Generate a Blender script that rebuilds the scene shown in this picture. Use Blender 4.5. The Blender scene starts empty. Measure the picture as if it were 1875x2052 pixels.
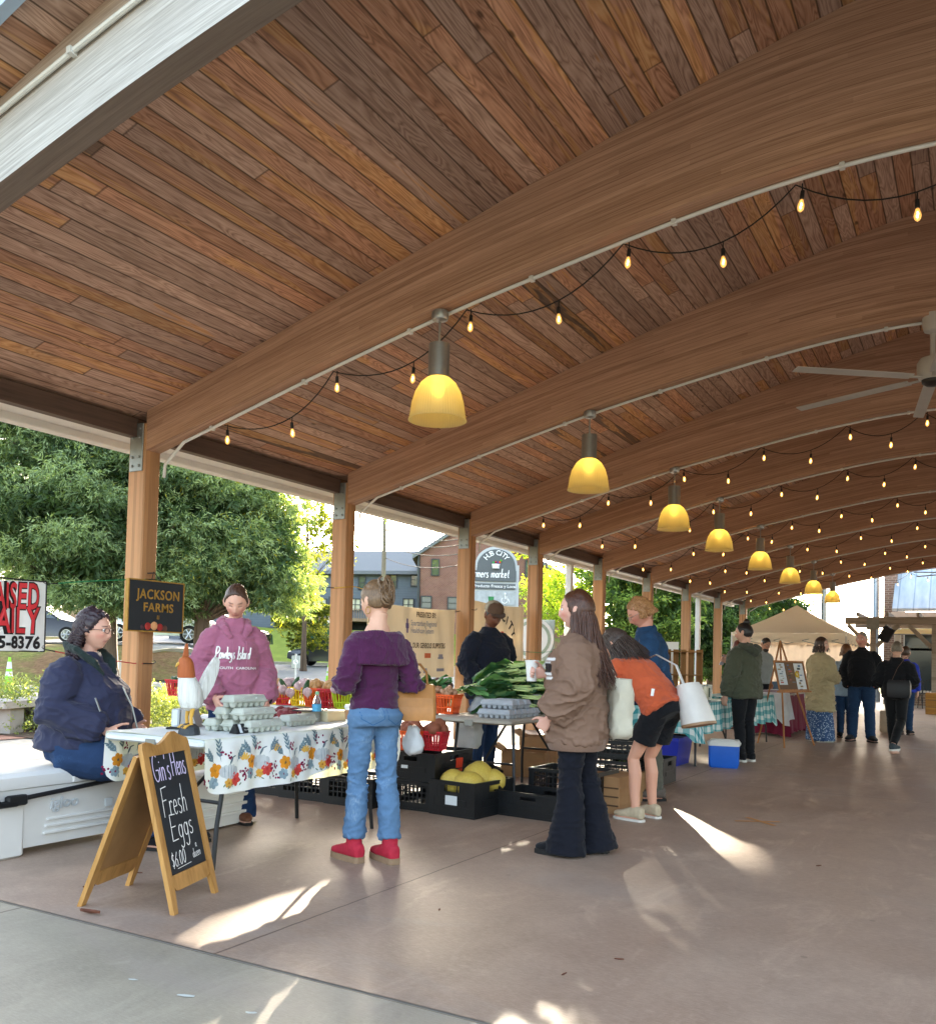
import bpy, math, random
import numpy as np
from mathutils import Vector as V, Matrix, noise
from mathutils.bvhtree import BVHTree
random.seed(7); RNG = np.random.default_rng(7)
R = math.radians; PI = math.pi; SIN = math.sin; COS = math.cos
sc = bpy.context.scene
COL = sc.collection

# ------------------------------------------------------------------ camera
cd = bpy.data.cameras.new("camera"); cam = bpy.data.objects.new("camera", cd); COL.objects.link(cam)
cd.sensor_fit = 'HORIZONTAL'; cd.sensor_width = 36.0
cd.lens = 36.0 * 1805.0 / 1875.0
cd.shift_y = (1250.0 - 1026.0) / 1875.0
cd.clip_start = 0.05; cd.clip_end = 2000.0
yaw, pitch, roll = R(29.53), R(2.13), R(1.42)
fw = V((-SIN(yaw)*COS(pitch), COS(yaw)*COS(pitch), SIN(pitch)))
rt = V((COS(yaw), SIN(yaw), 0)); up = rt.cross(fw)
rr = rt*COS(roll) + up*SIN(roll); uu = up*COS(roll) - rt*SIN(roll)
cam.matrix_world = Matrix(((rr.x, uu.x, -fw.x, 0), (rr.y, uu.y, -fw.y, 0), (rr.z, uu.z, -fw.z, 1.23), (0, 0, 0, 1)))
sc.camera = cam

# ------------------------------------------------------------------ light
SUN_AZ, SUN_EL = -27.0, 13.0           # degrees clockwise from +Y, elevation
sdir = V((SIN(R(SUN_AZ))*COS(R(SUN_EL)), COS(R(SUN_AZ))*COS(R(SUN_EL)), SIN(R(SUN_EL))))
w = bpy.data.worlds.new("World"); sc.world = w; w.use_nodes = True
wn = w.node_tree.nodes; bg = wn["Background"]; bg.inputs[1].default_value = 0.15
sky = wn.new("ShaderNodeTexSky"); sky.sky_type = 'NISHITA'; sky.sun_disc = False
sky.sun_elevation = R(SUN_EL); sky.sun_rotation = R(SUN_AZ)
sky.air_density = 1.0; sky.dust_density = 3.0; sky.ozone_density = 1.0
hs = wn.new('ShaderNodeHueSaturation'); hs.inputs['Saturation'].default_value = .66           # camera white balance for open shade
w.node_tree.links.new(sky.outputs[0], hs.inputs['Color']); w.node_tree.links.new(hs.outputs[0], bg.inputs[0])
sl = bpy.data.lights.new("sun", 'SUN'); sl.energy = 4.5; sl.angle = R(0.5); sl.color = (1.0, 0.86, 0.66)
so = bpy.data.objects.new("sun", sl); COL.objects.link(so)
so.rotation_euler = sdir.to_track_quat('Z', 'Y').to_euler()
sc.view_settings.view_transform = 'Standard'; sc.view_settings.look = 'None'
sc.view_settings.exposure = 3.17; sc.view_settings.gamma = 1.0
sc.cycles.use_denoising = True
sc.cycles.max_bounces = 8; sc.cycles.diffuse_bounces = 5; sc.cycles.transmission_bounces = 6; sc.cycles.transparent_max_bounces = 8
sc.cycles.sample_clamp_indirect = 6.0
sc.cycles.caustics_reflective = False; sc.cycles.caustics_refractive = False

# ------------------------------------------------------------------ helpers: materials
def lin(c): return c/12.92 if c <= .04045 else ((c+.055)/1.055)**2.4
def hx(s, k=1.0): return tuple(lin(int(s[i:i+2], 16)/255)*k for i in (0, 2, 4)) + (1.0,)
class G:
    def __init__(s, name):
        s.m = bpy.data.materials.new(name); s.m.use_nodes = True
        s.t = s.m.node_tree; s.b = s.t.nodes["Principled BSDF"]; s.o = s.t.nodes["Material Output"]
    def n(s, typ, ins=None, **props):
        x = s.t.nodes.new("ShaderNode"+typ)
        for k, v in props.items(): setattr(x, k, v)
        for k, v in (ins or {}).items(): s.set(x.inputs[k], v)
        return x
    def set(s, sock, v):
        if hasattr(v, 'is_output'): s.t.links.new(v, sock)
        else: sock.default_value = v
    def p(s, **k):
        for a, v in k.items(): s.set(s.b.inputs[a.replace('_', ' ')], v)
        return s
    def math(s, op, a, b=0.0, c=0.0, clamp=False):
        x = s.n('Math', {0: a, 1: b, 2: c}, operation=op, use_clamp=clamp); return x.outputs[0]
    def mix(s, f, a, b, mode='MIX'):
        x = s.n('Mix', None, data_type='RGBA', blend_type=mode)
        s.set(x.inputs[0], f); s.set(x.inputs[6], a); s.set(x.inputs[7], b); return x.outputs[2]
    def ramp(s, f, stops, interp='LINEAR'):
        x = s.n('ValToRGB', {0: f}); r = x.color_ramp; r.interpolation = interp
        while len(r.elements) < len(stops): r.elements.new(.5)
        for e, (p, c) in zip(r.elements, stops): e.position = p; e.color = c if len(c) == 4 else (*c, 1)
        return x.outputs[0]
    def mr(s, v, a, b, c, d):
        x = s.n('MapRange', {0: v, 1: a, 2: b, 3: c, 4: d}); return x.outputs[0]
    def coord(s, kind='Object', scale=(1, 1, 1), loc=(0, 0, 0), rot=(0, 0, 0)):
        tc = s.n('TexCoord'); mp = s.n('Mapping', {0: tc.outputs[kind], 1: loc, 2: rot, 3: scale}); return mp.outputs[0]
    def noise(s, vec, scale=5, detail=4, rough=.55, dist=0.0):
        return s.n('TexNoise', {'Vector': vec, 'Scale': scale, 'Detail': detail, 'Roughness': rough, 'Distortion': dist}).outputs[0]
    def bump(s, h, strength=.3, dist=.01):
        x = s.n('Bump', {'Strength': strength, 'Distance': dist, 'Height': h}); s.t.links.new(x.outputs[0], s.b.inputs['Normal']); return s
def sc3(c, k): return (min(c[0]*k, 1), min(c[1]*k, 1), min(c[2]*k, 1), 1)
def M(name, col, rough=.6, var=.18, scale=6, bump=.15, bs=90, bd=.003, metal=0, stretch=(1, 1, 1), spec=.4, trans=0, sheen=0, col2=None):
    """plain surface with mottled colour and fine relief"""
    g = G(name); c = hx(col) if isinstance(col, str) else col
    v = g.coord('Object', stretch); n1 = g.noise(v, scale, 5, .6)
    lo = sc3(c, 1-var); hi = hx(col2) if col2 else sc3(c, 1+var)
    g.p(Base_Color=g.ramp(n1, [(.3, lo), (.7, hi)]), Roughness=rough, Metallic=metal, Specular_IOR_Level=spec)
    if trans: g.p(Transmission_Weight=trans)
    if sheen: g.p(Sheen_Weight=sheen)
    if bump: g.bump(g.noise(v, bs, 3, .6), bump, bd)
    return g.m
def cloth(name, col, rough=.9, var=.12, weave=420, bump=.35, scale=9, sheen=.15, trans=0.0, rib=0):
    g = G(name); c = hx(col); v = g.coord('Object')
    n1 = g.noise(v, scale, 5, .65); n2 = g.noise(v, 260, 2, .6)
    f = g.math('ADD', g.math('MULTIPLY', n1, .7), g.math('MULTIPLY', n2, .3))
    g.p(Base_Color=g.ramp(f, [(.32, sc3(c, 1-var)), (.68, sc3(c, 1+var))]), Roughness=rough, Specular_IOR_Level=.2, Sheen_Weight=sheen)
    h = g.noise(v, weave, 2, .5)
    if rib:
        wv = g.n('TexWave', {'Vector': v, 'Scale': rib, 'Distortion': .6, 'Detail': 1.0}, bands_direction='X').outputs[1]
        h = g.math('ADD', g.math('MULTIPLY', h, .4), wv)
    g.bump(h, bump, .002)
    if trans:
        tr = g.n('BsdfTranslucent', {0: sc3(c, 1.0)}); mx = g.n('MixShader', {0: trans, 1: g.b.outputs[0], 2: tr.outputs[0]})
        g.t.links.new(mx.outputs[0], g.o.inputs[0])
    return g.m
def wood(name, c1, c2, axis=2, scale=14, lam=0, rough=.6, stain=None):
    """straight grain along one axis; lam = laminate bands across"""
    g = G(name); st = [1, 1, 1]; st[axis] = .06
    v = g.coord('Object', st); n1 = g.noise(v, scale, 6, .62, .7); n2 = g.noise(v, scale*5, 3, .6)
    f = g.math('ADD', g.math('MULTIPLY', n1, .68), g.math('MULTIPLY', n2, .32))
    a, b = hx(c1), hx(c2)
    col = g.ramp(f, [(.33, b), (.5, sc3(a, .92)), (.68, sc3(a, 1.15))])
    if lam:
        tc = g.n('TexCoord'); sx = g.n('SeparateXYZ', {0: tc.outputs['Object']})
        k = g.math('FLOOR', g.math('MULTIPLY', g.math('ADD', sx.outputs[0], sx.outputs[1]), lam))
        wn_ = g.n('TexWhiteNoise', {'W': k}, noise_dimensions='1D')
        col = g.mix(.6, col, g.ramp(wn_.outputs[0], [(0, sc3(a, .62)), (.5, a), (1, sc3(a, 1.25))]), 'MIX')
    if stain:
        n3 = g.noise(g.coord('Object', (1, 1, .5)), 2.2, 4, .6); col = g.mix(g.mr(n3, .5, .72, 0, .6), col, hx(stain))
    g.p(Base_Color=col, Roughness=rough, Specular_IOR_Level=.3); g.bump(f, .2, .003); return g.m
def emis(name, col, strength, base=None):
    g = G(name); c = hx(col); g.p(Base_Color=base or c, Emission_Color=c, Emission_Strength=strength, Roughness=.4); return g.m
def attr_mat(name, rough=.5, spec=.35, bs=0, bump=.0, sss=0, trans=0.0):
    g = G(name); a = g.n('Attribute', None, attribute_name='Col')
    g.p(Base_Color=a.outputs[0], Roughness=rough, Specular_IOR_Level=spec)
    if sss: g.p(Subsurface_Weight=sss, Subsurface_Radius=(.012, .005, .003), Subsurface_Scale=.6)
    if bs: g.bump(g.noise(g.coord('Object'), bs, 3, .6), bump, .002)
    if trans:
        tr = g.n('BsdfTranslucent', {0: g.mix(1.0, a.outputs[0], (1.9, 1.8, .55, 1), 'MULTIPLY')})
        mx = g.n('MixShader', {0: trans, 1: g.b.outputs[0], 2: tr.outputs[0]}); g.t.links.new(mx.outputs[0], g.o.inputs[0])
    return g.m

# ------------------------------------------------------------------ helpers: meshes
def rotmat(rx=0, ry=0, rz=0): return Matrix.Rotation(rz, 3, 'Z') @ Matrix.Rotation(ry, 3, 'Y') @ Matrix.Rotation(rx, 3, 'X')
def frame(d, ref=None):
    """orthonormal (a, b, d) with d the direction"""
    d = V(d).normalized(); r = V(ref) if ref is not None else (V((0, 0, 1)) if abs(d.z) < .95 else V((1, 0, 0)))
    a = r.cross(d); a = a.normalized() if a.length > 1e-6 else V((1, 0, 0)); return a, d.cross(a), d
class MB:
    def __init__(s): s.v = []; s.f = []; s.uv = None
    def add(s, vs, fs):
        o = len(s.v); s.v += [tuple(x) for x in vs]; s.f += [tuple(i+o for i in f) for f in fs]; return s
    def box(s, c, d, rot=None, taper=None):
        hxx, hy, hz = d[0]/2, d[1]/2, d[2]/2; t = taper or (1, 1)
        vs = [V((x*hxx*(t[0] if z > 0 else 1), y*hy*(t[1] if z > 0 else 1), z*hz)) for z in (-1, 1) for x, y in ((-1, -1), (1, -1), (1, 1), (-1, 1))]
        if rot is not None: vs = [rot @ p for p in vs]
        return s.add([p+V(c) for p in vs], [(3, 2, 1, 0), (4, 5, 6, 7), (0, 1, 5, 4), (1, 2, 6, 5), (2, 3, 7, 6), (3, 0, 4, 7)])
    def bbox(s, c, d, b=.01, rot=None):
        """box with chamfered vertical edges and top/bottom"""
        x, y, z = d[0]/2, d[1]/2, d[2]/2; b = min(b, x*.9, y*.9, z*.9)
        def ring(k, zz):
            X, Y = x-k, y-k; e = b
            return [V(p) for p in ((-X+e, -Y, zz), (X-e, -Y, zz), (X, -Y+e, zz), (X, Y-e, zz), (X-e, Y, zz), (-X+e, Y, zz), (-X, Y-e, zz), (-X, -Y+e, zz))]
        rs = [ring(b*.6, -z), ring(0, -z+b*.6), ring(0, z-b*.6), ring(b*.6, z)]
        if rot is not None: rs = [[rot @ p for p in r] for r in rs]
        return s.loft([[p+V(c) for p in r] for r in rs])
    def loft(s, rings, cap=True, closed=True):
        o = len(s.v); n = len(rings[0])
        for r in rings: s.v += [tuple(p) for p in r]
        m = n if closed else n-1
        for i in range(len(rings)-1):
            for j in range(m):
                a = o+i*n+j; b = o+i*n+(j+1) % n; s.f.append((a, b, b+n, a+n))
        if cap and closed:
            s.f.append(tuple(o+j for j in reversed(range(n)))); q = o+(len(rings)-1)*n; s.f.append(tuple(q+j for j in range(n)))
        return s
    def tube(s, pts, r, n=8, cap=True, flat=1.0, ref=None):
        pts = [V(p) for p in pts]; k = len(pts); rs = r if hasattr(r, '__len__') else [r]*k; rings = []; pa = None
        for i, p in enumerate(pts):
            d = (pts[min(i+1, k-1)]-pts[max(i-1, 0)]);
            if d.length < 1e-9: d = V((0, 0, 1))
            d.normalize()
            if pa is None: a, b, _ = frame(d, ref)
            else:
                a = pa - d*pa.dot(d); a = a.normalized() if a.length > 1e-6 else frame(d)[0]; b = d.cross(a)
            pa = a
            rings.append([p+(a*COS(2*PI*j/n)+b*SIN(2*PI*j/n)*flat)*rs[i] for j in range(n)])
        return s.loft(rings, cap)
    def lathe(s, prof, c=(0, 0, 0), n=24, axis=None, cap=True):
        c = V(c); a, b, d = frame(axis or (0, 0, 1)) if axis else (V((1, 0, 0)), V((0, 1, 0)), V((0, 0, 1)))
        return s.loft([[c+d*z+(a*COS(2*PI*j/n)+b*SIN(2*PI*j/n))*max(r, 1e-4) for j in range(n)] for r, z in prof], cap)
    def ball(s, c, r, n=12, m=8, rot=None):
        r = r if hasattr(r, '__len__') else (r, r, r); c = V(c); rings = []
        for i in range(m+1):
            t = -PI/2+PI*i/m; k = max(COS(t), .02)
            ring = [V((r[0]*k*COS(2*PI*j/n), r[1]*k*SIN(2*PI*j/n), r[2]*SIN(t))) for j in range(n)]
            if rot is not None: ring = [rot @ p for p in ring]
            rings.append([p+c for p in ring])
        return s.loft(rings)
    def prism(s, poly, o, ax, ay, th):
        """2-D outline in the plane (o; ax, ay) given thickness th along ax x ay"""
        o, ax, ay = V(o), V(ax), V(ay); nn = ax.cross(ay).normalized(); n = len(poly)
        a = [o+ax*x+ay*y for x, y in poly]; b = [p+nn*th for p in a]
        return s.add(a+b, [tuple(reversed(range(n))), tuple(range(n, 2*n))]+[(i, (i+1) % n, n+(i+1) % n, n+i) for i in range(n)])
    def sheet(s, grid):
        n = len(grid[0]); o = len(s.v)
        for r in grid: s.v += [tuple(p) for p in r]
        for i in range(len(grid)-1):
            for j in range(n-1): a = o+i*n+j; s.f.append((a, a+1, a+n+1, a+n))
        return s
    def xf(s, fn): s.v = [tuple(fn(V(p))) for p in s.v]; return s
    def join(s, o):
        k = len(s.v); s.v += o.v; s.f += [tuple(i+k for i in f) for f in o.f]; return s
    def mesh(s, name):
        me = bpy.data.meshes.new(name); me.from_pydata([tuple(p) for p in s.v], [], s.f); me.update(); return me
    def build(s, name, m, parent=None, smooth=40, loc=None):
        me = s.mesh(name); return link(name, me, m, parent, smooth)
def link(name, me, m, parent=None, smooth=40):
    if m is not None and len(me.materials) == 0: me.materials.append(m)
    if smooth:
        me.shade_smooth(); me.set_sharp_from_angle(angle=R(smooth))
    o = bpy.data.objects.new(name, me); COL.objects.link(o)
    if parent is not None: o.parent = parent
    return o
def tag(o, label, cat, group=None, kind=None):
    o['label'] = label; o['category'] = cat
    if group: o['group'] = group
    if kind: o['kind'] = kind
    return o
def thing(name, label, cat, loc=(0, 0, 0), rz=0, group=None):
    o = bpy.data.objects.new(name, None); COL.objects.link(o); o.empty_display_size = .1
    o.location = loc; o.rotation_euler = (0, 0, rz); return tag(o, label, cat, group)
def struct(o): o['kind'] = 'structure'; return o
def stuff(o): o['kind'] = 'stuff'; return o
def dup(root, loc, rz, label):
    r = root.copy(); COL.objects.link(r); r.location = loc; r.rotation_euler = (root.rotation_euler[0], root.rotation_euler[1], rz); r['label'] = label
    for ch in list(root.children):
        c = ch.copy(); COL.objects.link(c); c.parent = r
        for q in list(ch.children):
            d = q.copy(); COL.objects.link(d); d.parent = c
    return r
def npmesh(name, verts, quads, col=None):
    """fast mesh from numpy arrays (quads), optional per-vertex colour"""
    me = bpy.data.meshes.new(name); nv, nf, k = len(verts), len(quads), quads.shape[1]
    me.vertices.add(nv); me.vertices.foreach_set('co', np.asarray(verts, np.float32).ravel())
    me.loops.add(nf*k); me.loops.foreach_set('vertex_index', np.asarray(quads, np.int32).ravel())
    me.polygons.add(nf); me.polygons.foreach_set('loop_start', np.arange(0, nf*k, k, dtype=np.int32))
    me.update(calc_edges=True)
    if col is not None:
        a = me.color_attributes.new('Col', 'FLOAT_COLOR', 'POINT'); c4 = np.ones((nv, 4), np.float32); c4[:, :3] = col; a.data.foreach_set('color', c4.ravel())
    return me
_tmpcol = {}
def remesh(mb, voxel, smooth=2, fac=.5):
    """fuse overlapping closed pieces into one continuous surface"""
    o = bpy.data.objects.new("tmp", mb.mesh("tmp")); COL.objects.link(o)
    m = o.modifiers.new("r", 'REMESH'); m.mode = 'VOXEL'; m.voxel_size = voxel; m.adaptivity = 0
    if smooth: q = o.modifiers.new("s", 'SMOOTH'); q.iterations = smooth; q.factor = fac
    dg = bpy.context.evaluated_depsgraph_get(); me = bpy.data.meshes.new_from_object(o.evaluated_get(dg), depsgraph=dg)
    old = o.data; bpy.data.objects.remove(o); bpy.data.meshes.remove(old); return me
def getco(me):
    a = np.empty(len(me.vertices)*3, np.float32); me.vertices.foreach_get('co', a); return a.reshape(-1, 3)
def getno(me):
    a = np.empty(len(me.vertices)*3, np.float32); me.vertices.foreach_get('normal', a); return a.reshape(-1, 3)
def setco(me, a): me.vertices.foreach_set('co', np.asarray(a, np.float32).ravel()); me.update()
def wrinkle(me, amp=.006, scale=9.0, stretch=(1, 1, 1), seed=0, ridge=True, where=None):
    co = getco(me); no = getno(me); off = V((seed*3.7, seed*1.3, seed*2.1)); out = np.zeros(len(co), np.float32)
    sx, sy, sz = (scale*k for k in stretch)
    for i, p in enumerate(co):
        q = V((p[0]*sx, p[1]*sy, p[2]*sz))+off
        wq = q+V((noise.noise(q*.6+off), noise.noise(q*.6-off), 0))*.7; n1 = noise.noise(wq); n2 = noise.noise(wq*2.1+off)
        if ridge: a = max(0, 1-abs(n1)*3.2); b = max(0, 1-abs(n2)*3.0); out[i] = a*a*1.1+b*b*.55-.22
        else: out[i] = n1*.7+n2*.3
    if where is not None: out *= where(co)
    setco(me, co+no*(out*amp)[:, None]); return me
def setcol(me, cols):
    a = me.color_attributes.get('Col') or me.color_attributes.new('Col', 'FLOAT_COLOR', 'POINT')
    c4 = np.ones((len(me.vertices), 4), np.float32); c4[:, :3] = cols; a.data.foreach_set('color', c4.ravel())
def textmesh(body, size=1.0, extrude=0.0, bold=0.0, align='CENTER', shear=0.0, sx=1.0, sp=1.0):
    cu = bpy.data.curves.new("t", 'FONT'); cu.body = body; cu.size = size; cu.extrude = extrude; cu.offset = bold; cu.shear = shear
    cu.align_x = align; cu.space_character = sp; cu.align_y = 'CENTER'; cu.resolution_u = 3
    o = bpy.data.objects.new("t", cu); COL.objects.link(o); dg = bpy.context.evaluated_depsgraph_get(); dg.update()
    me = bpy.data.meshes.new_from_object(o.evaluated_get(dg), depsgraph=dg); bpy.data.objects.remove(o); bpy.data.curves.remove(cu)
    mb = MB(); mb.v = [(v.co.x*sx, v.co.y, v.co.z) for v in me.vertices]; mb.f = [tuple(p.vertices) for p in me.polygons]; bpy.data.meshes.remove(me); return mb
def place(mb, o, ax, ay):
    """text mesh laid on the plane (o; ax right, ay up), lifted along the normal by its z"""
    o, ax, ay = V(o), V(ax).normalized(), V(ay).normalized(); nn = ax.cross(ay)
    return mb.xf(lambda p: o+ax*p.x+ay*p.y+nn*p.z)
# single-stroke hand lettering: glyph = (advance, [polylines])
def _arc(cx, cy, rx, ry, a0, a1, n=12): return [(cx+rx*COS(R(a0+(a1-a0)*i/n)), cy+ry*SIN(R(a0+(a1-a0)*i/n))) for i in range(n+1)]
GL = {
 'G': (.62, [_arc(.36, .5, .32, .5, 55, 320, 16)+[(.6, .42), (.32, .42)]]), 'i': (.22, [[(.1, .5), (.1, 0)], [(.1, .68), (.12, .72)]]),
 "'": (.14, [[(.08, .95), (.05, .78)]]), 'n': (.42, [[(.06, .5), (.06, 0)], [(.06, .34)]+_arc(.2, .32, .13, .16, 160, 0, 8)+[(.34, 0)]]),
 's': (.36, [_arc(.17, .38, .11, .12, 40, 250, 8)+_arc(.16, .12, .13, .13, 80, -150, 9)]), 'H': (.66, [[(.06, 1), (.06, 0)], [(.54, 1), (.54, 0)], [(.06, .5), (.54, .52)]]),
 'e': (.42, [[(.06, .26), (.34, .28)]+_arc(.2, .25, .15, .25, 10, 320, 14)]), 'F': (.56, [[(.08, 1), (.08, 0)], [(.06, .98), (.54, 1.02)], [(.08, .55), (.42, .57)]]),
 'r': (.32, [[(.07, .5), (.07, 0)], [(.07, .3)]+_arc(.2, .32, .13, .17, 160, 40, 6)]), 'h': (.44, [[(.07, 1), (.07, 0)], [(.07, .32)]+_arc(.21, .32, .13, .17, 160, 0, 8)+[(.35, 0)]]),
 'E': (.58, [[(.52, .98), (.08, 1), (.08, 0), (.54, .02)], [(.08, .52), (.44, .53)]]), 'g': (.42, [_arc(.19, .26, .14, .24, 20, 380, 14), [(.34, .5), (.34, -.2)]+_arc(.2, -.22, .14, .16, 0, -160, 8)]),
 '$': (.46, [_arc(.22, .7, .16, .2, 30, 260, 9)+_arc(.22, .3, .17, .2, 90, -150, 9), [(.22, 1.06), (.22, -.06)]]), '6': (.5, [[(.4, .98), (.16, .6)]+_arc(.24, .26, .18, .26, 150, 510, 14)]),
 '.': (.18, [[(.07, 0), (.09, .03)]]), '0': (.5, [_arc(.23, .48, .18, .48, 90, 450, 16)]), 'a': (.42, [_arc(.18, .25, .14, .24, 40, 330, 12), [(.33, .5), (.33, .06), (.38, 0)]]),
 'd': (.44, [_arc(.18, .25, .14, .24, 20, 380, 12), [(.34, .98), (.34, 0)]]), 'o': (.42, [_arc(.19, .25, .15, .25, 90, 450, 12)]), 'z': (.4, [[(.05, .48), (.33, .5), (.05, .02), (.36, .02)]]),
 'k': (.42, [[(.07, 1), (.07, 0)], [(.34, .5), (.08, .22), (.36, 0)]]), 'm': (.62, [[(.05, .5), (.05, 0)], [(.05, .32)]+_arc(.17, .33, .11, .16, 160, 0, 6)+[(.28, 0)], [(.28, .32)]+_arc(.4, .33, .11, .16, 160, 0, 6)+[(.51, 0)]]),
 't': (.34, [[(.14, .85), (.14, .1), (.22, 0), (.3, .05)], [(.02, .52), (.28, .54)]]), 'f': (.34, [[(.32, .92), (.22, 1), (.14, .86), (.14, -.2)], [(.02, .5), (.3, .52)]]),
 'P': (.52, [[(.08, 1), (.06, 0)], [(.02, .94)]+_arc(.2, .72, .26, .27, 110, -110, 10)]), 'w': (.56, [[(.04, .5), (.14, .02), (.26, .42), (.38, .02), (.5, .5)]]),
 'l': (.2, [[(.09, 1), (.09, .06), (.16, 0)]]), 'y': (.4, [[(.05, .5), (.1, .14), (.3, .12)], [(.32, .5), (.3, -.2), (.14, -.3), (.04, -.2)]]), 'I': (.34, [[(.04, 1), (.3, 1)], [(.17, 1), (.15, 0)], [(.02, 0), (.28, 0)]]),
 'c': (.38, [_arc(.2, .25, .15, .25, 50, 310, 10)]), 'v': (.38, [[(.04, .5), (.17, 0), (.32, .5)]]), 'u': (.42, [[(.06, .5), (.07, .12), (.2, 0), (.32, .14), (.34, .5), (.36, 0)]]), ' ': (.3, []), '-': (.3, [[(.04, .3), (.26, .3)]]),
 'b': (.42, [[(.06, 1), (.06, 0)], _arc(.2, .25, .15, .25, 150, -150, 12)]), 'p': (.42, [[(.06, .5), (.06, -.35)], _arc(.2, .25, .15, .25, 150, -150, 12)]),
}
def hand(text, size, o, ax, ay, rad, sx=1.0, shear=0.0, drift=0.0, sp=.04, lift=.001, jit=.0):
    """hand-lettered text as thin strokes on a plane; o = left end of the baseline"""
    o, ax, ay = V(o), V(ax).normalized(), V(ay).normalized(); nn = ax.cross(ay); mb = MB(); x = 0
    for ch in text:
        adv, st = GL[ch]; jy = random.uniform(-jit, jit)
        for pl in st:
            pl = [(p0[0]+(p1[0]-p0[0])*q/nq, p0[1]+(p1[1]-p0[1])*q/nq) for p0, p1 in zip(pl[:-1], pl[1:]) for nq in (max(1, int(math.hypot(p1[0]-p0[0], p1[1]-p0[1])/.09)),) for q in range(nq)]+[pl[-1]]
            pts = [o+ax*((x+px*sx+py*shear)*size)+ay*((py+jy+drift*x)*size)+nn*lift for px, py in pl]
            mb.tube(pts, rad, 5, flat=.35, ref=tuple(nn))
        x += (adv+sp)*sx
    return mb, x*size
# ================================================================== the setting
XC, SPAN = -.38, 6.31
BY = [2.82, 5.69, 8.70, 11.72, 14.14, 17.19, 20.26, 23.45, 26.80, 30.07]
_low = [(0, 4.30), (.52, 4.275), (.98, 4.225), (1.48, 4.15), (2.22, 4.013), (3.05, 3.854), (3.77, 3.68), (4.52, 3.49), (5.49, 3.225), (6.12, 3.06), (7, 2.83)]
_ls, _lz = [p[0] for p in _low], [p[1] for p in _low]
def low(x):
    s = abs(x-XC); return float(np.mean([np.interp(abs(s+d), _ls, _lz) for d in (-.35, -.2, 0, .2, .35)]))
def top(x): return 5.33-.31*math.sqrt((x-XC)**2+.16)

# ---------------- ground materials
def concrete(name, c, c2, warm, joints, jc='5b4a40'):
    g = G(name); v = g.coord('Object'); n1 = g.noise(v, .55, 6, .62, .6); n2 = g.noise(v, 4.5, 6, .7); n3 = g.noise(g.coord('Object', (1, 7, 1), rot=(0, 0, .12)), 26, 4, .7)
    n4 = g.noise(v, 210, 2, .6)
    col = g.ramp(n1, [(.3, hx(c)), (.55, hx(c2)), (.75, hx(warm))])
    col = g.mix(g.mr(n2, .38, .72, 0, .55), col, sc3(hx(c2), .66))
    n6 = g.noise(g.coord('Object', (.9, .25, 1), loc=(7, 2, 0)), 1.1, 6, .68, 1.0); col = g.mix(g.mr(n6, .52, .66, 0, .45), col, sc3(hx(c), .62)); n7 = g.noise(g.coord('Object', (1.3, .5, 1), loc=(1, 9, 0)), 2.2, 7, .75, .8); col = g.mix(g.mr(n7, .55, .70, 0, .5), col, sc3(hx(warm), 1.22))
    col = g.mix(g.mr(n3, .42, .72, 0, .50), col, sc3(hx(warm), 1.18))
    col = g.mix(g.mr(n4, .35, .7, 0, .22), col, sc3(hx(c), .6))
    vo = g.n('TexVoronoi', {'Vector': g.coord('Object', (1, 1, 1)), 'Scale': 3.1, 'Randomness': 1.0}); spot = g.math('LESS_THAN', vo.outputs[0], .045)
    col = g.mix(g.math('MULTIPLY', spot, .35), col, hx('4a4038'))
    n5 = g.noise(g.coord('Object', (.5, 1.1, 1), loc=(3, 1, 0)), .8, 5, .6, 1.2); col = g.mix(g.mr(n5, .56, .68, 0, .38), col, hx('9b918a'))
    tc = g.n('TexCoord'); sx = g.n('SeparateXYZ', {0: tc.outputs['Object']}); wob = g.math('MULTIPLY', g.math('SUBTRACT', g.noise(v, 9, 3), .5), .012); h = None
    for ax, pos, wd in joints:
        d = g.math('ABSOLUTE', g.math('SUBTRACT', g.math('ADD', sx.outputs[ax], wob), pos)); k = g.math('LESS_THAN', d, wd)
        h = k if h is None else g.math('MAXIMUM', h, k)
    bmp = g.math('ADD', g.math('MULTIPLY', n3, .5), g.math('MULTIPLY', n4, .5))
    if h is not None: col = g.mix(g.math('MULTIPLY', h, .85), col, hx(jc)); bmp = g.math('SUBTRACT', bmp, g.math('MULTIPLY', h, 3))
    g.p(Base_Color=col, Roughness=g.mr(n1, .3, .7, .42, .6), Specular_IOR_Level=.42); g.bump(bmp, .25, .004); return g.m
m_slab = concrete('pavilion_concrete', '8d7565', 'a28c7b', 'b8a28f', [(0, -2.68, .006), (0, 1.6, .006)]+[(1, y, .004) for y in (9.3, 15.6, 22.0, 28)])
m_apron = concrete('apron_concrete', '8e8878', '9d9685', 'aaa291', [(0, -3.9, .006), (0, -.6, .006), (1, -1.2, .006)])
m_plaza = concrete('plaza_concrete', '9b948a', 'a49c90', 'b0a698', [(0, -9.6, .008), (1, 9, .008), (1, 13, .008), (1, 17, .008), (1, 5, .008)])
def asphalt(name, c):
    g = G(name); v = g.coord('Object'); n = g.noise(v, .7, 5, .6); n2 = g.noise(v, 120, 2, .7)
    col = g.mix(g.mr(n2, .4, .7, 0, .5), g.ramp(n, [(.3, sc3(hx(c), .85)), (.7, sc3(hx(c), 1.2))]), sc3(hx(c), 1.6)); g.p(Base_Color=col, Roughness=.85); g.bump(n2, .3, .005); return g.m
m_asph = asphalt('street_asphalt', '6e7074')
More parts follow.
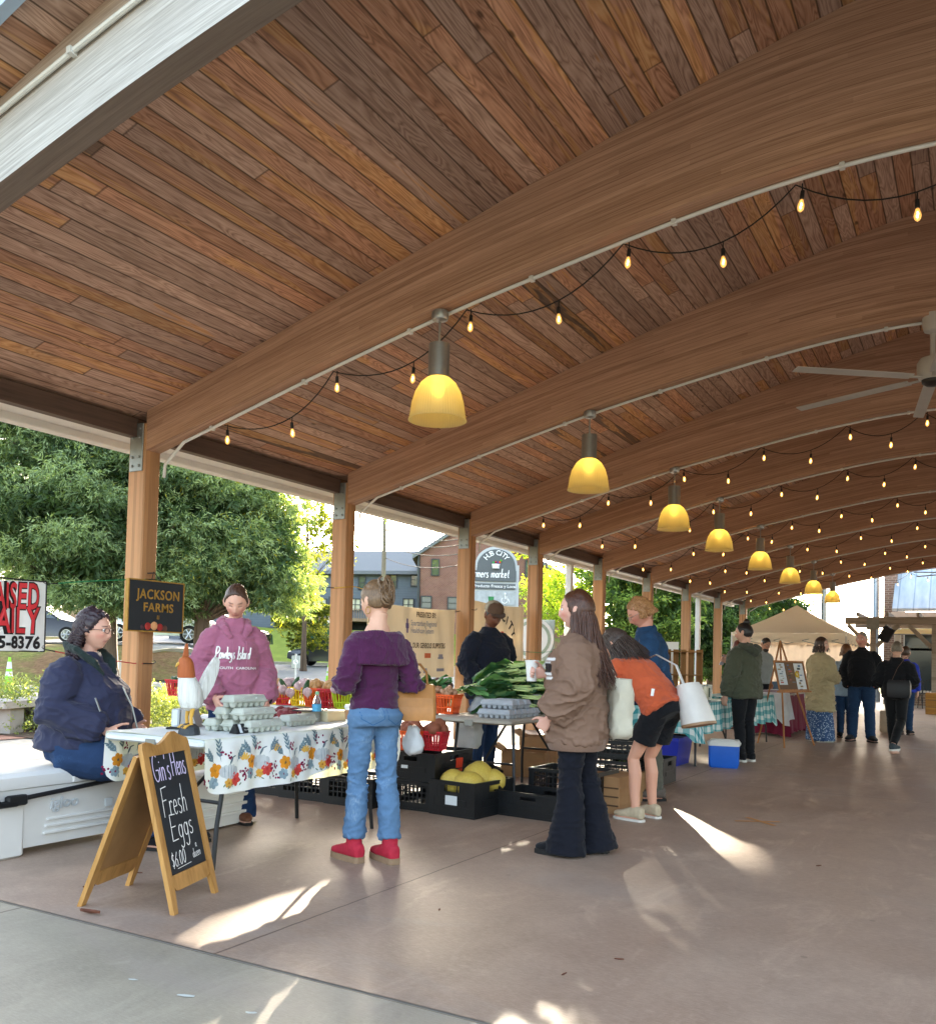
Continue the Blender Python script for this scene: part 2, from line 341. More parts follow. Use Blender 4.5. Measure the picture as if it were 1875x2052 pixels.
def earth():
    g = G('grassy_bank'); v = g.coord('Object'); a = g.noise(v, .5, 6, .7, .8); b = g.noise(v, 6, 5, .75); c = g.noise(v, 45, 3, .7)
    gr = g.ramp(b, [(.3, hx('3f4a22')), (.5, hx('667034')), (.7, hx('8f9550'))]); so_ = g.ramp(b, [(.3, hx('5b4433')), (.6, hx('83674f')), (.8, hx('a08565'))])
    col = g.mix(g.mr(a, .42, .6, 0, 1), so_, gr); col = g.mix(g.mr(c, .5, .75, 0, .4), col, hx('b39a63'))
    g.p(Base_Color=col, Roughness=.95, Specular_IOR_Level=.1); g.bump(c, .8, .03); return g.m
m_bank = earth()
def lawn(name, a, b):
    g = G(name); v = g.coord('Object'); n = g.noise(v, 1.2, 6, .7); n2 = g.noise(v, 60, 3, .7)
    col = g.mix(g.mr(n2, .4, .7, 0, .5), g.ramp(n, [(.3, hx(a)), (.7, hx(b))]), sc3(hx(b), 1.4)); g.p(Base_Color=col, Roughness=.95, Specular_IOR_Level=.1); g.bump(n2, .7, .03); return g.m
m_lawn = lawn('lawn_grass', '5a6b2a', '7f8c3c')
def paver():
    g = G('brick_pavers'); v = g.coord('Object'); br = g.n('TexBrick', {'Vector': v, 'Color1': hx('8a5644'), 'Color2': hx('a3705a'), 'Mortar': hx('8d7c70'), 'Scale': 5.0, 'Mortar Size': .012})
    n = g.noise(v, 2, 5); g.p(Base_Color=g.mix(g.mr(n, .3, .7, 0, .4), br.outputs[0], hx('b28a73')), Roughness=.85); g.bump(br.outputs[1], -.4, .004); return g.m
m_paver = paver()

# ---------------- terrain: one sheet out to the horizon
def sstep(a, b, x): t = np.clip((x-a)/(b-a), 0, 1); return t*t*(3-2*t)
def terr(x, y):
    """height of the land outside: level plaza and street, a bank up to the car park, lawns rising behind"""
    x = np.asarray(x, float); y = np.asarray(y, float)
    d = -.493*x+.870*y; l = .870*x+.493*y; k = l/np.maximum(d, 1)            # distance out from the pavilion, and sideways
    bank = 1.35*sstep(27.5, 34, d-.15*np.abs(l+14))*sstep(-.22, -.32, k)
    rise = .55*sstep(34, 47, d)*sstep(-.45, -.2, -np.abs(k+.12)) + 2.3*sstep(49, 62, d) + .8*sstep(62, 80, d)
    z = np.maximum(bank, 0)+rise*np.where(k > .45, .0, 1)*sstep(.5, .2, k)
    return z-.02
gx = np.concatenate([np.linspace(-900, -110, 12), np.linspace(-100, -9, 150), np.linspace(-8, 30, 22), np.linspace(40, 900, 12)])
gy = np.concatenate([np.linspace(-900, -30, 10), np.linspace(-25, 100, 170), np.linspace(110, 900, 12)])
GX, GY = np.meshgrid(gx, gy); GZ = terr(GX, GY)
vv = np.stack([GX, GY, GZ], -1).reshape(-1, 3); nx_, ny_ = len(gx), len(gy)
ii = (np.arange(ny_-1)[:, None]*nx_+np.arange(nx_-1)[None]).ravel(); qq = np.stack([ii, ii+1, ii+1+nx_, ii+nx_], -1)
struct(link('ground', npmesh('ground', vv, qq), m_bank, None, 60))
def ground_sheet(name, poly, m, dz, n=24):
    """a patch of paving laid over the land, poly = four corners"""
    a, b, c, d = [np.array(p, float) for p in poly]; grid = []
    for i in range(n+1):
        r = []
        for j in range(n+1):
            s, t = i/n, j/n; p = (a*(1-s)+b*s)*(1-t)+(d*(1-s)+c*s)*t; r.append((p[0], p[1], float(terr(p[0], p[1]))+dz))
        grid.append(r)
    return struct(MB().sheet(grid).build(name, m, None, 60))
def flat(name, x0, x1, y0, y1, z, m): return struct(MB().sheet([[(x0, y0, z), (x1, y0, z)], [(x0, y1, z), (x1, y1, z)]]).build(name, m, None, 0))
def cam2w(l, d): return (.870*l-.493*d, .493*l+.870*d)                     # sideways / outward distances to world x, y
flat('plaza', -11.5, 60, 2.716, 46, .0, m_plaza)  # unseen right side widened to bounce sunlight under the roof
flat('floor', -7.35, 6.4, 2.722, 31.5, .006, m_slab)
flat('pavement', -14, 60, -40, 2.704, .004, m_apron)  # carried far out of view to bounce more light into the pavilion
flat('footpath', -17.5, -11.0, -4, 8.5, .012, m_paver)
ground_sheet('street', [cam2w(-40, 14.5), cam2w(-7.5, 20.5), cam2w(-7.5, 27.0), cam2w(-40, 20.5)], m_asph, .02)
ground_sheet('road', [cam2w(-9.5, 27), cam2w(4, 26), cam2w(6, 48.6), cam2w(-17, 48.6)], m_asph, .05)
ground_sheet('grass', [cam2w(-20, 49.5), cam2w(3, 49.5), cam2w(3, 63), cam2w(-20, 63)], m_lawn, .06)
ground_sheet('lawn', [cam2w(-40, 21.2), cam2w(-9.0, 25.6), cam2w(-9.4, 26.6), cam2w(-40, 26.6)], m_lawn, .05)
ground_sheet('parking', [cam2w(-40, 35.2), cam2w(-10.6, 35.2), cam2w(-12.5, 50), cam2w(-40, 50)], asphalt('car_park', '77756f'), .04)
m_kerb = M('kerb_stone', 'b9b3a8', .85, .12, 4, .3, 80)
def strip(name, pts, w_, h, m):
    mb = MB(); rings = []
    for i, p in enumerate(pts):
        q = V((pts[min(i+1, len(pts)-1)][0]-pts[max(i-1, 0)][0], pts[min(i+1, len(pts)-1)][1]-pts[max(i-1, 0)][1], 0)).normalized(); nn = V((-q.y, q.x, 0))*w_/2; z = float(terr(*p))
        c = V((p[0], p[1], z)); rings.append([c-nn+V((0, 0, -.1)), c+nn+V((0, 0, -.1)), c+nn+V((0, 0, h)), c-nn+V((0, 0, h))])
    return struct(mb.loft(rings).build(name, m, None, 30))
strip('kerb', [cam2w(-40+i*2.6, 20.7+i*.395) for i in range(13)], .22, .16, m_kerb)
strip('kerb', [cam2w(-20+i, 49.3) for i in range(22)], .22, .2, m_kerb)
strip('kerb', [cam2w(-8.6+3.4*COS(a)*.95, 31+2.6*SIN(a)) for a in [R(k*15) for k in range(25)]], .25, .17, m_kerb)
strip('sidewalk', [cam2w(-40+i*2.4, 26.95) for i in range(13)], .8, .05, M('sidewalk_concrete', 'c6b596', .9, .1, 3, .2))
ground_sheet('planting_island', [cam2w(-11.3, 29.4), cam2w(-6, 29.4), cam2w(-6, 32.6), cam2w(-11.3, 32.6)], m_bank, .12, 6)

# ---------------- the pavilion
m_post = wood('fir_post', 'b8895f', '8f6543', 2, 16, 26, .55)
def beam_mat():
    """glulam: thin laminations along the sweep (uv: along, up from the lower edge)"""
    g = G('glulam_beam'); tc = g.n('TexCoord'); sx = g.n('SeparateXYZ', {0: tc.outputs['UV']}); u, v = sx.outputs[0], sx.outputs[1]
    lamk = g.math('FLOOR', g.math('DIVIDE', v, .035)); seg = g.math('FLOOR', g.math('ADD', g.math('MULTIPLY', u, .35), g.math('MULTIPLY', g.n('TexWhiteNoise', {'W': lamk}, noise_dimensions='1D').outputs[0], 9)))
    cmb = g.n('CombineXYZ', {0: lamk, 1: seg, 2: g.n('ObjectInfo').outputs['Random']}); wn1 = g.n('TexWhiteNoise', {'Vector': cmb.outputs[0]}, noise_dimensions='3D').outputs[0]
    gv = g.n('CombineXYZ', {0: g.math('MULTIPLY', u, .55), 1: g.math('MULTIPLY', v, 26), 2: g.math('MULTIPLY', lamk, 3.1)}).outputs[0]
    n1 = g.noise(gv, 3.0, 6, .65, .5); n2 = g.noise(gv, 11, 3, .6); n3 = g.noise(g.coord('Object'), .9, 4, .6)
    f = g.math('ADD', g.math('ADD', g.math('MULTIPLY', n1, .56), g.math('MULTIPLY', n2, .26)), g.math('ADD', .04, g.math('MULTIPLY', wn1, .13)))
    col = g.ramp(f, [(.28, hx('6b4d3b')), (.46, hx('a27d63')), (.6, hx('bd977c')), (.76, hx('d3b196'))])
    col = g.mix(g.mr(n3, .35, .7, 0, .35), col, hx('a5836c')); fl_ = g.math('FRACT', g.math('DIVIDE', v, .035)); gl_ = g.mr(g.math('MULTIPLY', g.math('LESS_THAN', fl_, .10), g.mr(g.noise(g.n('CombineXYZ', {0: g.math('MULTIPLY', u, .5), 1: lamk, 2: 0}).outputs[0], 2.0, 3), .35, .6, .15, 1)), 0, 1, 0, .5); col = g.mix(gl_, col, hx('4f3626'))
    g.p(Base_Color=col, Roughness=.62, Specular_IOR_Level=.3); g.bump(f, .18, .004); return g.m
def beam_weather():
    g = G('weathered_glulam'); tc = g.n('TexCoord'); sx = g.n('SeparateXYZ', {0: tc.outputs['UV']}); u, v = sx.outputs[0], sx.outputs[1]
    gv = g.n('CombineXYZ', {0: g.math('MULTIPLY', u, .5), 1: g.math('MULTIPLY', v, 22), 2: 0}).outputs[0]
    n1 = g.noise(gv, 2.6, 6, .66, .6); n2 = g.noise(gv, 9, 3, .6); f = g.math('ADD', g.math('MULTIPLY', n1, .65), g.math('MULTIPLY', n2, .35))
    col = g.ramp(f, [(.3, hx('85827d')), (.5, hx('b0aea9')), (.7, hx('d3d3cf'))]); k = g.mr(v, .28, .62, 0, 1); col = g.mix(k, col, g.ramp(f, [(.3, hx('7a5534')), (.7, hx('b08a5f'))]))
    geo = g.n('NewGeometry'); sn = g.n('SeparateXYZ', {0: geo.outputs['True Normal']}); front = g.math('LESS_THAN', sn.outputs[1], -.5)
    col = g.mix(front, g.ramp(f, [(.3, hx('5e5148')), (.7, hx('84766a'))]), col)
    g.p(Base_Color=col, Roughness=.7); g.bump(f, .3, .005); return g.m
m_beam, m_beamw = beam_mat(), beam_weather()
def deck_mat():
    """tongue-and-groove boards: every board its own colour, with grain, knots, end joints and dark grooves (uv: across, along)"""
    g = G('roof_boards'); tc = g.n('TexCoord'); sx = g.n('SeparateXYZ', {0: tc.outputs['UV']}); u, v = sx.outputs[0], sx.outputs[1]
    bu = g.math('DIVIDE', u, .126); row = g.math('FLOOR', bu); fu = g.math('FRACT', bu)
    rr_ = g.n('TexWhiteNoise', {'W': row}, noise_dimensions='1D').outputs[0]; bv = g.math('ADD', g.math('DIVIDE', v, 3.7), g.math('MULTIPLY', rr_, 17)); bd = g.math('FLOOR', bv); fv = g.math('FRACT', bv)
    cv = g.n('CombineXYZ', {0: row, 1: bd, 2: 0}).outputs[0]; wn_ = g.n('TexWhiteNoise', {'Vector': cv}, noise_dimensions='3D'); r1 = wn_.outputs[0]; sc_ = g.n('SeparateColor', {0: wn_.outputs[1]}); r2, r3 = sc_.outputs[0], sc_.outputs[2]
    gv = g.n('CombineXYZ', {0: g.math('MULTIPLY', u, 22), 1: g.math('MULTIPLY', v, .9), 2: g.math('MULTIPLY', r1, 40)}).outputs[0]
    n1 = g.noise(gv, 1.5, 5, .62, 1.6); n2 = g.noise(gv, 7, 3, .6, .4)
    cat = g.n('CombineXYZ', {0: g.math('MULTIPLY', u, 9), 1: g.math('MULTIPLY', v, .8), 2: g.math('MULTIPLY', r2, 30)}).outputs[0]
    rings = g.math('FRACT', g.math('MULTIPLY', g.noise(cat, 1.2, 2, .45, .6), 13)); rings = g.math('ABSOLUTE', g.math('SUBTRACT', rings, .5))
    f = g.math('ADD', g.math('ADD', g.math('MULTIPLY', n1, .40), g.math('MULTIPLY', n2, .15)), g.math('ADD', .09, g.math('MULTIPLY', rings, .55)))
    grey = g.ramp(f, [(.3, hx('87695a')), (.5, hx('b0917f')), (.75, hx('c9ac9a'))]); brown = g.ramp(f, [(.3, hx('876049')), (.5, hx('b6876b')), (.75, hx('cfa488'))])
    gold = g.ramp(f, [(.3, hx('9d6c44')), (.5, hx('c19060')), (.72, hx('d3aa7c'))]); dark = g.ramp(f, [(.3, hx('5f4a3e')), (.7, hx('806858'))])
    col = g.mix(g.math('GREATER_THAN', r1, .5), grey, brown); col = g.mix(g.math('GREATER_THAN', r1, .94), col, dark)
    heart = g.mr(g.math('ADD', g.noise(g.n('CombineXYZ', {0: g.math('MULTIPLY', u, 7), 1: g.math('MULTIPLY', v, .55), 2: g.math('MULTIPLY', r3, 50)}).outputs[0], 1.3, 3, .5, .8), g.math('MULTIPLY', r2, .30)), .765, .795, 0, 1)
    col = g.mix(g.math('MULTIPLY', heart, .85), col, gold)
    col = g.mix(1.0, col, g.ramp(r3, [(0, (.72, .72, .72)), (1, (1.22, 1.2, 1.16))]), 'MULTIPLY')
    blot = g.noise(g.coord('Object'), 1.7, 5, .65); col = g.mix(g.mr(blot, .5, .75, 0, .35), col, hx('8a7261'))
    vo = g.n('TexVoronoi', {'Vector': g.n('CombineXYZ', {0: g.math('MULTIPLY', u, 1.0), 1: g.math('MULTIPLY', v, .42), 2: 0}).outputs[0], 'Scale': 4.2}); knot = g.mr(vo.outputs[0], .035, .085, 1, 0)
    col = g.mix(g.math('MULTIPLY', knot, .75), col, hx('3c2415'))
    e = g.math('MINIMUM', fu, g.math('SUBTRACT', 1, fu)); ev = g.math('MULTIPLY', g.math('MINIMUM', fv, g.math('SUBTRACT', 1, fv)), 19)
    gr = g.mr(e, .015, .065, 1, 0); ge = g.mr(ev, .012, .05, 1, 0); col = g.mix(g.math('MULTIPLY', gr, .85), col, hx('46301f')); col = g.mix(g.math('MULTIPLY', ge, .6), col, hx('46301f'))
    g.p(Base_Color=col, Roughness=.66, Specular_IOR_Level=.28)
    g.bump(g.math('SUBTRACT', g.math('MULTIPLY', f, .25), g.math('ADD', gr, ge)), .5, .006); return g.m
m_deck = deck_mat()
m_galv = M('galvanised_steel', '8b8d88', .45, .12, 9, .1, 60, metal=.7); m_cond = M('conduit_steel', 'd2d3ce', .4, .06, 9, .05, metal=.15)
m_white = M('white_metal', 'd8d6cf', .5, .05, 5, .05); m_dbrown = wood('dark_edge_beam', '5d4a40', '43342c', 1, 12)
pav = thing('market_pavilion', 'long open timber market pavilion with boarded roof on curved laminated beams', 'pavilion', (0, 0, 0))
def uvmesh(name, rings, uvs):
    """open loft of rings (lists of points) carrying uv = (along, across)"""
    n = len(rings[0]); vs = [tuple(p) for r in rings for p in r]; fs = [(i*n+j, i*n+j+1, (i+1)*n+j+1, (i+1)*n+j) for i in range(len(rings)-1) for j in range(n-1)]
    me = bpy.data.meshes.new(name); me.from_pydata(vs, [], fs); L = me.uv_layers.new(name='UVMap'); fl = [uv for r in uvs for uv in r]
    for lp in me.loops: L.data[lp.index].uv = fl[lp.vertex_index]
    me.update(); return me
xs = [XC-SPAN+.1+i*(2*SPAN-.2)/72 for i in range(73)]
for k, y in enumerate(BY):
    rings, uvs, u, px, th = [], [], 0, None, .16 if k else .14
    for x in xs:
        zl, zt = low(x), top(x); u += 0 if px is None else math.hypot(x-px[0], zl-px[1]); px = (x, zl); h = th/2; d = zt-zl
        ring = [(x, y-h, zt), (x, y-h, zl), (x, y+h, zl), (x, y+h, zt)]
        rings.append([ring[0], ring[1], ring[1], ring[2], ring[2], ring[3]]); uvs.append([(u, d), (u, 0), (u, -.001), (u, -th), (u, 0.002), (u, d)])
    b = link('beam', uvmesh('beam', rings, uvs), m_beamw if k == 0 else m_beam, pav, 30)
    if k == 0: b['label'] = 'grey weathered beam at the open front end'
    # conduit under the far lower edge (the front beam has its run on the outer face)
    cx = xs[:-1]
    if k: pts = [(XC-SPAN+.16, y+h+.01, low(xs[0])-.22), (XC-SPAN+.17, y+h+.01, low(xs[0])-.1)]+[(x, y+.05, low(x)-.018) for x in cx[2:]]
    else: pts = [(x, y-h-.02, low(x)+.36) for x in cx]
    cm = MB().tube(pts, .0145, 8)
    for q in range(4, len(pts), 6): cm.box(pts[q], (.03, .045, .034))
    cm.build('conduit', m_cond, b)
    for s in (-1, 1):
        xp = XC+s*SPAN; mb = MB().bbox((xp, y, 1.64), (.22, .18, 3.30), .012); po = mb.build('post', m_post, pav, 30)
        pl = MB()
        pl.bbox((xp, y-.096, 3.07), (.17, .012, .44), .004)
        for dz in (-.17, -.09, .09, .17):
            for dx in (-.045, .045): pl.lathe([(.013, 0), (.013, .008), (.006, .014)], (xp+dx, y-.102, 3.07+dz), 8, axis=(0, -1, 0))
        pl.build('bracket_plate', m_galv, po)
# roof boards: straight slopes with a soft ridge
rings, uvs, u, px = [], [], 0, None
dx = [XC-SPAN-.42+i*(2*SPAN+.84)/80 for i in range(81)]
for x in dx:
    z = top(x)+.002; u += 0 if px is None else math.hypot(x-px[0], z-px[1]); px = (x, z)
    rings.append([(x, 2.5, z), (x, 16, z), (x, 30.5, z)]); uvs.append([(u, 2.5), (u, 16), (u, 30.5)])
link('roof_boards', uvmesh('roof_boards', rings, uvs), m_deck, pav, 30)
mb = MB()
for x in dx[:1]+dx[-1:]: pass
rr2 = [[(x, 2.44, top(x)+.035), (x, 30.56, top(x)+.035), (x, 30.56, top(x)+.11), (x, 2.44, top(x)+.11)] for x in dx]
MB().loft(rr2).build('roof_sheet', M('roof_metal', '8fa3ad', .4, .05, 3, .03, metal=.6), pav, 20)
MB().loft([[(x, 2.43, top(x)-.03), (x, 2.49, top(x)-.03), (x, 2.49, top(x)+.14), (x, 2.43, top(x)+.14)] for x in dx]).build('gable_trim', M('gable_trim_metal', 'a9bccb', .35, .04, 4, .02, metal=.5), pav, 20)
for s in (-1, 1):
    x = XC+s*(SPAN+.04)
    for a, bb in zip(BY[:-1], BY[1:]): MB().box((x, (a+bb)/2, 3.25), (.09, bb-a-.185, .17)).build('edge_beam', m_dbrown, pav, 0)
    MB().bbox((XC+s*(SPAN+.47), 16.5, 3.195), (.13, 28.1, .13), .012).build('gutter', m_white, pav, 30)
    MB().box((XC+s*(SPAN+.26), 16.5, 3.205), (.30, 28.0, .012)).build('soffit', m_white, pav, 0)
for y in (16.72, 26.3):
    MB().bbox((XC-SPAN-.46, y, 1.6), (.13, .13, 3.2), .01).build('downspout', m_white, pav)
# concrete footing collar on each post reads as a darker base shoe
m_yellow = M('lamp_glass_amber', 'f2cf5e', .35, .05)
def shade_mat():
    g = G('ribbed_amber_glass'); tc = g.n('TexCoord'); sx = g.n('SeparateXYZ', {0: tc.outputs['Object']}); an = g.math('ARCTAN2', sx.outputs[1], sx.outputs[0])
    rib = g.math('SINE', g.math('MULTIPLY', an, 64)); g.p(Base_Color=hx('f4e6b4'), Roughness=.3, Transmission_Weight=.25)
    g.bump(rib, .4, .004); tr = g.n('BsdfTranslucent', {0: hx('f9edc0')}); mx = g.n('MixShader', {0: .62, 1: g.b.outputs[0], 2: tr.outputs[0]}); tp = g.n('BsdfTransparent', {0: hx('f6e7a8')}); mx2 = g.n('MixShader', {0: .22, 1: mx.outputs[0], 2: tp.outputs[0]}); g.t.links.new(mx2.outputs[0], g.o.inputs[0]); return g.m
m_shade = shade_mat(); m_lampbulb = emis('lamp_glow', 'ffe598', 2.0); m_lampmetal = M('brushed_lamp_housing', '9a9a94', .38, .06, 20, .05, metal=.75)
lamp0 = None; ordn = ['first', 'second', 'third', 'fourth', 'fifth', 'sixth', 'seventh', 'eighth', 'last']
for k in range(1, 9):
    y = BY[k]; x = -3.53; lab = f'yellow ribbed glass pendant lamp hanging under the {ordn[k-1]} brown beam behind the weathered front one'
    zb = low(x)-.03; loc = (x, y, zb)
    if lamp0 is None:
        t = lamp0 = thing('pendant_lamp', lab, 'pendant lamp', loc, 0, 'pendant lamps under the beams')
        MB().lathe([(.062, .03), (.066, -.015), (.058, -.035), (.03, -.045), (.012, -.05)], n=24).build('canopy', m_lampmetal, t)
        MB().tube([(0, 0, -.03), (0, 0, -.23)], .009, 8).build('rod', m_lampmetal, t)
        MB().lathe([(.03, -.215), (.078, -.22), (.08, -.235), (.08, -.46), (.083, -.475), (.07, -.478)], n=28).build('housing', m_lampmetal, t)
        prof = [(.075, -.475), (.095, -.485), (.135, -.52), (.172, -.585), (.196, -.665), (.208, -.75), (.216, -.792), (.221, -.80)]
        MB().lathe(prof+[(r-.006, z) for r, z in reversed(prof)], n=56, cap=False).build('shade', m_shade, t, 50)
        MB().lathe([(.02, -.47), (.045, -.50), (.055, -.55), (.045, -.60), (.015, -.63)], n=16).build('bulb', m_lampbulb, t)
    else: dup(lamp0, loc, 0, lab)
# ---------------- string lights
m_cable = M('black_cable', '16130f', .6, .1, 9, 0); m_sock = M('bulb_socket', '14120f', .5, .1, 9, .05)
m_glow = emis('filament_glow', 'ffb458', 3.4, hx('ffe0a8'))
g = G('bulb_glass'); g.p(Base_Color=hx('fff0cf'), Roughness=.08, Transmission_Weight=.0); tp = g.n('BsdfTransparent', {0: hx('fff2d8')}); gl = g.n('BsdfGlossy', {1: .05}); mx = g.n('MixShader', {0: .12, 1: tp.outputs[0], 2: gl.outputs[0]})
em = g.n('Emission', {0: hx('ffb860'), 1: .08}); ad = g.n('AddShader', {0: mx.outputs[0], 1: em.outputs[0]}); g.t.links.new(ad.outputs[0], g.o.inputs[0]); m_glass = g.m
_bm = {}
def bulb(parent, p):
    if not _bm:
        _bm['s'] = MB().lathe([(.006, .03), (.017, .028), (.019, -.03), (.016, -.045)], n=10).mesh('socket'); _bm['s'].materials.append(m_sock)
        _bm['g'] = MB().lathe([(.013, -.045), (.017, -.06), (.026, -.085), (.029, -.105), (.024, -.13), (.010, -.146), (.003, -.149)], n=14).mesh('glass'); _bm['g'].materials.append(m_glass); _bm['g'].shade_smooth()
        _bm['f'] = MB().tube([(0, 0, -.07), (.004, 0, -.09), (-.004, 0, -.105), (0, 0, -.122)], [.006, .009, .009, .005], 8).mesh('filament'); _bm['f'].materials.append(m_glow)
    o = bpy.data.objects.new('light_bulb', _bm['g']); COL.objects.link(o); o.parent = parent; o.location = p; o.scale = (.74,)*3; o.rotation_euler = (random.uniform(-.12, .12), random.uniform(-.12, .12), 0)
    for k_, n_ in (('s', 'socket'), ('f', 'filament')): c = bpy.data.objects.new(n_, _bm[k_]); COL.objects.link(c); c.parent = o
lit_desc = {1: 'first brown beam', 3: 'third brown beam', 4: 'fourth brown beam', 5: 'fifth brown beam', 6: 'sixth brown beam', 7: 'seventh brown beam', 8: 'eighth brown beam near the tent', 9: 'last beam at the far end'}
lit_desc[1] = 'first brown beam above the egg stall'
for k in (1, 3, 4, 5, 6, 7, 8, 9):
    y = BY[k]+.16; t = thing('string_lights', f'black string of warm round bulbs swagged along the {lit_desc[k]}', 'string lights', (0, 0, 0), 0, 'string lights along the beams')
    rnd = random.Random(k*5); cpts = []; bulbs = []; x = -5.78 + (0 if k == 1 else rnd.uniform(-.3, .3)); sag = .30
    hooks = []
    while x < 1.6: hooks.append((x, y+rnd.uniform(-.02, .02)-.09, low(x)-.03)); x += (1.12 if k == 1 else .92)+rnd.uniform(-.14, .14)
    for i in range(len(hooks)-1):
        a, b = V(hooks[i]), V(hooks[i+1]); L = [];
        for q in range(13):
            s = q/12; p = a.lerp(b, s); p.z -= .15*4*s*(1-s)*1.15; p.y += .09*4*s*(1-s); L.append(p)
        cpts += L[:-1]; bulbs += [a+V((.04, 0, -.0)), L[7]]
    cpts.append(V(hooks[-1]))
    MB().tube(cpts, .005, 6).build('cable', m_cable, t)
    for p in bulbs:
        d = MB().tube([p, p+V((0, 0, -.05))], .0045, 6); bulb(t, p+V((0, 0, -.068)))
        d.build('drop_lead', m_cable, t)
# ---------------- ceiling fans
m_fan = M('fan_white_enamel', 'b5b0a8', .45, .05, 5, .03)
fan0 = None
def fan(x, y, rz, lab):
    global fan0
    loc = (x, y, low(x))
    if fan0 is not None: return dup(fan0, loc, rz, lab)
    t = fan0 = thing('ceiling_fan', lab, 'ceiling fan', loc, rz, 'ceiling fans under the ridge')
    MB().lathe([(.03, -.14), (.07, -.12), (.085, -.06), (.085, .03)], n=24).build('canopy', m_fan, t)
    MB().tube([(0, 0, -.1), (0, 0, -.36)], .022, 12).build('downrod', m_fan, t)
    MB().lathe([(.03, -.34), (.1, -.36), (.125, -.40), (.125, -.50), (.11, -.535), (.09, -.55)], n=32).build('motor', m_fan, t)
    MB().lathe([(.09, -.545), (.085, -.575), (.05, -.6), (.01, -.605)], n=24).build('motor_cap', M('fan_dark', '2c2622', .5), t)
    for q in range(6):
        a = 2*PI*q/6; d = V((COS(a), SIN(a), 0)); n_ = V((-SIN(a), COS(a), 0)); tl = V((0, 0, .007))
        rg = [[c-n_*w_-tl*1, c+n_*w_+tl*1, c+n_*w_+tl+V((0, 0, .006)), c-n_*w_-tl+V((0, 0, .006))] for c, w_ in ((d*.2+V((0, 0, -.535)), .045), (d*.32+V((0, 0, -.535)), .05), (d*1.24+V((0, 0, -.55)), .048), (d*1.28+V((0, 0, -.55)), .045))]
        bl = MB().loft(rg).build('blade', m_fan, t, 20)
        MB().box(d*.16+V((0, 0, -.535)), (.14, .035, .012), rotmat(0, 0, a)).build('blade_arm', m_fan, bl)
fan(-.35, 8.70, R(158), 'white six bladed ceiling fan hanging from the second brown beam at the ridge')
fan(-.35, 26.8, R(30), 'small far white ceiling fan hanging from the eighth beam near the brick building')
# ================================================================== outdoors: trees
m_leaf = attr_mat('leaf', .55, .3, trans=.38)
m_bark = wood('bark', '6b5a4c', '3d3028', 2, 9, 0, .9)
# leaf gaps cut into the crown to shape sun patches on the floor: (x, y, half-length along the sun, half-width)
GAPS = [(-2.86, 3.2, .62, .17), (-2.55, 2.35, .5, .2), (-1.53, 2.98, .34, .22), (-1.90, 6.85, 1.05, .36), (-1.68, 5.55, .3, .09), (-2.45, 6.6, .25, .1), (-1.75, 4.1, .18, .09), (-1.62, 3.6, .14, .1), (-2.1, 5.0, .2, .05), (-2.45, 2.45, .9, .05), (-3.3, 2.0, .5, .15), (-2.1, 2.1, .8, .05)]
def in_gap(p):
    q = p[:, :2]-np.array([[sdir.x, sdir.y]])*(p[:, 2:3]/sdir.z); u = np.array([SIN(R(SUN_AZ)), COS(R(SUN_AZ))]); n_ = np.array([u[1], -u[0]]); k = np.zeros(len(p), bool)
    for x, y, a, b in GAPS:
        d = q-np.array([x, y]); k |= ((d@u/(a+.05))**2+(d@n_/(b+.05))**2) < 1
    return k
def leaves(pads, nspray, nleaf, ll, lw, dark, light, droop=.5, gaps=False, seed=1, spread=.16, yellow=0.0):
    r = np.random.default_rng(seed); P, D, Cc = [], [], []; dk, lt = np.array(hx(dark)[:3]), np.array(hx(light)[:3]); ye = np.array(hx('b0a93a')[:3])
    for (c, rad) in pads:
        n = int(nspray*(rad[0]*rad[1]*rad[2])**(1/1.6)) + 4
        d = r.normal(size=(n, 3)); d /= np.linalg.norm(d, axis=1)[:, None]; k = r.random(n)**(1/2.2)
        p = np.array(c)+d*k[:, None]*np.array(rad); out = d*np.array([1, 1, .45])+r.normal(size=(n, 3))*.45; out[:, 2] -= droop*.8; out /= np.linalg.norm(out, axis=1)[:, None]
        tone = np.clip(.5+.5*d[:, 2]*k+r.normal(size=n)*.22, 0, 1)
        for j in range(nleaf):
            q = out+r.normal(size=(n, 3))*.75; q[:, 2] -= droop*.3; q /= np.linalg.norm(q, axis=1)[:, None]
            P.append(p+out*(j/nleaf*spread*1.6)[..., None] if False else p+out*(j/nleaf)*spread+r.normal(size=(n, 3))*spread*.18); D.append(q)
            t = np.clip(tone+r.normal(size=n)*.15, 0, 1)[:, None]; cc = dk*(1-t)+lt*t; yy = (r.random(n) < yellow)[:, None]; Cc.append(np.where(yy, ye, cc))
    P, D, Cc = np.concatenate(P), np.concatenate(D), np.concatenate(Cc)
    if gaps: k = ~in_gap(P); P, D, Cc = P[k], D[k], Cc[k]
    n = len(P); s = np.cross(D, r.normal(size=(n, 3))); s /= np.linalg.norm(s, axis=1)[:, None]+1e-9; L = ll*(.7+.6*r.random(n))[:, None]
    vs = np.stack([P, P+D*L*.45+s*lw, P+D*L, P+D*L*.45-s*lw], 1).reshape(-1, 3); q = np.arange(4*n).reshape(-1, 4); return vs, q, np.repeat(Cc, 4, 0)
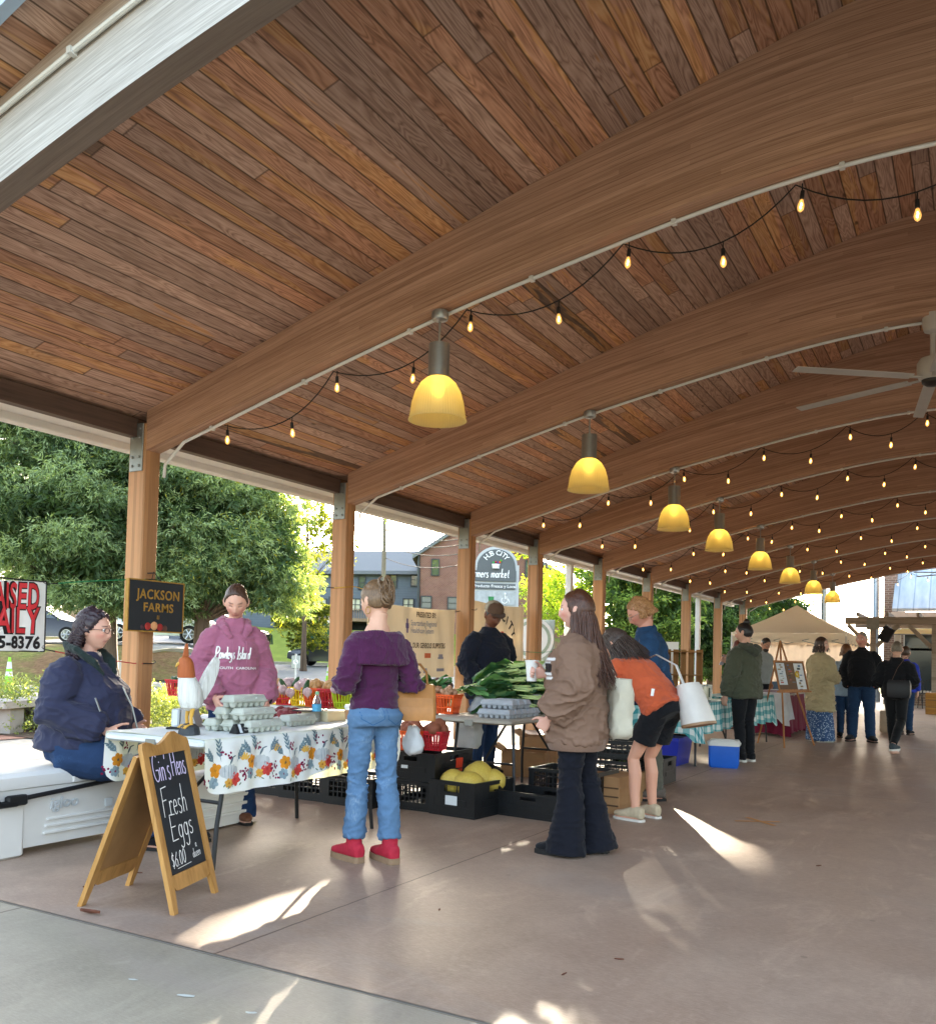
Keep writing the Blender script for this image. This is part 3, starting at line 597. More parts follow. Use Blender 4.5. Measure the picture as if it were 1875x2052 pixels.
def limbs(base, pads, r0, seed, lean=(0, 0), fork=.35):
    rnd = random.Random(seed); mb = MB(); b = V(base); topz = max(p[0][2] for p in pads); ax = V((sum(p[0][0] for p in pads)/len(pads), sum(p[0][1] for p in pads)/len(pads), 0))
    tip = V((b.x*.6+ax.x*.4, b.y*.6+ax.y*.4, topz-.4)); tr = []
    for i in range(9): s = i/8; tr.append(b.lerp(tip, s)+V((rnd.uniform(-.06, .06), rnd.uniform(-.06, .06), 0))*(1 if i else 0))
    mb.tube(tr, [r0*1.35]+[r0*(1-.8*i/8) for i in range(1, 9)], 10)
    for (c, rad) in pads:
        c = V(c); s = max(fork*.6, min(.85, (c.z-b.z)/(tip.z-b.z)-.25)) if tip.z > b.z else .5; st = b.lerp(tip, s); mid = st.lerp(c, .5)+V((0, 0, .1*(c-st).length)); rr_ = r0*(1-.75*s)*.26
        mb.tube([st, st.lerp(mid, .5)+V((0, 0, .05)), mid, mid.lerp(c, .6), c], [rr_, rr_*.85, rr_*.6, rr_*.35, .012], 6)
    return mb
def tree(label, base, pads, r0, ll, lw, dark, light, nspray=60, nleaf=9, droop=.5, gaps=False, seed=1, spread=.16, yellow=0, group=None, name='tree'):
    t = thing(name, label, 'tree', (0, 0, 0), 0, group)
    limbs(base, pads if not gaps else pads[:60:3], r0, seed).build('trunk', m_bark, t, 60)
    vs, q, c = leaves(pads, nspray, nleaf, ll, lw, dark, light, droop, gaps, seed, spread, yellow)
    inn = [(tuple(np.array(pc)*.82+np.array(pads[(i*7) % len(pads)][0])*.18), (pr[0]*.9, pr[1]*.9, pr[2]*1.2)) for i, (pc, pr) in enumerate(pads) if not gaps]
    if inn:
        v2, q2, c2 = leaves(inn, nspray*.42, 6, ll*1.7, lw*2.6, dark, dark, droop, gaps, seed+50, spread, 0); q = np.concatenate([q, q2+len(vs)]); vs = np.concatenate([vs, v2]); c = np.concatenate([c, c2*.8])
    link('crown', npmesh('crown', vs, q, c), m_leaf, t, 0); return t
def padcloud(l0, d0, z0, z1, rl, rd, n, pr, seed, shape='egg', w2=None):
    """foliage pads filling a crown: l0, d0 centre (sideways, outward), heights z0..z1, half-width rl, half-depth rd"""
    rnd = random.Random(seed); out = []
    while len(out) < n:
        u, v, q = rnd.uniform(-1, 1), rnd.uniform(-1, 1), rnd.uniform(0, 1)
        rad = (SIN(PI*(.12+.82*q))**.6 if shape == 'egg' else SIN(PI*(.3+.66*q))**.55)
        m_ = math.hypot(u, v)
        if m_ > 1 or m_ < .25: continue
        x, y = cam2w(l0+u*rl*rad, d0+v*rd*rad); k = pr*rnd.uniform(.7, 1.25); out.append(((x, y, z0+(z1-z0)*q), (k, k, k*.42)))
    return out
def tb(l, d): x, y = cam2w(l, d); return (x, y, float(terr(x, y))-.1)
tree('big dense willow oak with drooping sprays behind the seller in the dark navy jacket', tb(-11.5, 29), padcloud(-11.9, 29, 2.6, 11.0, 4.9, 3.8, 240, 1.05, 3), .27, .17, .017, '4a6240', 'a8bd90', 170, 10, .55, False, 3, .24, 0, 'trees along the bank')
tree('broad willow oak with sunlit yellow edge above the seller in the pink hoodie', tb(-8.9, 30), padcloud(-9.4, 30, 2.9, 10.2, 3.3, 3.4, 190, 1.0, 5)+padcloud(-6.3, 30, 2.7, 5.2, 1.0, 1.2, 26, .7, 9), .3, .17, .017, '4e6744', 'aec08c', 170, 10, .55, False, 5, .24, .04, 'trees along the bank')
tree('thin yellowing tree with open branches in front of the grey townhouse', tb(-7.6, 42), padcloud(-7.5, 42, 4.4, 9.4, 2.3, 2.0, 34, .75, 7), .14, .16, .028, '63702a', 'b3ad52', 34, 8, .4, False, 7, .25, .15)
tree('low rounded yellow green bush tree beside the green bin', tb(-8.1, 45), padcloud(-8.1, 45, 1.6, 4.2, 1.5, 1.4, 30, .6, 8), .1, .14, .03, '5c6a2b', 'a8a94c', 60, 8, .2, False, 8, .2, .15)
padsD = padcloud(4.8, 42, 2.6, 11.0, 2.3, 2.4, 95, .9, 11)+padcloud(1.5, 42.5, 7.9, 11.4, 2.7, 2.0, 80, .85, 12, 'wide')+padcloud(-2.1, 42.5, 8.0, 11.4, 2.5, 1.8, 66, .85, 13, 'wide')  # unseen upper lobes added to keep the low sun off the market floor
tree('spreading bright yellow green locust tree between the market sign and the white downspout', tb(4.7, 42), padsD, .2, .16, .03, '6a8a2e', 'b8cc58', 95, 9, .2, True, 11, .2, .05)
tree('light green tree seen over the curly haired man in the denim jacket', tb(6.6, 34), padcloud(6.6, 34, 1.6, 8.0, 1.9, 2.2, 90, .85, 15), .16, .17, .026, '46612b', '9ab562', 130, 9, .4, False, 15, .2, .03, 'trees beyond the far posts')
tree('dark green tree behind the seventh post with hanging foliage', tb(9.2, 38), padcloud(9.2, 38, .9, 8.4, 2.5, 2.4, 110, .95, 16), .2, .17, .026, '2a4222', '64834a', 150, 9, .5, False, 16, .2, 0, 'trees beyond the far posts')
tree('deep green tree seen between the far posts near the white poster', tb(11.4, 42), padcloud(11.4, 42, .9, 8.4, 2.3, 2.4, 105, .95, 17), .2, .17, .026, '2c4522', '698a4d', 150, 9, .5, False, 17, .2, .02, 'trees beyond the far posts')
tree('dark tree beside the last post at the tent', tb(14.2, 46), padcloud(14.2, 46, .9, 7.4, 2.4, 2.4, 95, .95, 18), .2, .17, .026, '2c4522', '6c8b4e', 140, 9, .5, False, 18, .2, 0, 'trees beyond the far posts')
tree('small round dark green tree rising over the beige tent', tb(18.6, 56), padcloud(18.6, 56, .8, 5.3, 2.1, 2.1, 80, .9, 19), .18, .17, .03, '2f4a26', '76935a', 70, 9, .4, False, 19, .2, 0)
# low planting
def shrub(label, c, r_, seed, dark='4d5c36', light='9aa66e', name='shrub', grp='shrubs in the planting bed'):
    rnd = random.Random(seed); pads = [((c[0]+rnd.uniform(-.8, .8)*r_[0], c[1]+rnd.uniform(-.8, .8)*r_[1], c[2]+rnd.uniform(.1, .9)*r_[2]), (.22, .22, .15)) for _ in range(int(26*r_[0]*r_[1]/.5))]
    t = thing(name, label, 'shrub', (0, 0, 0), 0, grp); mb = MB()
    for p, _ in pads[::2]: mb.tube([(c[0], c[1], c[2]-.05), ((c[0]+p[0])/2, (c[1]+p[1])/2, p[2]*.6), p], [.008, .006, .003], 4)
    mb.build('stems', m_bark, t); vs, q, cc = leaves(pads, 330, 6, .055, .012, dark, light, -.6, False, seed, .12, .02); link('foliage', npmesh('foliage', vs, q, cc), m_leaf, t, 0)
shrub('silvery green shrub behind the inscribed stone bench', (-12.6, 8.4, 0), (1.5, .9, .75), 31)
shrub('low grey green shrub mound under the raised daily banner', (-11.4, 9.6, 0), (1.3, .9, .6), 32)
shrub('mounded shrub beside the first post behind the card reader', (-9.0, 8.9, 0), (.9, .9, .62), 33)
shrub('white flowering shrub behind the carved rooster', (-8.6, 9.9, 0), (.9, .8, .55), 34)
shrub('small shrub below the back produce table', (-8.3, 11.2, 0), (.8, .8, .45), 35)
struct(MB().sheet([[(-14.4, 7.6, .02), (-7.9, 7.6, .02)], [(-14.4, 12.6, .02), (-7.9, 12.6, .02)]]).build('soil', M('mulch_soil', '4a382b', .95, .3, 20, .6, 60), None, 0))

# ================================================================== outdoors: buildings
def siding(name, c, pitch_=.18):
    g = G(name); tc = g.n('TexCoord'); sx = g.n('SeparateXYZ', {0: tc.outputs['Object']}); f = g.math('FRACT', g.math('DIVIDE', sx.outputs[2], pitch_)); n = g.noise(g.coord('Object'), 1.5, 4)
    col = g.mix(g.mr(f, 0, .12, .5, 0), g.ramp(n, [(.3, sc3(hx(c), .92)), (.7, sc3(hx(c), 1.08))]), sc3(hx(c), .5)); g.p(Base_Color=col, Roughness=.7); g.bump(f, .4, .02); return g.m
def brick(name, c1, c2, mo, scale=1.0):
    g = G(name); tc = g.n('TexCoord'); sx = g.n('SeparateXYZ', {0: tc.outputs['Object']}); cv = g.n('CombineXYZ', {0: g.math('ADD', sx.outputs[0], sx.outputs[1]), 1: sx.outputs[2], 2: 0})
    br = g.n('TexBrick', {'Vector': cv.outputs[0], 'Color1': hx(c1), 'Color2': hx(c2), 'Mortar': hx(mo), 'Scale': scale, 'Mortar Size': .012, 'Brick Width': .22, 'Row Height': .075, 'Bias': -.1})
    n = g.noise(g.coord('Object'), 1.1, 5, .6); g.p(Base_Color=g.mix(g.mr(n, .3, .7, 0, .35), br.outputs[0], sc3(hx(c1), .6)), Roughness=.85); g.bump(br.outputs[1], -.5, .01); return g.m
m_side = siding('grey_lap_siding', '646f78'); m_shing = M('roof_shingle', '74787b', .9, .12, 30, .4, 40); m_brickr = brick('red_brick', '7d4a3f', '8d5a4c', '9a8578'); m_brickb = brick('buff_brick', '8a7060', '75594c', 'a99c8d')
m_frame = M('dark_window_frame', '3b3f42', .5, .05); m_framew = M('white_window_frame', 'd9d7cf', .5, .05)
g = G('window_glass'); g.p(Base_Color=hx('39454a'), Roughness=.08, Specular_IOR_Level=.8); m_pane = g.m
g = G('window_blind'); g.p(Base_Color=hx('cfd0b0'), Roughness=.6); m_blind = g.m
def at(px, py, d):
    """point seen in direction (px, py) at outward distance d"""
    l = (px-937.5)/1805*d; z0 = (1250-py)/1805*d; p = rr*l+uu*z0+fw*d; return V((p.x, p.y, p.z+1.23))
def wall_frame(d): return V((COS(R(29.53)), SIN(R(29.53)), 0)), V((-SIN(R(29.53)), COS(R(29.53)), 0))
AX, AY = wall_frame(0)                        # sideways axis and outward axis of everything facing the market
def window(parent, px, py, w_, h_, d, pane=None, mull=0, frm=None, ww=None):
    """window centred at direction px,py on a facade at distance d; sizes in metres"""
    c = at(px, py, d); mb = MB(); rot = rotmat(0, 0, R(29.53)); o = -AY*.06
    for s in (-1, 1): mb.box(c+AX*s*(w_/2+.03)+o, (.07, .12, h_+.13), rot); mb.box(c+V((0, 0, s*(h_/2+.03)))+o, (w_-.002, .1, .065), rot)
    for i in range(mull): mb.box(c+AX*(-w_/2+(i+1)*w_/(mull+1))+o*.9, (.06, .1, h_-.002), rot)
    mb.box(c+o*.8, (w_-.004, .06, .05), rot)
    f = mb.build('window', frm or m_frame, parent, 0); MB().box(c+V((0, 0, h_*.0))-AY*.01, (w_, .04, h_), rot).build('pane', pane or m_pane, f, 0)
def slab(parent, name, pts, th, m, back=True):
    """facade piece: polygon given as (px, py) directions at one distance, thickness th going back"""
    d, px = pts[0], pts[1:]; P = [at(x, y, d) for x, y in px]; n = len(P); vs = P+[p+AY*th for p in P]
    return MB().add(vs, [tuple(range(n)), tuple(reversed(range(n, 2*n)))]+[(i, n+i, n+(i+1) % n, (i+1) % n) for i in range(n)]).build(name, m, parent, 0)
th_ = thing('townhouse', 'long blue grey sided townhouse with grey shingle roof and wooden deck', 'townhouse', (0, 0, 0))
slab(th_, 'wall', [66, (420, 1256), (420, 1140), (838, 1143), (838, 1262)], 9, m_side)
D1 = [at(410, 1142, 65.4), at(842, 1144, 65.4), at(842, 1104, 70), at(410, 1104, 70)]
MB().add(D1+[p+V((0, 0, -.25)) for p in D1], [(0, 1, 2, 3), (7, 6, 5, 4), (0, 4, 5, 1), (1, 5, 6, 2), (2, 6, 7, 3), (3, 7, 4, 0)]).build('roof', m_shing, th_, 0)
for px, py in ((725, 1168), (788, 1165), (830, 1162), (640, 1170), (560, 1172), (690, 1169)): window(th_, px, py, .42, .85, 66)
for px, mull in ((640, 2), (818, 1), (520, 2), (712, 1)): window(th_, px, 1212, .95 if mull == 2 else .7, .8, 66, m_blind, mull)
for px in (609, 664, 745, 560):
    c = at(px, 1214, 65.95); o_ = MB().box(c, (.42, .08, 1.35), rotmat(0, 0, R(29.53))).build('door', m_frame, th_, 0); MB().box(c-AY*.06+AX*.08, (.2, .03, 1.15), rotmat(0, 0, R(29.53))).build('pane', m_blind, o_, 0)
m_deckw = wood('deck_wood', '9a8166', '6e5845', 0, 9)
a_, b_ = at(560, 1241, 63.5), at(840, 1243, 63.5)
MB().box((a_+b_)/2+AY*1.2, ((b_-a_).length, 2.6, .22), rotmat(0, 0, R(29.53))).build('deck', m_deckw, th_, 0)
rail = MB(); n_ = 60
for i in range(n_+1): rail.box(a_.lerp(b_, i/n_)+V((0, 0, .42)), (.1 if i % 10 == 0 else .045, .06, .62), rotmat(0, 0, R(29.53)))
rail.box((a_+b_)/2+V((0, 0, .76)), ((b_-a_).length, .1, .05), rotmat(0, 0, R(29.53))); rail.build('railing', m_deckw, th_, 0)
MB().box((a_+b_)/2+AY*2.3+V((0, 0, -.9)), ((b_-a_).length, .1, 1.4), rotmat(0, 0, R(29.53))).build('garage_shade_wall', M('shadow_wall', '3a4044', .8), th_, 0)  # dark colour paints in the shade beneath the deck
bb_ = thing('brick_building', 'red brick gabled building behind the green market sign', 'building', (0, 0, 0))
slab(bb_, 'wall', [60, (838, 1330), (836, 1114), (942, 1049), (1130, 1158), (1130, 1345)], 12, m_brickr)
for s0, s1 in (((826, 1118), (942, 1044)), ((942, 1044), (1140, 1162))):
    p0, p1 = at(*s0, 59.6), at(*s1, 59.6); MB().loft([[p+V((0, 0, -.05)), p+V((0, 0, .22)), p+AY*13+V((0, 0, .22)), p+AY*13+V((0, 0, -.05))] for p in (p0, p1)]).build('roof', m_shing, bb_, 0)
for px, py, w_, h_ in ((872, 1137, .42, 1.0), (854, 1207, .6, .72), (908, 1209, .66, .72), (1060, 1140, .42, 1.0), (1103, 1210, .6, .72), (962, 1209, .6, .72)): window(bb_, px, py, w_, h_, 60)
MB().tube([at(839, 1112, 59.9), at(838, 1255, 59.9)], .09, 6).build('downspout', m_frame, bb_)
# utility pole and wires
pole = thing('utility_pole', 'tall weathered wooden utility pole carrying several wires', 'utility pole', (0, 0, 0)); pb = at(766, 1258, 52); pt = at(772, 990, 52)
MB().tube([pb, pt], [.15, .11], 10).build('pole', wood('grey_pole', '8b8070', '5f564b', 2, 8), pole)
MB().box(at(771.5, 1062, 52), (2.0, .1, .1), rotmat(0, 0, R(29.5))).build('crossarm', m_deckw, pole, 0)
for i, (x0, y0, x1, y1) in enumerate(((772, 1062, 932, 1078), (772, 1075, 932, 1090), (772, 1090, 932, 1108), (772, 1118, 932, 1130), (690, 1060, 772, 1063))):
    a_, b_ = at(x0, y0, 52), at(x1, y1, 40 if i < 4 else 80); MB().tube([a_.lerp(b_, q/10)+V((0, 0, -.35*4*(q/10)*(1-q/10))) for q in range(11)], .022, 5).build('wire', m_cable, pole)
# ------------------------------------------------------------------ market sign
m_signl = M('sign_light_grey', 'bcbfbd', .6, .06, 3, .05); m_signd = M('sign_slate_panel', '5d6161', .6, .06, 3, .05); m_letw = M('white_lettering', 'f0f0ec', .6, .02)
sg = thing('market_sign', 'tall arched grey sign reading HUB CITY farmers market', 'sign', (0, 0, 0)); DS = 36.0; so_ = at(994, 1140, DS); K = DS/1805
def sgp(x, y, o=0): return so_+AX*(x*K)+V((0, 0, -y*K))-AY*o               # x right, y down in 1/50 m steps
arch = [(-46, 170), (-46, -8), (-42, -8)]+[(42*COS(R(180-a)), -8-37*SIN(R(a))) for a in range(0, 181, 12)]+[(46, -8), (46, 170)]
MB().add([sgp(x, y) for x, y in arch]+[sgp(x, y, -.25) for x, y in arch], [tuple(range(len(arch))), tuple(reversed(range(len(arch), 2*len(arch))))]+[(i, len(arch)+i, len(arch)+(i+1) % len(arch), (i+1) % len(arch)) for i in range(len(arch))]).build('board', m_signl, sg, 0)
def panel(name, poly, o, m, th=.05): return MB().add([sgp(x, y, o) for x, y in poly]+[sgp(x, y, o-th) for x, y in poly], [tuple(range(len(poly))), tuple(reversed(range(len(poly), 2*len(poly))))]+[(i, len(poly)+i, len(poly)+(i+1) % len(poly), (i+1) % len(poly)) for i in range(len(poly))]).build(name, m, sg, 0)
ar = panel('arch_panel', [(-39, 4)]+[(38*COS(R(180-a)), -4-35*SIN(R(a))) for a in range(0, 181, 12)]+[(39, 4)], .08, m_signd)
pn = panel('name_panel', [(-42, 4), (40, 4), (40, 25), (-42, 25)], .09, m_signd); pl_ = panel('motto_panel', [(-42, 30), (39, 30), (39, 41), (-42, 41)], .08, m_signd)
pi_ = panel('icon_panel', [(-40, 45), (40, 45), (40, 72), (-40, 72)], .06, M('sign_icon_panel', 'adb1b0', .6))
cx0, cy0, rad = 0, -6, 25.5
for i, ch in enumerate("HUB CITY"):
    if ch == ' ': continue
    a = R(140-i*100/7); tm = textmesh(ch, 14*K, .012, .0035); ux = AX*SIN(a)+V((0, 0, -1))*COS(a); uy = AX*COS(a)+V((0, 0, 1))*SIN(a)
    place(tm, sgp(cx0+rad*COS(a), cy0-rad*SIN(a), .1), ux, uy).build('letter', m_letw, ar, 0)
bk = MB()
bk.lathe([(7*K, -5*K), (8.6*K, 4*K)], sgp(-1, -5, .12), 16, axis=(0, 0, 1)).xf(lambda p: p); bk.build('basket_emblem', m_letw, ar, 0)
for x, y, c in ((-6, -12, '3c9a48'), (-1, -13, 'b0392f'), (3, -12, '6b3f86'), (7, -13, 'd8642c'), (9, -16, '5aa844')): MB().ball(sgp(x, y, .12), 2.4*K, 8, 6).build('produce_emblem', M('emblem_'+c, c, .6, .05), ar)
hm, wd = hand("farmers market", 18*K, sgp(-56, 18, .1), AX, V((0, 0, 1)), .020, .74, .12); hm.build('script_name', m_letw, pn, 0)
place(textmesh("Producto Fresco y Local", 8.6*K, .012, .002), sgp(-2, 35.5, .1), AX, V((0, 0, 1))).build('motto', m_letw, pl_, 0)
ic = MB().ball(sgp(19, 50, .07), 2*K, 8, 6).tube([sgp(19, 53, .07), sgp(19, 60, .07), sgp(25, 60, .07), sgp(28, 67, .07)], 1.1*K, 6); ic.tube([sgp(18+6*COS(R(a)), 63+6*SIN(R(a)), .07) for a in range(-20, 250, 18)], .8*K, 6); ic.tube([sgp(19, 56.5, .07), sgp(24, 56.5, .07)], .9*K, 6); ic.build('wheelchair_symbol', m_letw, pi_, 30)
MB().add([sgp(x, y, .07) for x, y in ((-15, 56), (-3, 56), (-5, 71), (-13, 71))], [(0, 1, 2, 3)]).build('cup_symbol', M('emblem_green', '2f7f45', .6), pi_, 0)
# ------------------------------------------------------------------ cars, cones, street things
m_tyre = M('tyre_rubber', '17181a', .85, .1, 40, .2); m_rim = M('alloy_rim', 'c3c6c8', .3, .05, 5, 0, metal=.8); m_carglass = m_pane
def paint(name, c): g = G(name); g.p(Base_Color=hx(c), Roughness=.25, Metallic=.3, Coat_Weight=.6, Coat_Roughness=.05); return g.m
def car(label, cat, pos, rz, prof, glass, wheels, wr, m, width=1.8, name='parked_car', group='vehicles parked beyond the bank'):
    """side outline prof (x, z) bowed in plan; glass = list of side window outlines"""
    t = thing(name, label, cat, pos, rz, group); rings = []
    for s, k in ((-1, .90), (-.94, .975), (-.6, 1.0), (.6, 1.0), (.94, .975), (1, .90)):
        zc = .55; ring = []
        for x, z in prof:
            inset = max(0, z-.95)*.34*abs(s)
            ring.append((x*k, s*(width/2-inset), zc+(z-zc)*(k if z > zc else 1)))
        rings.append(ring)
    bod = MB().loft(rings).build('body', m, t, 35)
    for gl in glass:
        for s in (-1, 1): MB().add([(x, s*(width/2-max(0, z-.95)*.34+.004), z) for x, z in gl]+[(x, s*(width/2-max(0, z-.95)*.34-.05), z) for x, z in gl], [tuple(range(len(gl)))]+[(i, (i+1) % len(gl), len(gl)+(i+1) % len(gl), len(gl)+i) for i in range(len(gl))]).build('window', m_carglass, t, 0)
    for x in wheels:
        for s in (-1, 1):
            wh = MB().lathe([(wr*.6, -.1), (wr*.97, -.11), (wr, -.07), (wr, .07), (wr*.97, .11), (wr*.6, .1)], (x, s*(width/2-.1), wr), 28, axis=(0, 1, 0)).build('wheel', m_tyre, t)
            rm = MB().lathe([(wr*.64, 0), (wr*.64, .03), (wr*.58, .03), (wr*.56, .0)], (x, s*(width/2+.0), wr), 24, axis=(0, s, 0))
            for q in range(6):
                a = q*PI/3; rm.tube([(x+wr*.1*COS(a), s*(width/2+.02), wr+wr*.1*SIN(a)), (x+wr*.58*COS(a), s*(width/2+.02), wr+wr*.58*SIN(a))], wr*.09, 6)
            rm.ball((x, s*(width/2+.015), wr), wr*.16, 8, 6); rm.build('rim', m_rim, wh)
    for s in (-1, 1):
        MB().ball((max(p[0] for p in prof)*.93, s*(width/2-.25), .68), (.07, .16, .07), 10, 6).build('headlight', m_rim, t)
    return t
sed = [(-2.25, .35), (-2.3, .75), (-2.15, 1.0), (-1.5, 1.08), (-.85, 1.42), (-.1, 1.46), (.45, 1.36), (1.15, .98), (1.9, .84), (2.25, .66), (2.28, .38), (1.8, .25), (-1.9, .25)]
sg_ = [[(-1.25, 1.05), (-.75, 1.36), (-.25, 1.39), (-.25, 1.0)], [(-.15, 1.0), (-.15, 1.39), (.4, 1.3), (.95, .98)]]
suv = [(-2.3, .4), (-2.35, .9), (-2.25, 1.15), (-2.0, 1.75), (-1.6, 1.84), (.1, 1.82), (.55, 1.7), (1.0, 1.2), (2.0, 1.08), (2.25, .9), (2.3, .45), (1.8, .32), (-1.9, .32)]
sgv = [[(-1.95, 1.2), (-1.8, 1.66), (-1.0, 1.7), (-1.0, 1.18)], [(-.9, 1.18), (-.9, 1.7), (-.05, 1.7), (-.05, 1.17)], [(.05, 1.17), (.05, 1.7), (.4, 1.6), (.85, 1.16)]]
def carpos(px, py, d): p = at(px, py, d); return (p.x, p.y, float(terr(p.x, p.y))+.05)
car('black car with silver alloy wheels parked beside the white banner', 'car', carpos(85, 1281, 38), R(29.5), sed, sg_, (-1.4, 1.4), .33, paint('black_paint', '14151a'))
car('white and dark off-road vehicle parked behind the farm sign', 'SUV', carpos(318, 1304, 38), R(29.5+6), suv, sgv, (-1.45, 1.4), .38, paint('white_paint', 'c9cfd3'), 1.9)
car('dark vehicle parked behind the trunk of the second willow oak', 'SUV', carpos(445, 1300, 43), R(29.5), suv, sgv, (-1.45, 1.4), .38, paint('dark_blue_paint', '1e2a3a'), 1.9)
car('dark grey sedan crossing the driveway behind the second post', 'car', carpos(668, 1333, 46.5), R(29.5+180-4), sed, sg_, (-1.4, 1.4), .33, paint('grey_paint', '55585d'))
m_lime = M('lime_cone', '8fd42a', .5, .06, 5, .05); m_refl = M('reflective_band', 'd8dcdb', .4, .05)
def cone(label, p, h):
    t = thing('traffic_cone', label, 'traffic cone', p, 0, 'lime traffic cones'); MB().bbox((0, 0, .02), (.38*h/.9, .38*h/.9, .04), .03).build('base', M('cone_base', '202020', .8), t)
    MB().lathe([(.14*h, .04), (.035*h, h*.97), (.03*h, h)], n=20).build('body', m_lime, t)
    for z0, z1 in ((.50, .62), (.70, .88)): MB().lathe([((.14-.109*z0)*h+.004, z0*h), ((.14-.109*z1)*h+.004, z1*h)], n=20, cap=False).build('band', m_refl, t)
p_ = at(16, 1398, 22); cone('lime traffic cone with white bands beside the street under the banner', (p_.x, p_.y, .03), .92)
p_ = at(657, 1365, 33); cone('lime traffic cone with white bands beside the second post', (p_.x, p_.y, float(terr(p_.x, p_.y))+.05), .8)
ps = at(592, 1352, 31); acc = thing('parking_sign', 'small grey accessible parking sign on a white post with conical foot', 'parking sign', (ps.x, ps.y, float(terr(ps.x, ps.y))+.1), R(29.5))
MB().lathe([(.2, 0), (.16, .1), (.06, .28), (.045, .3)], n=16).build('base', m_white, acc); MB().tube([(0, 0, .2), (0, 0, 1.12)], .04, 10).build('post', m_white, acc)
pb_ = MB().bbox((0, 0, .84), (.3, .06, .44), .02).build('panel', M('sign_box_grey', 'a9afa9', .5), acc)
MB().lathe([(.09, 0), (.09, .006)], (0, -.031, .84), 16, axis=(0, -1, 0)).build('roundel', m_letw, pb_); MB().tube([(-.02, -.04, .9), (-.02, -.04, .83), (.03, -.04, .83), (.04, -.04, .78)], .009, 5).build('symbol', m_signd, pb_)
p_ = at(655, 1268, 57); dm = thing('waste_bin', 'large dark green commercial waste bin on the lawn', 'waste bin', (p_.x, p_.y, float(terr(p_.x, p_.y))), R(29.5)); m_green = M('bin_green', '2f5a45', .5, .08)
MB().loft([[(x*s, y*s2, z) for x, y in ((-1, -1), (1, -1), (1, 1), (-1, 1))] for s, s2, z in ((1.1, .7, .1), (1.3, .85, .95), (1.3, .85, 1.0))]).build('body', m_green, dm, 0); MB().loft([[(x*1.32, y*.88, z+(.22 if abs(y) < .6 else 0)) for x, y in ((-1, -1), (1, -1), (1, -.2), (1, .2), (1, 1), (-1, 1), (-1, .2), (-1, -.2))] for z in (1.01, 1.05)]).build('lid', m_green, dm, 20)
# bench of stone with an inscription
m_stone = M('cast_stone', 'a9a29a', .85, .15, 5, .4, 50); bn = thing('stone_bench', 'long grey stone bench back inscribed COUNTY FOUNDATION beside the shrubs', 'bench', (0, 0, 0)); b0 = at(-60, 1440, 12.3); b1 = at(84, 1426, 13.9); dr = (b1-b0).normalized(); dr.z = 0; dr.normalize(); nb = V((dr.y, -dr.x, 0))
bz = b1.z; ra = math.atan2(dr.y, dr.x)
bkb = MB().bbox(((b0.x+b1.x)/2, (b0.y+b1.y)/2, bz), ((b1-b0).length+.3, .14, .22), .02, None)
bkb.xf(lambda p: V(((b0.x+b1.x)/2, (b0.y+b1.y)/2, 0))+rotmat(0, 0, ra) @ (p-V(((b0.x+b1.x)/2, (b0.y+b1.y)/2, 0)))); bkr = bkb.build('back_rail', m_stone, bn)
place(textmesh("COUNTY FOUND", .115, .004, .001, 'LEFT'), V((b0.x, b0.y, bz))+dr*.72+nb*.072, dr, V((0, 0, 1))).build('inscription', M('inscription_dark', '5d564f', .9), bkr, 0)
for q in (.1, .55, 1.0): c = b0.lerp(b1, q); MB().box((c.x, c.y, bz/2-.06), (.18, .14, bz-.1), rotmat(0, 0, ra)).build('upright', m_stone, bn, 0)
c = (b0+b1)/2+nb*.3; MB().bbox((0, 0, 0), ((b1-b0).length, .45, .12), .02).xf(lambda p: V((c.x, c.y, .42))+rotmat(0, 0, ra) @ p).build('seat', m_stone, bn)
for q in (.2, .8): c2 = b0.lerp(b1, q)+nb*.3; MB().box((c2.x, c2.y, .18), (.3, .35, .36), rotmat(0, 0, ra)).build('leg', m_stone, bn, 0)

# ------------------------------------------------------------------ the buildings and pergola past the far end
bl = thing('shop_building', 'brick shop with standing seam metal roof and large dark window at the far end', 'building', (0, 0, 0)); YB = 33.0
MB().box((1.1, YB+3.1, 1.25), (6.9, 6, 2.5)).build('wall', m_brickb, bl, 0); MB().box((-2.56, YB+2.2, 2.5), (.40, 4.0, 5.6)).build('chimney', m_brickb, bl, 0)
def seam():
    g = G('standing_seam_roof'); tc = g.n('TexCoord'); sx = g.n('SeparateXYZ', {0: tc.outputs['Object']}); f = g.math('FRACT', g.math('MULTIPLY', sx.outputs[0], 2.2)); n = g.noise(g.coord('Object', (1, .2, .2)), 6, 4)
    g.p(Base_Color=g.mix(g.mr(f, 0, .1, .7, 0), g.ramp(n, [(.3, hx('9fb4c0')), (.7, hx('c0ced5'))]), hx('4b6b80')), Roughness=.4, Metallic=.3); g.bump(f, .5, .02); return g.m
MB().loft([[(x, YB-.9, 3.05), (x, YB-.9, 3.15), (x, YB+4.5, 7.6), (x, YB+4.5, 7.5)] for x in (-2.42, 6)]).build('roof', seam(), bl, 0)
MB().box((1.7, YB-.93, 2.93), (8.3, .08, .2)).build('fascia', m_framew, bl, 0)
MB().bbox((-2.28, YB-.55, 1.45), (.2, .2, 2.9), .02).build('column', m_framew, bl); wf = MB()
for x in (-2.1, -1.2, -.2, .9): wf.box((x, YB+.02, 1.5), (.08, .1, 2.1))
for z in (.48, 1.85, 2.52): wf.box((-.6, YB+.01, z), (3.04, .1, .08))
wf = wf.build('window', m_framew, bl, 0); MB().box((-.6, YB-.02, 1.5), (3.0, .04, 2.0)).build('pane', m_pane, wf, 0)
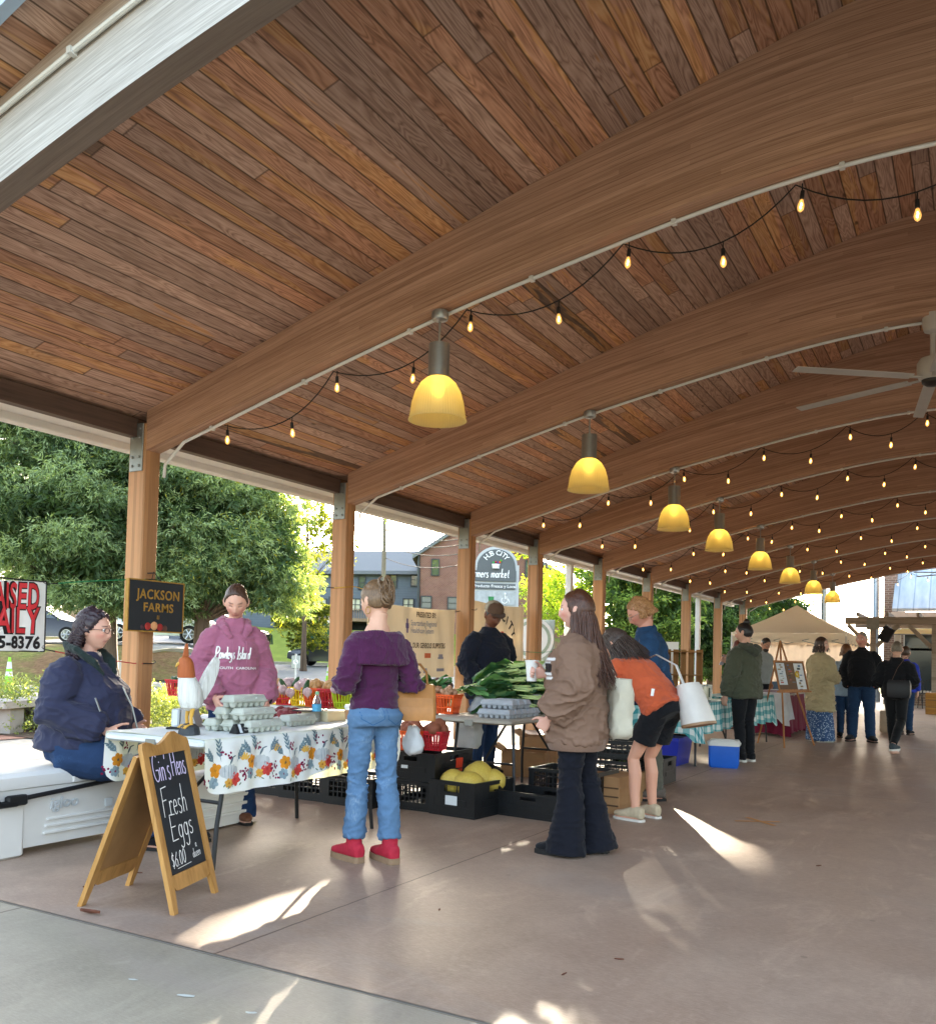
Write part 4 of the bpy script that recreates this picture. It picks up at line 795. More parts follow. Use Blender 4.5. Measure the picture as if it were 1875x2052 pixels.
pg = thing('pergola', 'grey timber pergola with braced posts in front of the brick shop', 'pergola', (0, 0, 0)); m_gtim = wood('grey_timber', 'a89f92', '7d7468', 0, 9)
YP = 29.4; MB().box((.2, YP, 2.62), (7.4, .16, .22)).build('beam', m_gtim, pg, 0); MB().box((.1, YP+2.6, 2.62), (7.2, .16, .22)).build('beam', m_gtim, pg, 0)
for x in (-2.73, -1.08, 1.6, 3.6):
    MB().bbox((x, YP, 1.255), (.17, .17, 2.51), .012).build('post', m_gtim, pg)
    for s in (-1, 1): a = V((x+s*.1, YP, 1.85)); b = V((x+s*.7, YP, 2.5)); MB().box((a+b)/2, ((b-a).length, .11, .12), rotmat(0, -math.atan2(b.z-a.z, b.x-a.x), 0)).build('brace', m_gtim, pg, 0)
for i in range(9): MB().box((-3.1+i*.8, YP+1.2, 2.79), (.07, 3.6, .12)).build('rafter', m_gtim, pg, 0)
MB().box((-2.73, YP-.1, 2.5), (.34, .04, .3)).build('bracket', m_galv, pg, 0)
lp = thing('lamp_post', 'tall pale blue grey metal lamp post behind the pergola', 'lamp post', (-3.2, 35.5, 0)); MB().lathe([(.16, 0), (.16, .3), (.11, .4), (.1, 6)], n=14).build('pole', M('lamp_post_grey', 'a3b3bd', .4, .05, 4, .03, metal=.4), lp); MB().tube([(0, 0, 5.8), (-.5, 0, 6.2), (-1.2, 0, 6.2)], .05, 8).build('arm', m_galv, lp)
lp2 = thing('lamp_post', 'short grey post top rising behind the beige tent', 'lamp post', (-5.6, 40.0, 0)); MB().lathe([(.16, 0), (.12, .4), (.1, 4.6), (.14, 4.62), (.14, 4.9)], n=14).build('pole', m_galv, lp2)
spk = thing('loudspeaker', 'black loudspeaker fixed under the pergola beam', 'loudspeaker', (-2.36, YP-.06, 2.22)); MB().bbox((0, 0, 0), (.32, .24, .42), .03, rotmat(.2, .5, 0)).build('cabinet', M('speaker_black', '18181a', .6), spk); MB().box((-.02, .12, .2), (.06, .2, .2)).build('bracket', m_galv, spk, 0)
aw = thing('awning', 'sunlit yellow cloth awning over the shop window', 'awning', (0, 0, 0)); MB().loft([[(-2.5, YB-1.6, 2.28), (-2.5, YB-1.6, 2.31), (-2.2, YB-.3, 2.52), (-2.2, YB-.3, 2.49)], [(-.6, YB-1.6, 2.28), (-.6, YB-1.6, 2.31), (-.2, YB-.3, 2.52), (-.2, YB-.3, 2.49)]]).build('cloth', cloth('awning_cloth', 'e3c878', trans=.5), aw, 0); MB().tube([(-2.5, YB-1.6, 2.29), (-.6, YB-1.6, 2.29)], .02, 6).build('rail', m_galv, aw)
def metal_chair(x, y, rz, lab):
    t = thing('patio_chair', lab, 'chair', (x, y, .0), rz, 'black patio chairs outside the shop'); m_ = M('chair_black_metal', '1c1c1e', .5)
    st = MB().bbox((0, 0, .45), (.42, .42, .025), .03).build('seat', m_, t)
    for sx_ in (-1, 1):
        for sy in (-1, 1): MB().tube([(sx_*.18, sy*.18, .44), (sx_*.21, sy*.22, 0)], .012, 6).build('leg', m_, t)
    bk = MB().tube([(-.19, -.2, .45), (-.2, -.25, .8), (0, -.27, .9), (.2, -.25, .8), (.19, -.2, .45)], .013, 6)
    for q in (-.1, 0, .1): bk.tube([(q, -.2, .46), (q, -.265, .87)], .008, 5)
    bk.build('backrest', m_, t)
metal_chair(-1.75, 30.6, 2.4, 'black metal patio chair beside the shop window'); metal_chair(-1.35, 31.2, 2.9, 'black metal patio chair tucked against the knee wall')
bxp = thing('planter_box', 'orange brown wooden planter box on the paving before the shop', 'planter', (-.72, 27.4, 0)); m_or = wood('orange_wood', 'b5823c', '8a5c28', 0, 8); MB().bbox((0, 0, .29), (1.0, .5, .58), .015).build('box', m_or, bxp)
for z in (.2, .39): MB().box((0, -.252, z), (.99, .012, .012)).build('groove', m_frame, bxp, 0)
# ================================================================== market stalls
def gp(px, py, z=0.0):
    """point on the level z seen in direction (px, py)"""
    d = rr*((px-937.5)/1805)+uu*((1250-py)/1805)+fw; return V((0, 0, 1.23))+d*((z-1.23)/d.z)
m_tabw = M('white_table_plastic', 'd3dade', .45, .04, 6, .08, 120); m_tabg = M('grey_table_plastic', 'a29c90', .55, .06, 6, .1, 120); m_leg = M('black_table_legs', '1b1b1c', .45, .1, 8, .03)
m_crate = M('black_crate_plastic', '121417', .42, .25, 7, .12, 60); m_card = M('corrugated_cardboard', '9a7550', .9, .12, 5, .15, 60)
def folding_table(label, c, rz, L, W, h, m, legs=True):
    t = thing('folding_table', label, 'table', c, rz); MB().bbox((0, 0, h-.022), (W, L, .044), .03).build('tabletop', m, t)
    for s in (-1, 1):
        for q in (-1, 1): MB().tube([(q*(W/2-.12), s*(L/2-.28), h-.045), (q*(W/2-.10), s*(L/2-.27), .40), (q*(W/2-.06), s*(L/2-.20), .25), (q*(W/2-.05), s*(L/2-.17), .0)], .0135, 8).build('leg', m_leg, t)
        br = MB().tube([(-(W/2-.1), s*(L/2-.27), .36), (W/2-.1, s*(L/2-.27), .36)], .011, 6); br.tube([(0, s*(L/2-.27), .36), (0, s*(L/2-.72), h-.05)], .011, 6); br.build('brace', m_leg, t)
    MB().bbox((W/2+.001, -L*.14, h-.03), (.012, .07, .05), .004).build('latch', m_galv, t)
    MB().bbox((0, -L/2-.001, h-.04), (.08, .014, .05), .004).build('latch', m_galv, t)
    return t
T1X0, T1X1, T1Y0, T1Y1, TZ = -4.44, -3.66, 3.56, 5.42, .74
folding_table('white plastic folding table under the floral cloth of the egg stall', ((T1X0+T1X1)/2, (T1Y0+T1Y1)/2, 0), 0, T1Y1-T1Y0, T1X1-T1X0, TZ, m_tabw)
# ------------------------------------------------------------------ floral tablecloth: printed pattern follows the drape
tc_ = attr_mat('printed_linen', .9, .2, 300, .2, trans=.12)
def fcol(c): return np.array(hx(c)[:3])
def cloth_floral():
    V_, F_, C_ = [], [], []; base = fcol('e6eaec'); Y0, Y1 = T1Y0+.02, T1Y1+.03; DR = .318
    def drape(side, y, v, lift=0.0):
        s = 1 if side else -1; xe = T1X1 if side else T1X0; fold = .012*SIN(y*15+side)*min(v/.12, 1)+.007*SIN(y*37+v*6)*min(v/.1, 1); b = min(v/.03, 1)
        x = xe+s*(.012*b+v*.04+fold+lift); z = TZ+.006+lift*(1-b)-max(v-.012, 0); return (x, y, z)
    def addgrid(P, n, col):
        o = len(V_)
        for r in P: V_.extend(r)
        for i in range(len(P)-1):
            for j in range(n-1): a = o+i*n+j; F_.append((a, a+1, a+n+1, a+n))
        C_.extend([col]*(len(P)*n))
    NY = 90; ys = [Y0+(Y1-Y0)*i/NY for i in range(NY+1)]
    addgrid([[(T1X0-.012+(T1X1-T1X0+.024)*j/12, y, TZ+.006+.0018*SIN(y*40+j)-(max(0, y-T1Y1)*1.2)) for j in range(13)] for y in ys], 13, base)
    for side in (0, 1):
        P = []
        for i, y in enumerate(ys):
            e = min(y-Y0, Y1-y); dep = DR if e > .1 else DR-.1+math.sqrt(max(0, .1*.1-(.1-e)**2)); P.append([drape(side, y, dep*(j/16)) for j in range(17)])
        addgrid(P, 17, base)
    def dab(side, y, v, pts, c):
        dab1(side, y, v, pts, c, .0025)
        if not side: dab1(side, y, v, pts, c, -.0025)
    def dab1(side, y, v, pts, c, lf):
        """printed shape: outline in (y, v) around a centre, as a fan"""
        o = len(V_); V_.append(drape(side, y, v, lf))
        for a, b in pts: V_.append(drape(side, y+a, max(.016, v+b), lf))
        n = len(pts); F_.extend([(o, o+1+i, o+1+(i+1) % n) for i in range(n)]); C_.extend([np.array(c)*1.0]*(n+1))
    def ell(a, b, r=0, n=12): return [(a*COS(2*PI*i/n)*COS(r)-b*SIN(2*PI*i/n)*SIN(r), a*COS(2*PI*i/n)*SIN(r)+b*SIN(2*PI*i/n)*COS(r)) for i in range(n)]
    def flower(s, y, v, r, c, ctr):
        for q in range(6): a = q*PI/3+.3; dab(s, y+r*.58*COS(a), v+r*.58*SIN(a), ell(r*.48, r*.40, a), c*random.uniform(.8, 1.15))
        dab(s, y, v, ell(r*.34, r*.34), c*.8); dab(s, y, v, ell(r*.2, r*.2), ctr)
    def leafsp(s, y, v, ang, L, c):
        for q in range(4):
            for sd in (-1, 1): t = .25+.22*q; a = ang+sd*.55; dab(s, y+L*t*COS(ang)+.018*COS(a), v+L*t*SIN(ang)+.018*SIN(a), ell(.020, .0055, a, 8), c*random.uniform(.85, 1.2))
        dab(s, y+L*.5*COS(ang), v+L*.5*SIN(ang), ell(L*.55, .0022, ang, 6), c)
    def berries(s, y, v, n):
        for q in range(n): dab(s, y+random.uniform(-.03, .03), v+random.uniform(-.028, .028), ell(.0068, .0068, 0, 8), fcol('7d1c46')*random.uniform(.8, 1.3))
    gr, org, red, blu, teal, gold = fcol('c3c9ce'), fcol('d9912c'), fcol('cf4b45'), fcol('8fa6b3'), fcol('6d8390'), fcol('e0b45a')
    for side in (1, 0):
        y, k = Y0+.17, 0
        while y < Y1-.1:
            v = .20 if k % 2 == 0 else .17
            leafsp(side, y-.05, v-.06, -1.75, .11, teal); leafsp(side, y-.09, v-.05, -2.3, .08, teal*1.1); leafsp(side, y+.06, v-.05, -.9, .08, teal*1.15)
            for q in range(5): a = (q-2)*.021; dab(side, y+a, v, ell(.021, (.030, .041, .046, .041, .030)[q], (-.25, -.12, 0, .12, .25)[q], 14), gr*(1.0+.10*(q % 2)-.04*abs(q-2)))
            for q in range(4): a = (q-1.5)*.021; dab(side, y+a, v, ell(.0014, .036, 0, 8), teal*1.1)
            dab(side, y+.012, v-.062, ell(.007, .024, .5, 8), teal*.8); dab(side, y+.03, v-.083, ell(.018, .004, -.3, 8), teal*.8)
            flower(side, y-.085, v-.012, .040, org, fcol('5b5648')); flower(side, y+.045, v+.043, .040, red, fcol('b2302f')); flower(side, y-.10, v+.055, .032, blu, fcol('7d1c46')); flower(side, y-.005, v+.062, .028, gold*np.array([1, .9, .7]), fcol('a8641e'))
            berries(side, y-.02, v-.10, 9); berries(side, y+.105, v+.03, 11); berries(side, y-.15, v+.05, 6)
            for q in range(5): a = -1.57+(q-2)*.45; dab(side, y+.125+.03*COS(a), v-.05+.03*SIN(a), ell(.022, .008, a, 8), gold)
            for q in range(5): dab(side, y+random.uniform(-.08, .1), v+.085+random.uniform(-.012, .012), ell(.012, .004, random.uniform(0, 3), 6), fcol('6f7f6a'))
            y += .275; k += 1
    me = bpy.data.meshes.new('tablecloth'); me.from_pydata([tuple(p) for p in V_], [], F_); setcol(me, np.array(C_)); return tag(link('tablecloth', me, tc_, None, 60), 'white linen tablecloth printed with pumpkins and flowers draped over the egg table', 'tablecloth')
cloth_floral()
# ------------------------------------------------------------------ chalkboard easel
m_pine = wood('golden_pine', 'b98a4e', '94682f', 2, 10, 0, .5); m_mdf = M('hardboard', '9b7448', .8, .08, 12, .1, 80)
g = G('chalkboard'); n_ = g.noise(g.coord('Object'), 7, 5, .65); g.p(Base_Color=g.ramp(n_, [(.3, hx('14181d')), (.7, hx('22282e'))]), Roughness=.75); m_chalkb = g.m
m_chalk = M('white_chalk', 'f2f2f0', .95, .05, 60, .3, 200); m_chalkv = M('lilac_chalk', 'd9cdf0', .95, .06, 60, .3, 200)
ab = thing('a_frame_sign', 'wooden folding chalkboard reading Gin\'s Hens Fresh Eggs $6.00 a dozen', 'chalkboard sign', (0, 0, 0))
FL, FR, BL, BR = V((-3.225, 3.0, 0)), V((-3.365, 3.42, 0)), V((-3.693, 2.855, 0)), V((-3.84, 3.26, 0)); ax_ = (FR-FL).normalized(); W_ = .44
TL_ = (FL+BL)/2+V((.03, .02, .775)); TR_ = TL_+ax_*(FR-FL).length
def aframe(pl, pr, tl, tr, back):
    up_ = (tl-pl).normalized(); nn = ax_.cross(up_) * (1 if not back else -1); L = (tl-pl).length; fm = MB()
    o = lambda x, y, z=0: pl+ax_*x+up_*y+nn*z
    def bar(poly, z0=-.011, z1=.011): 
        n = len(poly); fm.add([o(x, y, z0) for x, y in poly]+[o(x, y, z1) for x, y in poly], [tuple(reversed(range(n))), tuple(range(n, 2*n))]+[(i, (i+1) % n, n+(i+1) % n, n+i) for i in range(n)])
    w = W_; s = .046
    bar([(0, 0), (.036, 0), (s, .09), (s, L-.06), (0, L-.06)]); bar([(w-s, .09), (w-.036, 0), (w, 0), (w, L-.06), (w-s, L-.06)])
    bar([(s, .10)]+[(s+.035*(1-COS(R(a))), .10-.035*SIN(R(a))+.035) for a in (20, 50, 90)]+[(w-s-.035*(1-COS(R(a))), .10-.035*SIN(R(a))+.035) for a in (90, 50, 20)]+[(w-s, .10), (w-s, .175), (s, .175)], -.0105, .0105)
    if not back: bar([(0, L-.06), (0, L-.02), (.012, L+.005), (.05, L+.012)]+[(.05+(w-.1)*i/10, L+.012-.028*SIN(PI*min(i/3, 1))*(i < 3)+.055*SIN(PI*max(0, (i-3)/7))*.75 if False else L+.010+.038*math.exp(-((i-7.4)/1.7)**2)-.022*math.exp(-((i-2.6)/1.5)**2)) for i in range(11)]+[(w-.012, L+.005), (w, L-.02), (w, L-.06)], -.0112, .0112)
    else: bar([(0, L-.06), (0, L-.01), (w, L-.01), (w, L-.06)])
    f = fm.build('back_frame' if back else 'front_frame', m_pine, ab, 30)
    bd = MB(); P = [o(x, y, -.004) for x, y in ((s, .176), (w-s, .176), (w-s, L-.0605), (s, L-.0605))]; bd.add(P+[p+nn*.006 for p in P], [(3, 2, 1, 0), (4, 5, 6, 7), (0, 1, 5, 4), (1, 2, 6, 5), (2, 3, 7, 6), (3, 0, 4, 7)])
    b_ = bd.build('back_panel' if back else 'chalkboard', m_mdf if back else m_chalkb, f, 0)
    return f, o, up_, nn, L
f_, o_, up_, nn_, L_ = aframe(FL, FR, TL_, TR_, False)
chm = MB()
for txt, x, y, size, sx, r_, dr in (("Gin's", .066, L_-.185, .13, .62, .0034, -.0), ("Hens", .236, L_-.175, .13, .52, .0034, .05)): hm, _ = hand(txt, size, o_(x, y, .004), ax_, up_, r_, sx, .02); chm.join(hm)
chm.build('chalk_writing', m_chalkv, f_, 40); chm = MB()
for txt, x, y, size, sx, r_, dr in (("Fresh", .085, .445, .14, .72, .0026, 0), ("Eggs", .115, .325, .125, .9, .0026, .05), ("$6.00", .075, .205, .068, .85, .0021, .05), ("dozen", .275, .215, .045, .75, .0014, .05), ("a", .315, .262, .036, .8, .0014, 0)): hm, _ = hand(txt, size, o_(x, y, .004), ax_, up_, r_, sx, .06, dr); chm.join(hm)
chm.tube([o_(.12, .195, .004), o_(.25, .2, .004)], .0014, 5, flat=.35, ref=tuple(nn_)); chm.build('chalk_writing', m_chalk, f_, 40)
aframe(BL, BR, TL_+V((-.02, 0, -.045)), TR_+V((-.02, 0, -.045)), True)
# ------------------------------------------------------------------ coolers
m_cool = M('cooler_white_plastic', 'd8d8d5', .42, .04, 4, .06, 200); m_blackp = M('black_plastic', '15171a', .5, .12, 8, .08)
cl = thing('cooler', 'large white wheeled cooler with black tow handle under the seated seller', 'cooler', (-5.09, 3.62, 0), 0)      # front face looks along +x
hL, hW = .52, .27
rg = [[(hW*k-.01*(z < .1), y, z) if False else (x*k, y*k2, z) for x, y in ((-hW, -hL), (hW, -hL), (hW, hL), (-hW, hL))] for k, k2, z in ((.90, .93, .05), (.94, .96, .2), (1, 1, .40))]
MB().loft([[V(p) for p in r] for r in rg]).build('body', m_cool, cl, 20)
for y0, y1 in ((-.5, -.26),): MB().bbox((.0, (y0+y1)/2, .21), (.53, .24, .42), .03).build('end_leg', m_cool, cl, 30)
for z in (.12, .16, .20): MB().bbox((hW*.93, .12, z), (.03, .60-z*.5, .018), .006).build('rib', m_cool, cl)
ld = MB().loft([[(x*k, y*k2, z) for x, y in ((-hW, -hL+.03), (-hW+.03, -hL), (hW-.03, -hL), (hW, -hL+.03), (hW, hL-.03), (hW-.03, hL), (-hW+.03, hL), (-hW, hL-.03))] for k, k2, z in ((1.03, 1.01, .405), (1.04, 1.015, .43), (1.0, .995, .47), (.9, .95, .495))]).build('lid', m_cool, cl, 30)
MB().bbox((hW*1.03, .1, .425), (.02, .16, .04), .006).build('latch', m_cool, ld)
MB().tube([(hW+.03, .46, .405), (hW+.03, -.34, .35)], .014, 8).build('handle_bar', m_blackp, cl); MB().bbox((hW+.03, -.36, .345), (.045, .13, .06), .012).build('handle_bracket', m_blackp, cl)
MB().tube([(hW+.035, -.36, .33), (hW+.04, -.47, .33), (hW+.045, -.53, .40), (hW+.03, -.60, .44), (hW-.1, -.62, .46), (-hW, -.6, .46)], .021, 8).build('tow_handle', m_blackp, cl)
wh = MB().lathe([(.08, -.03), (.115, -.035), (.12, -.02), (.12, .02), (.115, .035), (.08, .03)], (hW-.05, .45, .12), 24, axis=(1, 0, 0)).build('wheel', m_tyre, cl); MB().lathe([(.001, .036), (.085, .034), (.09, .0)], (hW-.05, .45, .12), 16, axis=(1, 0, 0)).build('hub', m_galv, wh)
lg = textmesh("igloo", .1, .005, .001); place(lg, (hW*1.0+.0, -.02, .29), (0, 1, 0), (.12, 0, 1)).build('embossed_logo', M('embossed_white', 'c3c9cd', .4), cl, 0)
MB().bbox((hW*.995, .3, .25), (.008, .06, .05), .003).build('sticker', m_tabw, cl)
p_ = gp(405, 1645); c2 = thing('cooler', 'smaller white ribbed cooler standing under the egg table behind the chalkboard', 'cooler', (-4.72, 4.62, 0), .05)
MB().loft([[(x*k, y*k, z) for x, y in ((-.2, -.3), (.2, -.3), (.2, .3), (-.2, .3))] for k, z in ((.92, .02), (.95, .1), (1, .36))]).build('body', m_cool, c2, 0)
for z in (.1, .16, .22): MB().bbox((.196, 0, z), (.02, .5, .022), .005).build('rib', m_cool, c2)
MB().bbox((0, 0, .385), (.43, .63, .055), .03).build('lid', m_cool, c2)
# ------------------------------------------------------------------ egg cartons
m_pulp = M('egg_carton_pulp', 'b9beb4', .95, .06, 12, .5, 160); m_pulpg = M('grey_carton_pulp', 'a4aab0', .95, .06, 12, .5, 160)
_ec = {}
def carton(label, p, rz, grey=False, grp='egg cartons on the floral cloth'):
    key = 'g' if grey else 'w'
    if key in _ec: return dup(_ec[key], p, rz, label) if grp == _ec[key]['group'] else dup(_ec[key], p, rz, label)
    m = m_pulpg if grey else m_pulp; t = _ec[key] = thing('egg_carton', label, 'egg carton', p, rz, grp); b = MB(); L, W = .30, .105       # long side along local y
    b.bbox((0, 0, .031), (W-.004, L-.004, .007), .01)
    for i in range(6):
        for s in (-1, 1): c = V((s*.0255, -L/2+.027+i*.0492, 0)); b.loft([[c+V((COS(2*PI*j/10)*r, SIN(2*PI*j/10)*r, z)) for j in range(10)] for r, z in ((.013, 0), (.019, .006), (.0235, .028), (.0240, .034))])
    b.build('base', m, t, 40)
    ldm = MB().loft([[(x*W/2*k1, y*L/2*k2, z) for x, y in ((-1, -.97), (-.9, -1), (.9, -1), (1, -.97), (1, .97), (.9, 1), (-.9, 1), (-1, .97))] for k1, k2, z in ((1.06, 1.02, .034), (1.06, 1.02, .040), (.97, .985, .041), (.74, .92, .070), (.70, .90, .072))])
    for y in (-.055, .055): ldm.bbox((W/2*.9, y, .052), (.012, .014, .012), .003)
    ldm.build('lid', m, t, 35); return t
cy = [(3.95, 'left'), (4.02, 'm'), (4.27, 'r')]
E0 = V((-3.79, 4.06, TZ+.009)); dy = .315
for q, (dx_, dy_, dz, rz, lb) in enumerate(((.0, .11, 0, .02, 'egg carton at the front of the bottom layer behind the black card holder'), (-.125, .10, 0, -.02, 'egg carton in the middle of the bottom layer of the pyramid'), (-.25, .07, 0, .05, 'egg carton at the back of the bottom layer nearest the pink hoodie'),
        (-.03, .075, .0735, .03, 'egg carton at the front of the second layer beneath the top one'), (-.155, .065, .0735, .0, 'egg carton at the back of the second layer beneath the top one'), (-.085, .05, .147, .02, 'topmost egg carton of the pyramid on the floral cloth'), (-.16, .64, 0, .06, 'single egg carton standing apart between the pyramid and the coffee cup'))):
    carton(lb, (E0.x+dx_, E0.y+dy_, E0.z+dz), rz)
# ------------------------------------------------------------------ small things on the egg table
rs = thing('rooster_carving', 'carved wooden rooster with white body and orange head on a dark rock', 'carving', (-3.93, 3.73, TZ+.008), -.35)
m_rw = wood('carved_white_wood', 'd5d6d0', '9a968c', 2, 26); m_ro = wood('carved_orange_wood', 'a85c32', '7a3f22', 2, 20); m_ry = M('rooster_yellow', 'c99b3f', .6, .1)
MB().loft([[(COS(2*PI*j/12)*a+.0, SIN(2*PI*j/12)*b, z) for j in range(12)] for a, b, z in ((.075, .06, 0), (.072, .058, .02), (.06, .05, .045), (.03, .03, .062))]).build('rock', M('painted_rock', '2f3438', .6, .2, 20, .3), rs, 30)
for s in (-1, 1):
    lgm = MB().tube([(s*.028, .0, .04), (s*.03, -.005, .10), (s*.028, .005, .16)], [.011, .010, .016], 8)
    for q in (-1, 0, 1): lgm.tube([(s*.028, -.005, .058), (s*.028+q*.016, -.035, .05), (s*.03+q*.02, -.05, .038)], [.006, .006, .003], 6)
    lgm.build('leg', m_ry, rs)
MB().loft([[(COS(2*PI*j/14)*a, y+SIN(2*PI*j/14)*b, z) for j in range(14)] for a, b, y, z in ((.02, .02, .0, .135), (.05, .06, .005, .155), (.062, .075, .005, .20), (.06, .07, -.005, .26), (.05, .055, -.02, .31), (.04, .045, -.03, .34))]).build('body', m_rw, rs, 30)
hd = MB().loft([[(COS(2*PI*j/12)*a, y+SIN(2*PI*j/12)*b, z) for j in range(12)] for a, b, y, z in ((.047, .050, -.028, .325), (.047, .050, -.03, .35), (.044, .047, -.033, .385), (.040, .044, -.036, .412), (.030, .034, -.038, .434), (.012, .014, -.037, .447))]).build('head', m_ro, rs, 30)
MB().tube([(0, -.06, .415), (0, -.085, .40), (0, -.095, .385)], [.012, .009, .002], 8).build('beak', m_ry, hd)
MB().loft([[(-.006, y0, z), (.006, y0, z), (.006, y1, z), (-.006, y1, z)] for y0, y1, z in ((-.055, -.02, .44), (-.05, -.022, .47), (-.045, -.025, .50), (-.04, -.03, .52))]).build('comb', m_ro, hd, 0)
MB().loft([[(-w_, y0, z), (w_, y0, z), (w_, y1, z), (-w_, y1, z)] for w_, y0, y1, z in ((.025, .03, .08, .20), (.03, .05, .125, .28), (.024, .085, .155, .36), (.016, .12, .165, .42), (.006, .135, .16, .445))]).build('tail', m_rw, rs, 60)
p_ = gp(345, 1462, TZ); ph = thing('tablet', 'black tablet lying flat on the floral cloth beside the card reader', 'tablet', (-4.27, 3.98, TZ+.008), .5); MB().bbox((0, 0, .007), (.12, .19, .012), .012).build('body', m_blackp, ph); MB().bbox((0, 0, .0138), (.105, .17, .002), .008).build('screen', m_pane, ph)
cr = thing('card_reader', 'white and grey card payment stand on the near corner of the egg table', 'card reader', (-4.36, 4.12, TZ+.008), .5); m_grp = M('grey_plastic', '9d9a96', .5, .05)
MB().bbox((-.06, 0, .055), (.05, .12, .11), .01).build('stand', m_tabw, cr); MB().loft([[(x, y, z) for x, y in ((x0, -.075), (x1, -.075), (x1, .075), (x0, .075))] for x0, x1, z in ((-.01, .10), (-.0, .09), (.01, .04)) for z in (0,)] if False else [[(-.02, -.075, 0), (.085, -.075, 0), (.085, .075, 0), (-.02, .075, 0)], [(-.015, -.072, .13), (.035, -.072, .13), (.035, .072, .13), (-.015, .072, .13)]]).build('screen_head', m_grp, cr, 20)
ch = thing('card_holder', 'small black holder of business cards in front of the egg cartons', 'card holder', (-3.80, 3.99, TZ+.008), 0.1)
MB().loft([[(-.03, y, 0), (.035, y, 0), (.012, y, .055), (.0, y, .055)] for y in (-.05, .05)]).build('stand', m_blackp, ch, 0); MB().loft([[(.036, y, .004), (.0385, y, .004), (.0165, y, .054), (.014, y, .054)] for y in (-.028, -.006)]).build('card', m_tabw, ch, 0); MB().bbox((.03, .022, .02), (.03, .05, .03), .003).build('card_tray', m_blackp, ch)
place(textmesh("FRESH EGGS", .009, 0, .0), (.0462, .022, .021), (0, 1, 0), (0, 0, 1)).build('lettering', m_letw, ch, 0)
co = thing('coffee_cup', 'takeaway coffee cup with brown sleeve and white lid on the floral cloth', 'coffee cup', (-3.83, 5.12, TZ+.008)); m_paper = M('white_paper_cup', 'e4e4e0', .6, .03); m_kraft = M('kraft_sleeve', 'a27b58', .85, .08)
MB().lathe([(.03, 0), (.0315, .005), (.042, .11)], n=24).build('cup', m_paper, co); MB().lathe([(.0345, .028), (.0365, .028), (.0425, .092), (.0405, .092)], n=24).build('sleeve', m_kraft, co); MB().lathe([(.043, .108), (.0455, .11), (.0455, .117), (.040, .122), (.038, .13), (.01, .131)], n=24).build('lid', m_paper, co)
g = G('clear_plastic'); g.p(Base_Color=(.9, .95, .97, 1), Roughness=.05, Transmission_Weight=.9, IOR=1.1); m_clear = g.m
bo = thing('water_bottle', 'clear plastic water bottle with blue label beside the egg cartons', 'bottle', (-4.05, 5.02, TZ+.008)); MB().lathe([(.028, 0), (.032, .006), (.031, .03), (.032, .05), (.031, .06), (.032, .12), (.028, .15), (.014, .18), (.0125, .196)], n=24).build('bottle', m_clear, bo); MB().lathe([(.0328, .075), (.0332, .076), (.0332, .125), (.0328, .126)], n=24, cap=False).build('label', M('blue_label', '4f9fc4', .5, .25, 40), bo); MB().lathe([(.0145, .195), (.0145, .212), (.012, .214)], n=16).build('cap', M('green_cap', '7fb58a', .5), bo)
bx = thing('cash_box', 'cream wooden box with black folder on top behind the coffee cup', 'box', (-4.12, 5.22, TZ+.008), .1); MB().bbox((0, 0, .035), (.22, .32, .07), .004).build('box', M('cream_wood', 'c9bd9a', .6, .06, 5), bx); MB().bbox((-.06, -.12, .075), (.18, .25, .008), .004, rotmat(0, 0, .2)).build('folder', m_blackp, bx)
# ------------------------------------------------------------------ produce tables behind
folding_table('white folding table of produce baskets behind the pink hoodie seller', (-5.62, 6.92, 0), R(90+15), 2.5, .76, .74, m_tabw)
folding_table('low white table of potatoes and sweet potatoes in front of the produce baskets', (-5.32, 6.22, 0), R(90+8), 1.5, .6, .66, m_tabw)
m_bask = {k: M(k+'_basket_plastic', c, .4, .06, 8, .04) for k, c in (('red', 'c01f2c'), ('yellow', 'e3c312'), ('orange', 'e25a1c'), ('lime', 'b4c81e'))}
_bk = {}
def basket(colr, p, rz, lab, s=1.0):
    if colr in _bk: o = dup(_bk[colr], p, rz, lab); o.scale = (s, s, s); return o
    t = _bk[colr] = thing('produce_basket', lab, 'basket', p, rz, f'slatted produce baskets'); t.scale = (s, s, s); b = MB(); n = 7
    def q(z): k = .062+.022*z/.14; return k
    for sx_, sy in ((1, 0), (-1, 0), (0, 1), (0, -1)):
        for i in range(n):
            tt = -1+2*(i+.0)/(n-1); pts = []
            for z in (0, .14): k = q(z); pts.append(V((sx_*k, tt*k*.96, z)) if sx_ else V((tt*k*.96, sy*k, z)))
            b.tube(pts, .0055, 5)
        for z in (.004, .05, .125): k = q(z); b.tube([V((sx_*k, -k, z)), V((sx_*k, k, z))] if sx_ else [V((-k, sy*k, z)), V((k, sy*k, z))], .006, 5)
    b.bbox((0, 0, .004), (.12, .12, .006), .01); b.build('body', m_bask[colr], t, 30)
    r_ = MB(); k = q(.143)
    for sx_, sy in ((1, 0), (-1, 0), (0, 1), (0, -1)): r_.box((sx_*k, sy*k, .143), (.012 if sx_ else 2*k+.012, .012 if sy else 2*k+.012-.0004, .014+(.0006 if sx_ else 0)))
    r_.build('rim', m_bask[colr], t, 0); return t
def vegmat(name, c, c2, scale=3.0, rough=.5, spot=None):
    g = G(name); v = g.coord('Object'); n = g.noise(v, scale*8, 5, .6, .5); g.p(Base_Color=g.ramp(n, [(.35, hx(c)), (.62, hx(c2))]), Roughness=rough); g.bump(g.noise(v, 90, 3), .3, .003); return g.m
